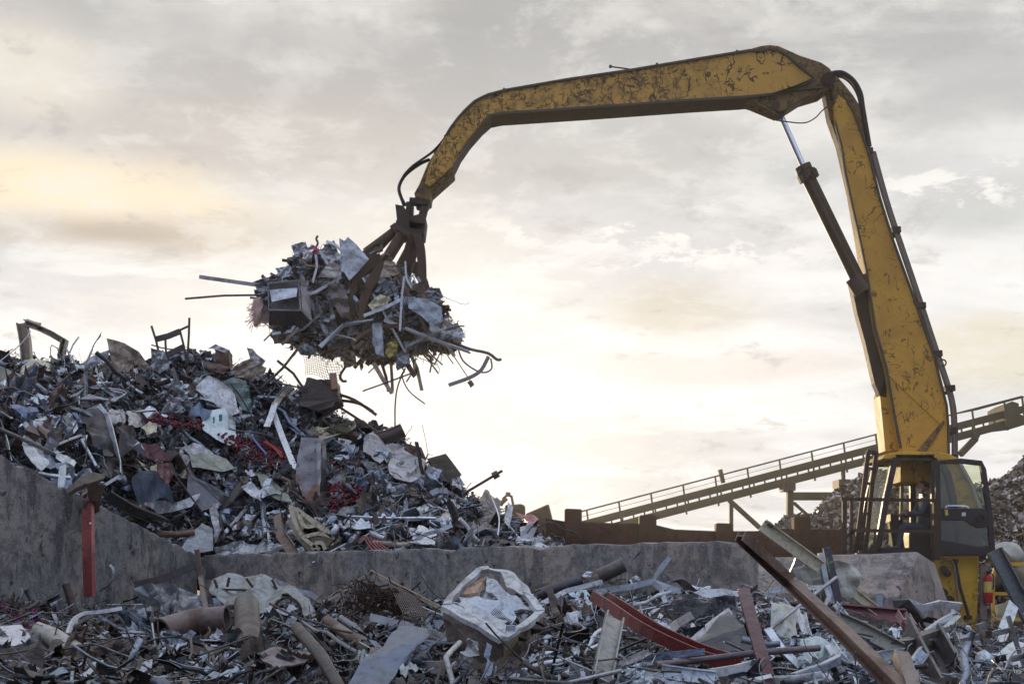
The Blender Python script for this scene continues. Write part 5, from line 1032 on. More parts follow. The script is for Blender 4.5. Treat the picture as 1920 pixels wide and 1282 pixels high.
BR('long_pipe', 'rusty tube pointing down right towards the blue grey sheet', 'tube', [(612, 1162), (650, 1188), (696, 1216)], circ(.035, 10), (.2, .15, .12, .2), heap='F', off=.3, smooth=60, hollow=.04, mat='rusty')
BR('long_pipe', 'second rusty tube parallel to the angle iron frame', 'tube', [(636, 1158), (664, 1176), (690, 1204)], circ(.03, 10), MID, heap='F', off=.3, smooth=60)
BR('bent_wire', 'long bent steel rod looping over the middle foreground', 'rod', [(548, 1190, .1), (556, 1160), (590, 1182), (614, 1186), (640, 1206), (690, 1232), (730, 1240), (762, 1230)], circ(.012, 6), MID, heap='F', off=.5, sm=3, mat='clean', wpx=5)
SH('curved_plate', 'speckled half round plate lying left of the long brown pipe', 'plate', [(482, 1234), (516, 1216), (560, 1220), (588, 1230), (570, 1248), (520, 1252)], (.24, .19, .19, .1), heap='F', off=.35, cr=.08, mat='rusty', ref='the speckled plate')
BR('bent_tube', 'bent pale tube standing right of the blue grey sheet', 'tube', [(862, 1204, .1), (846, 1220), (836, 1232), (844, 1262), (854, 1300)], circ(.016, 8), (.42, .42, .40, .3), D=7.2, smooth=60, mat='clean', ref='the bent pale tube')
BR('white_curve_tube', 'white curved tube lying below the washing machine', 'tube', [(980, 1258), (1020, 1244), (1080, 1236)], circ(.018, 8), ALU, D=7.6, sm=4, smooth=60, mat='clean')
# right of washing machine
BR('lagged_pipe', 'dark lagged pipe lying along the foot of the wall', 'pipe', [(1008, 1116), (1050, 1100), (1092, 1088)], circ(.055, 12), DARK, D=11.0, smooth=60, wpx=22, ref='the lagged pipe', hollow=.05)
BR('lagged_pipe', 'brown tar stained pipe leaning on the wall', 'pipe', [(1122, 1080), (1150, 1068), (1170, 1058)], circ(.065, 12), (.09, .075, .07, .1), D=11.4, smooth=60, wpx=22, hollow=.06)
BR('long_strip', 'long thin rusty strip above the dark lagged pipe', 'strip', [(996, 1108), (1040, 1090), (1110, 1080), (1150, 1076)], rect(.04, .01), TAN, D=11.2, mat='rusty')
BR('long_strip', 'long pale strip running down to the washing machine', 'strip', [(1010, 1134), (1060, 1108), (1130, 1090)], rect(.04, .02), PALE, D=10.4)
SH('white_scrap', 'small crumpled white sheet between the two lagged pipes', 'sheet', [(1090, 1080), (1100, 1070), (1112, 1072), (1106, 1084)], WHITE, D=11.2, cr=.2, mat='clean')
SH('white_scrap', 'small crumpled white lump near the splayed silver blades', 'sheet', [(1184, 1082), (1192, 1078), (1202, 1084), (1198, 1088)], WHITE, D=11.0, cr=.2, mat='clean')
BR('silver_strip', 'silver blade pointing up against the concrete wall', 'strip', [(1224, 1088), (1240, 1064), (1256, 1044)], rect(.045, .015), ALU, D=10.8, mat='clean', scale=[.5, 1.1, .8], ref='the upright silver blade')
BR('silver_strip', 'silver blade pointing right below the upright one', 'strip', [(1224, 1090), (1250, 1100), (1276, 1108)], rect(.05, .015), ALU, D=10.7, mat='clean')
BR('silver_strip', 'long bent silver blade reaching left from the upright one', 'strip', [(1224, 1089), (1180, 1100), (1150, 1104), (1118, 1110)], rect(.05, .015), ALU, D=10.5, mat='clean')
BR('silver_strip', 'folded silver arm dropping behind the curved red beam', 'strip', [(1224, 1090), (1240, 1106), (1248, 1130), (1220, 1150)], rect(.04, .012), STEEL, D=10.4, mat='clean')
SH('black_film', 'glossy black plastic film bunched at the foot of the wall', 'plastic film', [(1258, 1128), (1280, 1120), (1340, 1120), (1378, 1118), (1380, 1140), (1350, 1160), (1300, 1166), (1264, 1150)], DARK, D=10.6, cr=.14, sub=4, mat='bag', ref='the black plastic film')
SH('thin_plate', 'thin grey plate lying on top of the black film', 'plate', [(1300, 1112), (1330, 1104), (1364, 1106), (1400, 1112), (1380, 1118), (1320, 1120)], STEEL, D=10.4, cr=.06)
BR('u_channel', 'upright grey channel standing behind the curved red beam', 'channel', [(1150, 1160, .4), (1140, 1205), (1126, 1275, -.2)], secC(.14, .05, .012), (.28, .27, .25, .4), D=9.0, mat='clean', wpx=34, ref='the upright grey channel')
BR('bright_hoop', 'white bent hoop beside the upright grey channel', 'tube', [(1140, 1176), (1118, 1186), (1106, 1210), (1106, 1216), (1132, 1204)], circ(.014, 8), WHITE, D=8.6, sm=4, smooth=60, mat='clean')
SH('v_sheet', 'peaked sheet with a white edge leaning over black mesh', 'sheet', [(1366, 1146), (1396, 1178), (1410, 1214), (1380, 1240), (1330, 1240), (1296, 1210)], (.08, .075, .075, .5), D=9.2, cr=.05, ref='the peaked sheet')
BR('white_edge', 'thick white edge strip on the peaked sheet', 'strip', [(1296, 1206), (1330, 1174), (1368, 1146)], rect(.055, .03), (.6, .56, .58, 0), D=9.0, mat='scrap')
BR('white_edge', 'speckled plank leaning left of the peaked sheet', 'plank', [(1244, 1192), (1270, 1168), (1298, 1152)], rect(.06, .02), (.36, .32, .30, 0), D=9.4, mat='scrap')
SH('curled_plate', 'curled speckled plate under the curved red beam', 'plate', [(1150, 1246), (1180, 1230), (1210, 1218), (1224, 1224), (1196, 1240), (1160, 1250)], (.35, .32, .32, .2), D=8.4, cr=.1)
BR('rod_long', 'long slim rod lying level over the tail of the red beam', 'rod', [(1230, 1246), (1300, 1238), (1410, 1224), (1536, 1214)], circ(.022, 8), (.15, .11, .12, .3), D=8.2, smooth=60, ref='the long level rod')
BR('rod_thin', 'thin grey rod crossing behind the brown joist', 'rod', [(1436, 1186), (1480, 1150), (1568, 1082)], circ(.014, 8), STEEL, D=9.6, smooth=60)
wf = empty('window_frame', W(1530, 1140, 10.6), 'white window frame with grey glass leaning by the tarp', 'window frame'); REFS.append((1530, 1118, 'the white window frame'))
bm = B(); sweep(bm, [W(x, y, 10.5) for x, y in ((1486, 1104), (1546, 1100), (1554, 1118), (1546, 1136), (1496, 1136))], rect(.035, .03), closed=True); mk('frame', bm, 'clean', wf, color=WHITE)
bm = B(); slab(bm, [(1488, 1106), (1544, 1102), (1552, 1118), (1545, 1134), (1498, 1134)], 10.52, .008); mk('pane', bm, 'glassd', wf)
SH('white_scrap', 'white folded sheet right of the white window frame', 'sheet', [(1548, 1104), (1562, 1098), (1578, 1138), (1556, 1140)], (.62, .64, .68, .1), D=10.4, mat='clean')
# far right
BR('grey_channel', 'tall grey channel leaning in at the right edge of the picture', 'channel', [(1862, 1032), (1890, 1085), (1935, 1170)], secC(.12, .06, .012), (.17, .19, .20, .5), D=10.2, mat='clean', wpx=34, ref='the tall leaning channel')
SH('white_board', 'smooth white panel leaning behind the steel cross bars', 'panel', [(1892, 1124), (1910, 1142), (1882, 1208), (1866, 1196)], WHITE, D=10.0, cr=.02, mat='clean', ref='the smooth white panel')
SH('white_board', 'pale plate propped at the lower right edge', 'panel', [(1872, 1226), (1904, 1200), (1930, 1216), (1930, 1250), (1890, 1250)], (.5, .53, .55, .2), D=8.4, cr=.04, mat='clean')
cf = empty('cross_frame', W(1850, 1200, 8.6), 'crossed steel bars with clamps leaning at the lower right', 'frame'); REFS.append((1840, 1200, 'the crossed bars'))
for pts, w in (([(1790, 1204), (1850, 1190), (1906, 1178)], .035), ([(1784, 1170), (1798, 1220), (1812, 1256)], .022), ([(1890, 1154), (1904, 1200), (1922, 1252)], .025), ([(1838, 1168), (1848, 1200), (1856, 1230)], .05)):
    bm = B(); sweep(bm, [W(x, y, 8.5+.05*(w > .03)) for x, y in pts], rect(w, w)); mk('bar', bm, 'scrap', cf, color=(.2, .2, .19, .5))
for q_ in ((1848, 1182, 1860, 1196), (1782, 1196, 1790, 1208)):
    bm = B(); pbox(bm, *q_, 8.4, .05); mk('clamp', bm, 'dark', cf)
BR('silver_profile', 'silver angle profile lying on the concrete block foot', 'profile', [(1720, 1188), (1760, 1160), (1782, 1148)], secL(.05, .05, .008), ALU, D=10.2, mat='clean')
BR('silver_profile', 'second silver profile beside the machine foot', 'profile', [(1756, 1190), (1780, 1168), (1798, 1152), (1786, 1146)], rect(.04, .02), ALU, D=10.0, mat='clean')
BR('silver_profile', 'crumpled pale strip draped along the concrete block foot', 'strip', [(1702, 1128), (1730, 1140), (1760, 1132), (1800, 1136)], rect(.08, .03), PALE, D=13.2, twist=.5, mat='scrap', wpx=16)
BR('silver_profile', 'dark rag like strip sagging from the concrete block corner', 'strip', [(1676, 1134), (1700, 1130), (1716, 1150), (1734, 1170)], rect(.1, .04), DARK, D=13.2, twist=1.2)
BR('grey_plate', 'small blue grey plate standing in front of the concrete block', 'plate', [(1648, 1112), (1651, 1150)], rect(.05, .01), (.32, .38, .44, .5), D=10.8, mat='clean')
BR('white_channel', 'cream edged board leaning against the concrete block', 'board', [(1602, 1112), (1625, 1130), (1646, 1146)], secC(.08, .04, .01), CREAM, D=11.0, mat='clean')
# splintered aluminium profiles, lower right
rs = random.Random(11); k = 0
AL = [((1440, 1180), (1500, 1250)), ((1470, 1130), (1530, 1190)), ((1500, 1150), (1520, 1215)), ((1460, 1210), (1560, 1180)), ((1480, 1262), (1570, 1226)), ((1510, 1250), (1630, 1256)), ((1330, 1262), (1430, 1240)), ((1180, 1266), (1300, 1252)), ((1240, 1256), (1340, 1272)), ((1530, 1210), (1570, 1190)), ((1560, 1210), (1590, 1256)), ((1620, 1240), (1690, 1226)), ((1640, 1262), (1700, 1246)), ((1500, 1105), (1440, 1112)), ((1420, 1140), (1390, 1160)), ((1590, 1270), (1660, 1280)), ((1400, 1270), (1480, 1282)), ((1700, 1262), (1730, 1220)), ((1800, 1262), (1860, 1240)), ((1820, 1274), (1890, 1276)), ((1080, 1270), (1140, 1252)), ((1030, 1276), (1100, 1262)), ((1570, 1130), (1600, 1180)), ((1610, 1200), (1640, 1220))]
for a, b in AL:
    m_ = ((a[0]+b[0])/2+rs.gauss(0, 4), (a[1]+b[1])/2+rs.gauss(0, 4))
    adj = ['bright', 'pale blue', 'scratched', 'dull'][k % 4]
    BR('aluminium_profile', f'{adj} aluminium profile '+['lying flat', 'standing askew', 'bent at the middle'][k % 3]+' near '+min(REFS, key=lambda r: (r[0]-m_[0])**2+(r[1]-m_[1])**2)[2], 'profile', [a, m_, b], [rect(.04, .025), secL(.045, .04, .008), secC(.06, .03, .006)][k % 3], [ALU, (.42, .48, .56, .6), (.6, .63, .66, .5), (.3, .33, .37, .6)][k % 4], heap='F', off=.45+rs.random()*.3, mat='clean', group='aluminium profiles in the right foreground', wpx=10, twist=rs.uniform(-.6, .6)); k += 1
SH('pale_green_sheet', 'pale green curved sheet lying under the brown joist', 'sheet', [(1500, 1200), (1530, 1192), (1560, 1206), (1570, 1240), (1530, 1262), (1506, 1236)], (.42, .50, .48, .2), D=8.8, cr=.12, mat='clean', ref='the pale green sheet')
SH('pale_green_sheet', 'pale crumpled gutter left of the brown joist', 'sheet', [(1440, 1134), (1470, 1128), (1490, 1150), (1500, 1190), (1470, 1196), (1446, 1170)], (.45, .46, .42, .2), D=9.6, cr=.14, mat='clean', ref='the crumpled gutter')

# ---- the load hanging in the grapple (each sizeable piece its own thing)
DL = 21.3
lb = empty('crushed_appliance', W(545, 610, DL-.7), 'dark dented box appliance with a perforated pale side in the load', 'appliance'); REFS.append((545, 568, 'the dark box appliance'))
bm = B(); v = [bm.verts.new(W(x, y, d)) for x, y, d in ((502, 532, 20.6), (560, 528, 20.5), (562, 582, 20.5), (504, 580, 20.6), (506, 608, 20.75), (568, 612, 20.7), (582, 604, 20.9))]
v8 = [bm.verts.new(q.co+Vector((.05, .55, .05))) for q in v]
for f in ((0, 1, 2, 3), (3, 2, 5, 4), (2, 6, 5)): bm.faces.new([v[i] for i in f])
for a, b in ((0, 1), (1, 2), (2, 6), (6, 5), (5, 4), (4, 3), (3, 0)): bm.faces.new((v[a], v[b], v8[b], v8[a]))
bm.faces.new([v8[i] for i in (0, 1, 2, 6, 5, 4, 3)])
bmesh.ops.subdivide_edges(bm, edges=bm.edges[:], cuts=3, use_grid_fill=True)
for q in bm.verts: q.co += Vector((1, 1, 1))*.05*mnoise.noise(q.co*3)
mk('shell', bm, 'clean', lb, color=(.055, .05, .055, .4))
bm = sheetbm([W(506, 544, 20.5), W(558, 540, 20.4), W(556, 556, 20.38), W(510, 566, 20.45)], .04, 3, 3, .01); mk('bright_face', bm, 'clean', lb, color=(.55, .57, .62, .9))
bm = sheetbm([W(560, 524, 20.4), W(572, 524, 20.4), W(580, 560, 20.45), W(586, 604, 20.5), W(562, 580, 20.4)], .04, 4, 3, .01); mk('pale_side', bm, 'clean', lb, color=(.36, .33, .32, .2))
bm = B()
for i in range(12):
    p = W(562+.3*i, 530+4.3*i, 20.3); sweep(bm, [p, p+Vector((0, .03, 0))], circ(.011, 6))
mk('holes', bm, 'black', lb)
bm = B(); sweep(bm, [W(x, y, 20.42) for x, y in ((503, 531), (561, 526), (562, 582), (504, 581))], rect(.03, .03), closed=True); mk('trim', bm, 'scrap', lb, color=MID)
L = dict(D=DL)
BR('square_tube', 'grey square tube sticking out of the load towards the left', 'tube', [(374, 519), (500, 537)], rect(.055, .05), (.3, .3, .32, .5), D=21.0, ref='the square tube')
BR('steel_rod', 'thin dark rod sticking out below the square tube', 'rod', [(347, 560), (420, 554), (500, 553)], circ(.018, 6), DARK, D=21.0)
BR('steel_rod', 'short thin rod stub beside the pink fluff', 'rod', [(469, 558), (500, 560)], circ(.018, 6), DRUST, D=21.3)
BR('steel_rod', 'short brown bar stub at the right side of the load', 'rod', [(826, 582), (846, 581)], rect(.04, .03), RUST, D=21.3)
lumpy('insulation_fluff', W(487, 585, 21.0), (.15, .14, .19), 'fluff', 'tuft of pink orange insulation fluff behind the dark box appliance', 'insulation', 3, amp=.7)
rs = random.Random(8); bm = B()
for i in range(90):
    c = W(487+rs.gauss(0, 8), 586+rs.gauss(0, 10), 20.9); v = Vector((rs.gauss(-.1, .06), 0, rs.gauss(-.03, .07))); sweep(bm, [c, c+v], circ(.006, 3))
mk('fibres', bm, 'fluff', bpy.data.objects['insulation_fluff'])
SH('pale_sheet', 'pale pointed sheet on top of the load', 'sheet', [(636, 446), (646, 452), (652, 444), (668, 458), (692, 486), (676, 504), (655, 526), (640, 502), (642, 472)], (.50, .53, .58, .2), D=20.7, cr=.07, mat='clean', ref='the pale pointed sheet')
SH('pale_sheet', 'pale blue sheet folded over the right side of the load', 'sheet', [(764, 556), (800, 560), (828, 576), (830, 602), (812, 614), (790, 592), (766, 578)], (.36, .42, .48, .2), D=20.6, cr=.08, mat='clean', ref='the pale blue sheet')
SH('pale_sheet', 'grey sheet left of the pale pointed one in the load', 'sheet', [(600, 472), (636, 474), (640, 486), (610, 494), (604, 486)], STEEL, D=20.7, ref='the grey flap')
SH('pale_sheet', 'cream folded sheet under the pale pointed one', 'sheet', [(596, 520), (620, 488), (640, 500), (640, 522), (612, 520)], (.48, .44, .42, .2), D=20.6, ref='the cream folded sheet')
SH('brown_sheet', 'brown car door like panel hanging in the middle of the load', 'panel', [(614, 534), (636, 530), (652, 556), (656, 596), (640, 596), (620, 560)], (.13, .11, .10, .2), D=20.6, cr=.1, ref='the brown hanging panel')
SH('pale_sheet', 'tan folded sheet beside the grapple arcs', 'sheet', [(712, 520), (722, 488), (738, 492), (748, 512), (730, 520)], TAN, D=20.6)
SH('pale_sheet', 'torn cream insulation sheet low beside the grapple arcs', 'sheet', [(690, 572), (712, 552), (732, 558), (724, 576), (700, 584)], CREAM, D=20.6, cr=.2)
BR('bright_bar', 'bright chrome bar crossing the front of the load', 'bar', [(682, 592), (720, 578), (752, 562)], rect(.05, .03), ALU, D=20.4, mat='clean', ref='the bright bar')
BR('bright_bar', 'upright pale strip at the right of the load', 'bar', [(758, 518), (754, 550), (752, 580), (750, 620)], rect(.035, .02), PALE, D=20.4, mat='clean')
BR('bright_bar', 'bent pale strip hanging in front of the load', 'strip', [(760, 490), (762, 520), (772, 540)], rect(.03, .015), PALE, D=20.4, sm=3, mat='clean')
SH('grey_strip_sheet', 'blue grey crumpled strip hanging low in the load', 'sheet', [(698, 606), (716, 604), (712, 640), (720, 668), (706, 664), (698, 640)], (.32, .36, .40, .3), D=20.5, cr=.12)
SH('yellow_rag', 'yellow rag low in the middle of the load', 'rag', [(728, 642), (746, 636), (744, 662), (730, 674), (722, 660)], (.30, .24, .05, 0), D=20.5, cr=.25, mat='clean', ref='the yellow rag')
SH('pink_rag', 'small pink rag on top of the load', 'rag', [(580, 468), (590, 462), (600, 468), (594, 474), (586, 476)], (.55, .04, .14, 0), D=20.9, cr=.2, mat='clean', ref='the pink rag')
BR('black_wire', 'short black wire standing up over the pink rag', 'wire', [(592, 464), (596, 456), (593, 448), (596, 442)], circ(.018, 6), DARK, D=20.9, sm=3)
BR('white_pipe', 'white tube strip hanging left of the cream sheet', 'tube', [(592, 478), (594, 500), (586, 530)], rect(.035, .03), PALE, D=20.5, mat='clean', sm=3)
hk = BR('hanging_bar', 'grey bent bracket dangling from the right end of the load', 'bracket', [(841, 722), (880, 708), (902, 694), (916, 668)], rect(.06, .03), MID, D=21.0, sm=3, mat='clean', ref='the dangling bracket')
BR('steel_rod', 'dark curved rod reaching from the load to the dangling bracket', 'rod', [(846, 640), (880, 654), (915, 662), (932, 674), (940, 673)], circ(.025, 6), DARK, D=21.1, sm=3)
BR('cable_loop', 'black cable looping below the dangling bracket', 'cable', [(858, 650), (868, 676), (892, 694), (910, 698), (922, 690), (920, 672)], circ(.014, 6), DARK, D=21.1, sm=4)
wbx = BR('steel_wire', 'thin wire with a small square block hanging at its end', 'wire', [(846, 660), (866, 690), (882, 714)], circ(.009, 5), DARK, D=21.2)
bm = B(); slab(bm, [(876, 716), (884, 712), (889, 720), (881, 726)], 21.15, .1); mk('block', bm, 'rusty', wbx, color=RUST)
BR('hooked_rod', 'hooked rod hanging below the left of the load', 'rod', [(656, 676), (646, 690), (638, 704), (642, 714), (650, 714)], circ(.022, 6), DRUST, D=21.1, sm=4, mat='rusty')
BR('hanging_wire', 'long wire hanging from the load down to the heap', 'wire', [(760, 690), (746, 724), (741, 760), (741, 808)], circ(.014, 5), RUST, D=21.1, sm=4, mat='rusty')
BR('hanging_wire', 'kinked wire dangling under the middle of the load', 'wire', [(754, 706), (760, 722), (772, 738), (797, 757)], circ(.012, 5), DRUST, D=21.1, sm=3)
BR('steel_rod', 'long thin rod slanting under the load', 'rod', [(680, 733), (728, 716), (770, 700)], circ(.014, 5), RUST, D=21.0)
rs = random.Random(4)
HANG = [((700, 680), (735, 738), .07), ((714, 676), (728, 734), .05), ((733, 680), (736, 734), .05), ((755, 668), (778, 706), .09), ((768, 660), (791, 732), .06), ((776, 676), (782, 700), .05), ((790, 660), (822, 700), .03), ((800, 655), (830, 684), .025), ((820, 640), (852, 668), .06), ((806, 668), (806, 698), .03), ((834, 650), (850, 682), .02), ((840, 640), (882, 662), .03), ((780, 672), (762, 716), .03), ((690, 664), (664, 690), .06), ((664, 660), (640, 676), .05), ((640, 650), (610, 662), .04), ((560, 614), (528, 646), .05), ((540, 616), (508, 632), .06), ((570, 640), (530, 686), .02), ((590, 640), (578, 672), .04), ((800, 664), (812, 676), .05), ((848, 620), (870, 640), .02)]
for k, (a, b, w) in enumerate(HANG):
    m_ = ((a[0]+b[0])/2+rs.gauss(0, 3), (a[1]+b[1])/2+rs.gauss(0, 3)); wd = 'slat' if w > .045 else 'rod'
    BR('hanging_'+('lath' if wd == 'slat' else wd), ['brown', 'backlit rusty', 'splintered', 'twisted'][k % 4]+f' {wd} hanging from the underside of the load', wd, [a, m_, b], rect(w, .015) if w > .045 else circ(w*.5, 5), [TAN, RUST, (.3, .2, .1, .1), DRUST][k % 4], D=21.0+rs.uniform(-.3, .5), mat='rusty', twist=rs.uniform(-1, 1), group='slats and rods hanging under the load')

rs = random.Random(31)
LX = [((478, 524), (506, 548), 'grey'), ((548, 458), (576, 486), 'pale'), ((606, 452), (632, 478), 'grey'), ((508, 622), (540, 644), 'brown'), ((560, 640), (600, 668), 'grey'), ((640, 655), (672, 690), 'brown'), ((800, 540), (832, 566), 'grey'), ((838, 612), (872, 636), 'pale'), ((742, 655), (768, 690), 'grey'), ((532, 640), (560, 622), 'grey'), ((520, 500), (548, 520), 'pale'), ((575, 478), (590, 508), 'brown'), ((610, 610), (644, 640), 'grey'), ((660, 640), (690, 655), 'brown'), ((780, 620), (812, 640), 'pale'), ((812, 622), (850, 636), 'grey'), ((745, 600), (775, 625), 'brown'), ((590, 560), (604, 600), 'grey'), ((722, 540), (748, 556), 'pale'), ((775, 530), (800, 548), 'brown'), ((700, 455), (718, 474), 'brown'), ((555, 495), (580, 512), 'grey'), ((648, 600), (668, 628), 'pale')]
for k, (a, b, cn) in enumerate(LX):
    cx, cy = (a[0]+b[0])/2, (a[1]+b[1])/2; w, h = (b[0]-a[0])/2*1.25, (b[1]-a[1])/2*1.3
    pts = [(cx+w*math.cos(q+rs.uniform(-.25, .25))*rs.uniform(.8, 1.2), cy+h*math.sin(q+rs.uniform(-.25, .25))*rs.uniform(.8, 1.2)) for q in (.6, 2.2, 3.7, 5.3)]
    near = sorted(REFS, key=lambda r: (r[0]-cx)**2+(r[1]-cy)**2)[:2]
    SH('load_sheet', f'{cn} creased sheet between {near[0][2]} and {near[1][2]}', 'sheet', pts, {'grey': (.22, .24, .28, .9), 'pale': (.48, .51, .55, .6), 'brown': (.10, .07, .05, .3)}[cn], D=20.75+rs.uniform(0, .2), cr=.2, sub=4, group='creased sheets in the hanging load')
BARS = [((520, 560), (640, 520)), ((600, 470), (650, 560)), ((660, 640), (760, 610)), ((700, 560), (840, 650)), ((560, 500), (620, 640)), ((720, 600), (880, 660)), ((790, 540), (840, 610)), ((600, 650), (700, 600)), ((540, 630), (600, 590)), ((680, 520), (760, 660)), ((740, 500), (800, 620)), ((510, 626), (560, 600)), ((760, 650), (860, 610)), ((640, 470), (612, 452)), ((560, 480), (610, 500))]
for k, (a, b) in enumerate(BARS):
    m_ = ((a[0]+b[0])/2+rs.gauss(0, 6), (a[1]+b[1])/2+rs.gauss(0, 6)); near = sorted(REFS, key=lambda r: (r[0]-m_[0])**2+(r[1]-m_[1])**2)[:2]
    BR('load_bar', ['bent steel', 'thin pale', 'brown', 'shiny'][k % 4]+f' strip between {near[0][2]} and {near[1][2]}', 'strip', [a, m_, b], rect(rs.uniform(.03, .07), .015), [STEEL, PALE, RUST, ALU][k % 4], D=20.7+rs.uniform(-.1, .2), mat=['scrap', 'clean', 'rusty', 'clean'][k % 4], twist=rs.uniform(-1.5, 1.5), group='strips stuck in the hanging load', wpx=5)
# ------------------------------------------------------------------ heap bodies
def heightmesh(name, cols, rows, fn, mat, label, smooth=None):
    V = []; Fc = []; nC, nR = len(cols), rows+1
    for c in cols:
        for j in range(nR): V.append(fn(c, j/rows))
    for i in range(nC-1):
        for j in range(rows): a = i*nR+j; Fc.append((a, a+nR, a+nR+1, a+1))
    me = bpy.data.meshes.new(name); me.from_pydata(V, [], Fc); me.materials.append(M[mat])
    o = bpy.data.objects.new(name, me); COL.objects.link(o)
    return tag(o, label, kind='stuff')
M['under'] = simplemat('packed dark scrap', (.05, .038, .032), .85, .1, .6, 5, (.13, .11, .10), .7, 1.0)
def fL(x, t):
    y0 = float(heap_y0(x))-.02; ty = y0+(YR+3.0-y0)*t; z = float(hl(x, ty)); q = Vector((x*3, ty*3, 0))
    return (x+.08*mnoise.noise(q*2), ty, z-.1+.16*mnoise.noise(q)+.07*mnoise.noise(q*3.1) if t > 0 else z-.4)
heightmesh('scrap_heap', [-13+14.2*i/210 for i in range(211)], 110, fL, 'under', 'packed body of the big left scrap heap')
def fF(k, t):
    ye = float(yend(k)); y = 2.6+(ye-.02-2.6)*t; x = k*y; z = float(hf(x, y)); q = Vector((x*5, y*5, 0))
    return (x, y, z-.03+.06*mnoise.noise(q)+.03*mnoise.noise(q*3.3))
heightmesh('scrap_heap', [-.62+1.24*i/260 for i in range(261)], 150, fF, 'under', 'packed body of the low scrap heap in the foreground')

# ------------------------------------------------------------------ loose pieces: templates
def t_sheet(seed, nx=4, ny=4, asp=1.0, amp=.12):
    r = random.Random(seed); V = []
    for i in range(nx+1):
        for j in range(ny+1):
            x = (i/nx-.5); y = (j/ny-.5)*asp
            if i in (0, nx): x += r.uniform(-.07, .07)
            if j in (0, ny): y += r.uniform(-.07, .07)*asp
            p = Vector((x, y, 0)); p.z = amp*1.5*folds(p*2.2, seed, 1.6, 3)+amp*.9*mnoise.noise(p*4+Vector((seed, 0, 0)))
            V.append(tuple(p))
    Fq = [(i*(ny+1)+j, (i+1)*(ny+1)+j, (i+1)*(ny+1)+j+1, i*(ny+1)+j+1) for i in range(nx) for j in range(ny)]
    return np.array(V), Fq
def from_bm(bm):
    bm.verts.index_update(); V = np.array([v.co[:] for v in bm.verts]); Fq = [tuple(v.index for v in f.verts) for f in bm.faces]; bm.free(); return V, Fq
def t_rod(seed, n, r_, bend, sides=4, closed=False):
    r = random.Random(seed); p = Vector((-.5, 0, 0)); d = Vector((1, 0, 0)); pts = [p.copy()]
    for i in range(n): d = (d+Vector((r.gauss(0, bend*.3), r.gauss(0, bend), r.gauss(0, bend)))).normalized(); p = p+d/n; pts.append(p.copy())
    bm = B(); sweep(bm, pts, circ(r_, sides)); return from_bm(bm)
def t_prof(seed, sec, bend=.1, n=3):
    r = random.Random(seed); pts = [Vector((-.5+i/n, r.gauss(0, bend*.4), r.gauss(0, bend*.4))) for i in range(n+1)]
    bm = B(); sweep(bm, pts, sec, twist=r.uniform(-.5, .5)); return from_bm(bm)
def t_loop(seed):
    r = random.Random(seed); a0 = r.uniform(3, 9); pts = [Vector((math.cos(a0*i/18)*(.4+.1*r.random()), math.sin(a0*i/18)*.4*r.uniform(.8, 1.1), .08*i/18+r.gauss(0, .02))) for i in range(19)]
    bm = B(); sweep(bm, pts, circ(.012, 3)); return from_bm(bm)
def t_box(seed):
    r = random.Random(seed); bm = B(); bmesh.ops.create_cube(bm, size=.6)
    bmesh.ops.subdivide_edges(bm, edges=bm.edges[:], cuts=1, use_grid_fill=True)
    for v in bm.verts: v.co = Vector((v.co.x*1.2, v.co.y*.8, v.co.z*.6))+Vector((r.gauss(0, .06), r.gauss(0, .06), r.gauss(0, .06)))
    return from_bm(bm)
TS = [t_sheet(i, 6, 5, r_, a) for i, (r_, a) in enumerate([(1, .1), (.7, .14), (.5, .1), (.8, .2), (1, .05), (.6, .25), (.4, .12), (.9, .16), (.3, .1), (.7, .08), (.5, .2), (1, .22)])]
TT = [t_sheet(50+i, 8, 1, .12, .07) for i in range(5)]
TR = [t_rod(100+i, 5, .016, .12) for i in range(4)]+[t_rod(110+i, 2, .02, .02) for i in range(2)]
TW = [t_rod(120+i, 12, .008, .3, 3) for i in range(5)]+[t_loop(130+i) for i in range(3)]
TP = [t_prof(140+i, s, .12) for i, s in enumerate([secL(.10, .08, .015), secC(.14, .07, .014), rect(.08, .05), secL(.06, .06, .01), rect(.12, .02)])]
TU = [t_prof(150+i, circ(.07, 8), .08) for i in range(2)]
TB = [t_box(160+i) for i in range(4)]
TC = [t_sheet(170+i, 2, 2, .8, .15) for i in range(4)]
GROUPS = dict(S=TS, T=TT, R=TR, W=TW, P=TP, U=TU, B=TB, C=TC)
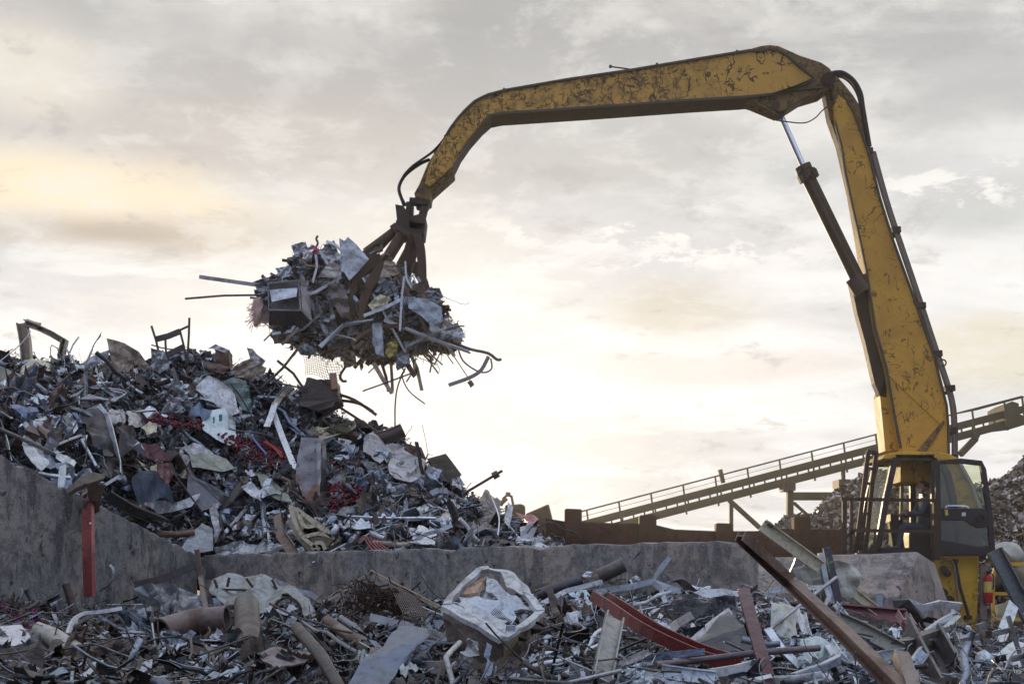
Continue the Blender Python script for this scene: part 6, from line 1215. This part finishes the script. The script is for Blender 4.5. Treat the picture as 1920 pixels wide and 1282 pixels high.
PAL = dict(   # base colour, metallic, weight
 steel=[((.30, .34, .41), .95, 6), ((.46, .51, .58), .9, 3.4), ((.18, .19, .22), .9, 6), ((.035, .033, .04), .5, 8), ((.075, .048, .038), .2, 4), ((.04, .028, .026), .2, 7), ((.60, .63, .68), .1, 1.6), ((.24, .20, .17), .1, 1.5), ((.11, .12, .11), .3, .8), ((.04, .06, .12), .2, .6), ((.15, .03, .04), .1, .8), ((.09, .12, .13), .2, .4)],
 dirt=[((.042, .032, .030), .1, 8), ((.065, .047, .040), .1, 4.5), ((.11, .095, .09), .3, 2.5), ((.21, .23, .28), .95, 5), ((.42, .47, .54), .95, 3.4), ((.028, .026, .028), .3, 6), ((.55, .56, .58), .1, .9), ((.22, .17, .13), .1, 1.0)],
 silver=[((.42, .47, .53), .95, 6), ((.56, .60, .65), .6, 3.4), ((.24, .26, .31), .9, 5), ((.06, .06, .068), .4, 6), ((.06, .042, .037), .1, 4.5), ((.32, .38, .41), .6, 2), ((.62, .65, .68), .05, 2), ((.12, .04, .05), .1, .25)],
 load=[((.10, .07, .05), .2, 6), ((.05, .038, .032), .2, 7), ((.22, .16, .11), .1, 2.5), ((.32, .35, .40), .9, 6), ((.50, .53, .57), .6, 4), ((.14, .13, .13), .7, 5), ((.62, .64, .66), .1, 1.6)],
 shred=[((.17, .12, .09), .6, 6), ((.08, .055, .045), .3, 7), ((.34, .30, .27), .9, 5), ((.5, .46, .42), .95, 2.5), ((.05, .04, .035), .2, 5)])
def rotmats(n, nrm, tilt, spin=None):
    """random spin about the surface normal, then a random tilt"""
    n_ = nrm/np.linalg.norm(nrm, axis=1, keepdims=True)
    a = rng.uniform(0, 2*np.pi, n) if spin is None else spin
    ref = np.tile([1.0, 0, 0], (n, 1)); t1 = ref-n_*np.sum(ref*n_, 1, keepdims=True); t1 /= np.linalg.norm(t1, axis=1, keepdims=True); t2 = np.cross(n_, t1)
    u = t1*np.cos(a)[:, None]+t2*np.sin(a)[:, None]; v = np.cross(n_, u)
    th = rng.normal(0, tilt, n); ph = rng.uniform(0, 2*np.pi, n)
    ax = u*np.cos(ph)[:, None]+v*np.sin(ph)[:, None]
    def rot(x): c, s = np.cos(th)[:, None], np.sin(th)[:, None]; return x*c+np.cross(ax, x)*s+ax*np.sum(ax*x, 1, keepdims=True)*(1-c)
    return np.stack([rot(u), rot(v), rot(n_)], axis=2)
def pal(n, key, key2=None, mixv=None):
    def pick(k, m):
        w = np.array([c[2] for c in PAL[k]]); i = rng.choice(len(w), m, p=w/w.sum())
        return np.array([(*c[0], c[1]) for c in PAL[k]])[i]
    c = pick(key, n)
    if key2: c2 = pick(key2, n); s = rng.uniform(0, 1, n) < mixv; c = np.where(s[:, None], c2, c)
    c[:, :3] *= rng.uniform(.75, 1.25, (n, 1)); c[:, :3] *= 1+rng.uniform(-.03, .03, (n, 3)); return c
def scatter(name, label, pos, nrm, size, kinds, weights, colors, tilt, mat='bits', kind='stuff'):
    n = len(pos); ks = rng.choice(len(kinds), n, p=np.array(weights)/sum(weights)); R = rotmats(n, nrm, tilt)
    Vs, Cs, L, LS, off, nl = [], [], [], [], 0, 0; faces_by = []
    for ki, k in enumerate(kinds):
        T = GROUPS[k]; sub = np.nonzero(ks == ki)[0]; which = rng.integers(0, len(T), len(sub))
        for ti, (V, Fq) in enumerate(T):
            idx = sub[which == ti]
            if not len(idx): continue
            P = np.einsum('nij,vj->nvi', R[idx]*size[idx][:, None, None]*(1.9 if k in 'RW' else 1.5 if k in 'TPU' else 1.0), V)+pos[idx][:, None, :]
            nv = len(V); Vs.append(P.reshape(-1, 3)); Cs.append(np.repeat(colors[idx], nv, 0))
            tot = np.array([len(f) for f in Fq]); fl = np.concatenate([np.array(f) for f in Fq])
            L.append((fl[None, :]+(off+np.arange(len(idx))*nv)[:, None]).ravel()); LS.append(np.tile(tot, len(idx))); off += nv*len(idx)
    V = np.concatenate(Vs); C = np.concatenate(Cs); L = np.concatenate(L); T = np.concatenate(LS)
    me = bpy.data.meshes.new(name); me.vertices.add(len(V)); me.vertices.foreach_set('co', V.ravel().astype(np.float32))
    me.loops.add(len(L)); me.loops.foreach_set('vertex_index', L.astype(np.int32)); me.polygons.add(len(T))
    me.polygons.foreach_set('loop_start', np.concatenate([[0], np.cumsum(T)[:-1]]).astype(np.int32)); me.polygons.foreach_set('loop_total', T.astype(np.int32))
    me.update(calc_edges=True); at = me.attributes.new('piece', 'FLOAT_COLOR', 'POINT'); at.data.foreach_set('color', C.ravel().astype(np.float32))
    me.materials.append(M[mat]); o = bpy.data.objects.new(name, me); COL.objects.link(o); return tag(o, label, kind=kind)
def grad(fn, x, y): e = .12; n = np.stack([-(fn(x+e, y)-fn(x-e, y))/(2*e), -(fn(x, y+e)-fn(x, y-e))/(2*e), np.ones_like(x)], 1); return n
def masked(pos, size, thr=.0):
    px_ = 960+F*pos[:, 0]/pos[:, 1]; py_ = HY-(pos[:, 2]-CZ)*F/pos[:, 1]
    i = np.clip((px_/4).astype(int), 0, 499); j = np.clip((py_/4).astype(int), 0, 329); j2 = np.clip(((py_-size*.45*F/pos[:, 1])/4).astype(int), 0, 329); return (MASK[j, i] & (pos[:, 1]-size*.5 < MASKD[j, i]+.05)) | (MASK[j2, i] & (pos[:, 1]-size*.5 < MASKD[j2, i]+.05))

def left_pts(n, lo=0.0):
    u = rng.uniform(-60, 1040, n); yy = rng.uniform(0, 1, n)**.9; k = (u-960)/F
    # distance between the wall and just past the crest along that ray
    ya = np.full(n, 15.0)
    for _ in range(12): ya = heap_y0(k*ya)*.5+ya*.5
    y = ya+(YR+.5-ya)*yy; x = k*y; ok = (x < .9) & (y > heap_y0(x)+.05); return x[ok], y[ok]
x, y = left_pts(21000); n = len(x); z = hl(x, y); nr = grad(hl, x, y); nn_ = nr/np.linalg.norm(nr, axis=1, keepdims=True)
size = np.exp(rng.normal(np.log(.125), .5, n)).clip(.04, .45); pos = np.stack([x, y, z], 1)+nn_*(rng.uniform(-.08, .18, n))[:, None]
keep = ~(masked(pos, size)); pos, nr, size = pos[keep], nr[keep], size[keep]; x = pos[:, 0]
scatter('scrap_debris', 'uncountable mixed scrap metal covering the big left heap', pos, nr, size, list('STRWPUBC'), [22, 14, 24, 20, 15, 3, 4, 9], pal(len(pos), 'steel', 'dirt', .25), .75)
x, y = left_pts(9000); n = len(x); pos = np.stack([x, y, hl(x, y)+rng.uniform(-.02, .12, n)], 1); size = rng.uniform(.03, .1, n); keep = ~masked(pos, size)
scatter('scrap_debris', 'small shards and wire bits filling the gaps of the big left heap', pos[keep], grad(hl, x, y)[keep], size[keep], list('CTRW'), [40, 15, 20, 20], pal(int(keep.sum()), 'steel', 'dirt', .3), .9)

def fore_pts(n, near=5.0):
    k = rng.uniform(-.44, .44, n); ye = yend(k); s = rng.uniform(0, 1, n); y = 1/((1/near)*s+(1/ye)*(1-s)); y = np.minimum(y, ye-.12); return k*y, y
def fore(n, s0, sig, lo, hi, lift, kinds, w, tilt, label):
    x, y = fore_pts(n); z = hf(x, y); nr = grad(hf, x, y); nn_ = nr/np.linalg.norm(nr, axis=1, keepdims=True)
    size = np.exp(rng.normal(np.log(s0), sig, n)).clip(lo, hi)*(.75+y/30); pos = np.stack([x, y, z], 1)+nn_*(rng.uniform(-.02, lift, n))[:, None]
    keep = ~masked(pos, size); pos, nr, size = pos[keep], nr[keep], size[keep]
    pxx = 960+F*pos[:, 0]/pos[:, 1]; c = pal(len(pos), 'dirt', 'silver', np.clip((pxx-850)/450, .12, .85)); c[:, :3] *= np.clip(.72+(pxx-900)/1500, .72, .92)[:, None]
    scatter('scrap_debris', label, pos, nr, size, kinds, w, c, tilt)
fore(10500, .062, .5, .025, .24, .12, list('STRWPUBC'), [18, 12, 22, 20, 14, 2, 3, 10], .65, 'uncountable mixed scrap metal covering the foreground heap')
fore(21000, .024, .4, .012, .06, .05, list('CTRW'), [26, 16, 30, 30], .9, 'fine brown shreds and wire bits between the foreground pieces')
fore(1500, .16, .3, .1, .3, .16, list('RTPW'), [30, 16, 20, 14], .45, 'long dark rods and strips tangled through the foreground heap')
# strip right of the heap in front of the machine
x = rng.uniform(4.5, 10.5, 1800); y = rng.uniform(15, 21.5, 1800); pos = np.stack([x, y, .15+rng.uniform(0, .5, 1800)+np.clip((x-4.5)*.05, 0, .4)], 1)
scatter('scrap_debris', 'low drift of scrap at the foot of the machine', pos, np.tile([0, -.2, 1.0], (1800, 1)), rng.uniform(.1, .5, 1800), list('STRWPBC'), [20, 10, 12, 10, 14, 6, 10], pal(1800, 'silver', 'dirt', .4), .7)

# the load: a dense core and a shell of pieces
cx0, cz0 = W(668, 585, 21.5).x, W(668, 585, 21.5).z
LOBES = [((545, 570), .48, .40), ((620, 560), .62, .62), ((700, 575), .66, .75), ((770, 600), .52, .50), ((650, 622), .72, .36), ((722, 640), .50, .30), ((830, 630), .25, .14), ((590, 500), .34, .18), ((560, 620), .30, .16)]
bm = B()
for i, ((a, b), rx, rz) in enumerate(LOBES):
    c = W(a, b, 21.5); bmesh.ops.create_icosphere(bm, subdivisions=4, radius=1, matrix=Matrix.Translation(c)@Matrix.Diagonal((rx*.80, .45, rz*.78, 1)))
for v in bm.verts: q = v.co.copy(); v.co += Vector((mnoise.noise(q*3), mnoise.noise(q*3+Vector((7, 0, 0))), mnoise.noise(q*3+Vector((0, 9, 0)))))*.14
tag(mk('load_core', bm, 'under'), 'dark tangled core of the scrap load held by the grapple', kind='stuff')
pp = []; nn2 = []
for (a, b), rx, rz in LOBES:
    c = W(a, b, 21.5); m = int(2300*rx*rz/.4+160); d = rng.normal(0, 1, (m, 3)); d /= np.linalg.norm(d, axis=1, keepdims=True); rad = rng.uniform(.72, 1.06, (m, 1))
    pp.append(np.array(c)+d*rad*np.array([rx, .62, rz])); nn2.append(d/np.array([rx, .6, rz]))
pos = np.concatenate(pp); nr = np.concatenate(nn2); size = np.exp(rng.normal(np.log(.15), .5, len(pos))).clip(.04, .42)
keep = ~masked(pos, size*0); pos, nr, size = pos[keep], nr[keep], size[keep]
scatter('scrap_debris', 'crushed mixed scrap clenched in the grapple', pos, nr, size, list('STRWPBC'), [26, 18, 14, 10, 16, 6, 6], pal(len(pos), 'load', 'steel', .45), .6)
m = 230; u = rng.uniform(0, 1, m); pxx = 560+300*u; pyy = 650+12*np.sin(u*9)-25*(u > .75)+rng.normal(0, 9, m)-30*(u < .12); y_ = rng.uniform(21.1, 21.9, m)
pos = np.stack([(pxx-960)/F*y_, y_, CZ-(pyy-HY)/F*y_], 1)
scatter('scrap_debris', 'splinters and wires bristling under the hanging load', pos, rng.normal(0, 1, (m, 3)), rng.uniform(.06, .22, m), list('RTW'), [12, 8, 10], pal(m, 'load'), 1.0)

# ------------------------------------------------------------------ far mound of shredded scrap, behind the cab
MND = np.array([(1380, 1040), (1440, 1000), (1486, 984), (1524, 958), (1550, 936), (1587, 909), (1617, 899), (1680, 895), (1760, 908), (1820, 916), (1856, 912), (1873, 900), (1920, 852), (2000, 790), (2200, 700)], float)
def hm(x, y):
    zr = CZ+(HY-np.interp(960+F*x/46.0, MND[:, 0], MND[:, 1]))/F*46.0
    return np.maximum(zr*np.clip((y-36)/10.0, 0, 1)**.8*np.where(y > 46, np.clip(1-(y-46)/9, 0, 1), 1)+.18*np.sin(x*1.9+y)+.1*np.sin(x*4.3-y*2), -.05)
def fM(x, t): y = 35.5+20*t; return (x, y, float(hm(x, y))-.08+.1*mnoise.noise(Vector((x*2, y*2, 0))))
heightmesh('shredded_scrap_mound', [6.5+22*i/120 for i in range(121)], 90, fM, 'under', 'body of the far shredded scrap mound behind the cab')
n = 15000; k = rng.uniform(1400, 1990, n); y = rng.uniform(37, 46.8, n); x = (k-960)/F*y; pos = np.stack([x, y, hm(x, y)+rng.uniform(-.05, .1, n)], 1)
scatter('shredded_scrap', 'glinting shredded metal flakes covering the far mound', pos, grad(hm, x, y), rng.uniform(.10, .36, n), list('SCTR'), [10, 24, 4, 3], pal(n, 'shred'), .8)

# ------------------------------------------------------------------ countable middle sized pieces
def tmesh(V, Fq, name, thick, mat):
    bm = B(); vs = [bm.verts.new(v) for v in V]
    for f in Fq:
        bm.faces.new([vs[i] for i in f])
    if thick: bmesh.ops.subdivide_edges(bm, edges=bm.edges[:], cuts=1, use_grid_fill=True); bmesh.ops.solidify(bm, geom=bm.faces[:], thickness=thick)
    bmesh.ops.recalc_face_normals(bm, faces=bm.faces); me = bpy.data.meshes.new(name); bm.to_mesh(me); bm.free(); me.materials.append(M[mat]); return me
KM = {}
for mt in ('scrap', 'clean', 'rusty'):
    KM['scrap_sheet', mt] = [tmesh(*t_sheet(300+i, 6, 6, a, b), 'scrap_sheet', .012, mt) for i, (a, b) in enumerate([(1, .12), (.7, .16), (.5, .12), (.8, .2), (.6, .24), (.9, .09)])]
    KM['scrap_strip', mt] = [tmesh(*t_sheet(320+i, 12, 1, .1, .05), 'scrap_strip', .008, mt) for i in range(3)]
    KM['scrap_bar', mt] = [tmesh(*t_prof(330+i, s, (.09, .02, .03, .015, .05)[i], 5), 'scrap_bar', 0, mt) for i, s in enumerate([secL(.036, .032, .006), secC(.05, .025, .005), rect(.03, .02), secI(.04, .04, .006), rect(.045, .008)])]
    KM['scrap_pipe', mt] = [tmesh(*t_prof(340+i, circ(r_, 10), .06, 5), 'scrap_pipe', 0, mt) for i, r_ in enumerate((.025, .035, .05))]
    KM['scrap_rod', mt] = [tmesh(*t_rod(350+i, 8, .009, .12, 6), 'scrap_rod', 0, mt) for i in range(4)]
    KM['crushed_box', mt] = [tmesh(*t_box(360+i), 'crushed_box', 0, mt) for i in range(4)]
COLN = [('pale grey', (.46, .49, .54, .8), 'clean'), ('white', (.70, .70, .70, .0), 'clean'), ('dull grey', (.18, .19, .21, .9), 'scrap'), ('blue grey', (.22, .27, .36, .85), 'clean'), ('rusty brown', (.10, .058, .042, .2), 'rusty'), ('black', (.04, .038, .042, .4), 'scrap'), ('tan', (.24, .19, .15, .1), 'scrap'), ('dark brown', (.06, .042, .035, .2), 'rusty'), ('silver', (.52, .57, .63, .95), 'clean'), ('olive', (.18, .18, .13, .2), 'scrap')]
WT = {'L': [5, 2, 5, 4, 2.5, 4, 1, 3.5, 4, .7], 'F': [3, 1, 3.5, 3, 3, 3, .7, 5, 3, .6], 'R': [5, 2, 3, 6, 1, 2.5, .5, 2, 8, .4], 'G': [5, 2, 4, 4, 2, 2, 2, 3, 4, 0]}
SHN = {'scrap_sheet': ['crumpled', 'torn', 'folded', 'bent', 'ragged', 'dented'], 'scrap_strip': ['twisted', 'curled', 'narrow'], 'scrap_bar': ['angled', 'channel shaped', 'square', 'flanged', 'flat'], 'scrap_pipe': ['thin', 'bent', 'thick'], 'scrap_rod': ['crooked', 'wavy', 'kinked', 'slim'], 'crushed_box': ['squashed', 'lumpy', 'crushed', 'battered']}
used = {}; rp = random.Random(21)
def size_word(s): return 'small' if s < .3 else 'medium' if s < .5 else 'large'
def place(kind, region, n, smin, smax):
    made = 0; tries = 0
    while made < n and tries < n*30:
        tries += 1
        if region == 'L':
            u = rp.uniform(0, 1010); v = rp.uniform(690, 1035); k = (u-960)/F
            D = hit(u, v, 'L')
            if D >= YR-.6 or D < 13: continue
            p = W(u, v, D); nv = grad(hl, np.array([p.x]), np.array([p.y]))[0]; lift = .14; tl = .6
        elif region in 'FR':
            u = rp.uniform(0, 1000) if region == 'F' else rp.uniform(1000, 1900); v = rp.uniform(1110, 1275); k = (u-960)/F
            D = hit(u, v, 'F')
            if D > float(yend(k))-.5 or D < 4.5: continue
            p = W(u, v, D); nv = grad(hf, np.array([p.x]), np.array([p.y]))[0]; lift = .08; tl = .45
        else:
            (a, b), rx, rz = rp.choice(LOBES); th = rp.uniform(0, 2*math.pi); q = rp.random()**.5
            c = W(a, b, 21.5); d = Vector((math.cos(th)*q, -math.sqrt(1-q*q), math.sin(th)*q)); p = c+Vector((d.x*rx, d.y*.66, d.z*rz)); u, v = 960+F*p.x/p.y, HY-(p.z-CZ)*F/p.y
            nv = np.array([d.x, d.y, d.z]); lift = .03; tl = .5
        i, j = min(499, max(0, int(u/4))), min(329, max(0, int(v/4)))
        if any(MASK[min(329, max(0, j+b_)), min(499, max(0, i+a_))] for a_ in ((-5, 0, 5) if region in 'FR' else (0,)) for b_ in ((-3, 0, 3) if region in 'FR' else (0,))): continue
        nv = Vector(nv).normalized(); p = p+nv*lift; ci = rp.choices(range(10), WT[region])[0]; cn, cc, mt = COLN[ci]; vi = rp.randrange(len(KM[kind, mt])); s = rp.uniform(smin, smax)
        near = sorted(REFS, key=lambda r: (r[0]-u)**2+(r[1]-v)**2)[:3]; word = kind.split('_')[1]; word = 'box' if kind == 'crushed_box' else word
        base = f'{cn} {SHN[kind][vi]} {word}'; a, b = near[0][2], near[1][2]
        dy = v-near[0][1]; dx = u-near[0][0]
        rel = ('above ' if dy < -14 else 'below ' if dy > 14 else 'beside ')
        cands = [f'{base} just {rel}{a}', f'{base} between {a} and {b}', f'{size_word(s)} {base} {rel}{a}', f'{base} {rel}{a} towards {near[2][2]}', f'{size_word(s)} {base} between {a} and {near[2][2]}', f'{size_word(s)} {base} {rel}{a} towards {b}']
        lab = None
        for c_ in cands:
            if len(c_.split()) <= 16 and c_ not in used: lab = c_; break
        if not lab: continue
        used[lab] = 1
        o = bpy.data.objects.new(kind, KM[kind, mt][vi]); COL.objects.link(o); o.location = p
        R = rotmats(1, np.array([nv[:]]), tl, np.array([rp.uniform(0, 6.28)]))[0]; R = Matrix([list(r) for r in R]); o.rotation_mode = 'QUATERNION'; o.rotation_quaternion = R.to_quaternion(); o.scale = (s, s, s)
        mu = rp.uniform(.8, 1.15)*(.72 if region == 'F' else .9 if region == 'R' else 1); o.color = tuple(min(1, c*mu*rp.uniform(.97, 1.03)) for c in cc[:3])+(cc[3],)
        tag(o, lab, word, {'scrap_sheet': 'loose scrap sheets', 'scrap_strip': 'loose scrap strips', 'scrap_bar': 'loose scrap bars', 'scrap_pipe': 'loose scrap pipes', 'scrap_rod': 'loose scrap rods', 'crushed_box': 'crushed boxes'}[kind]+{'L': ' on the left heap', 'F': ' in the left foreground', 'R': ' in the right foreground', 'G': ' in the hanging load'}[region])
        r_ = s*F/p.y*.3; MASK[max(0, j-int(r_/8)):j+int(r_/8)+1, max(0, i-int(r_/8)):i+int(r_/8)+1] = True
        made += 1
place('scrap_sheet', 'L', 90, .22, .55); place('scrap_strip', 'L', 50, .4, 1.0); place('scrap_bar', 'L', 50, .6, 1.4); place('scrap_pipe', 'L', 22, .5, 1.2); place('scrap_rod', 'L', 55, .7, 1.6); place('crushed_box', 'L', 26, .25, .6)
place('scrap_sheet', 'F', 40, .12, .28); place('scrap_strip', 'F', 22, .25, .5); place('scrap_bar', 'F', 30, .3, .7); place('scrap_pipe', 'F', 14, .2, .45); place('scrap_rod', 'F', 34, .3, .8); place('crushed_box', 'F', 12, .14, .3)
place('scrap_sheet', 'R', 28, .12, .26); place('scrap_strip', 'R', 36, .25, .6); place('scrap_bar', 'R', 75, .4, 1.0); place('scrap_pipe', 'R', 18, .3, .7); place('scrap_rod', 'R', 34, .3, .8); place('crushed_box', 'R', 8, .12, .25)
place('scrap_sheet', 'G', 55, .18, .4); place('scrap_strip', 'G', 26, .3, .7); place('scrap_bar', 'G', 24, .35, .7); place('scrap_rod', 'G', 22, .4, .8); place('crushed_box', 'G', 8, .2, .35)
# ------------------------------------------------------------------ dusty evening air
bm = B(); box(bm, (-60, -12, -1.0), (70, 130, 26)); hz = mk('haze', bm, 'dirt'); hz.data.materials.clear()
mh, th = newmat('dusty evening air'); vol = th.n('ShaderNodeVolumePrincipled', Color=(1.0, .985, .96, 1), Density=.0007, Anisotropy=.66)
om = th.n('ShaderNodeOutputMaterial'); th.t.links.new(vol.outputs[0], om.inputs['Volume']); hz.data.materials.append(mh); tag(hz, 'thin dusty evening air over the yard', kind='stuff')
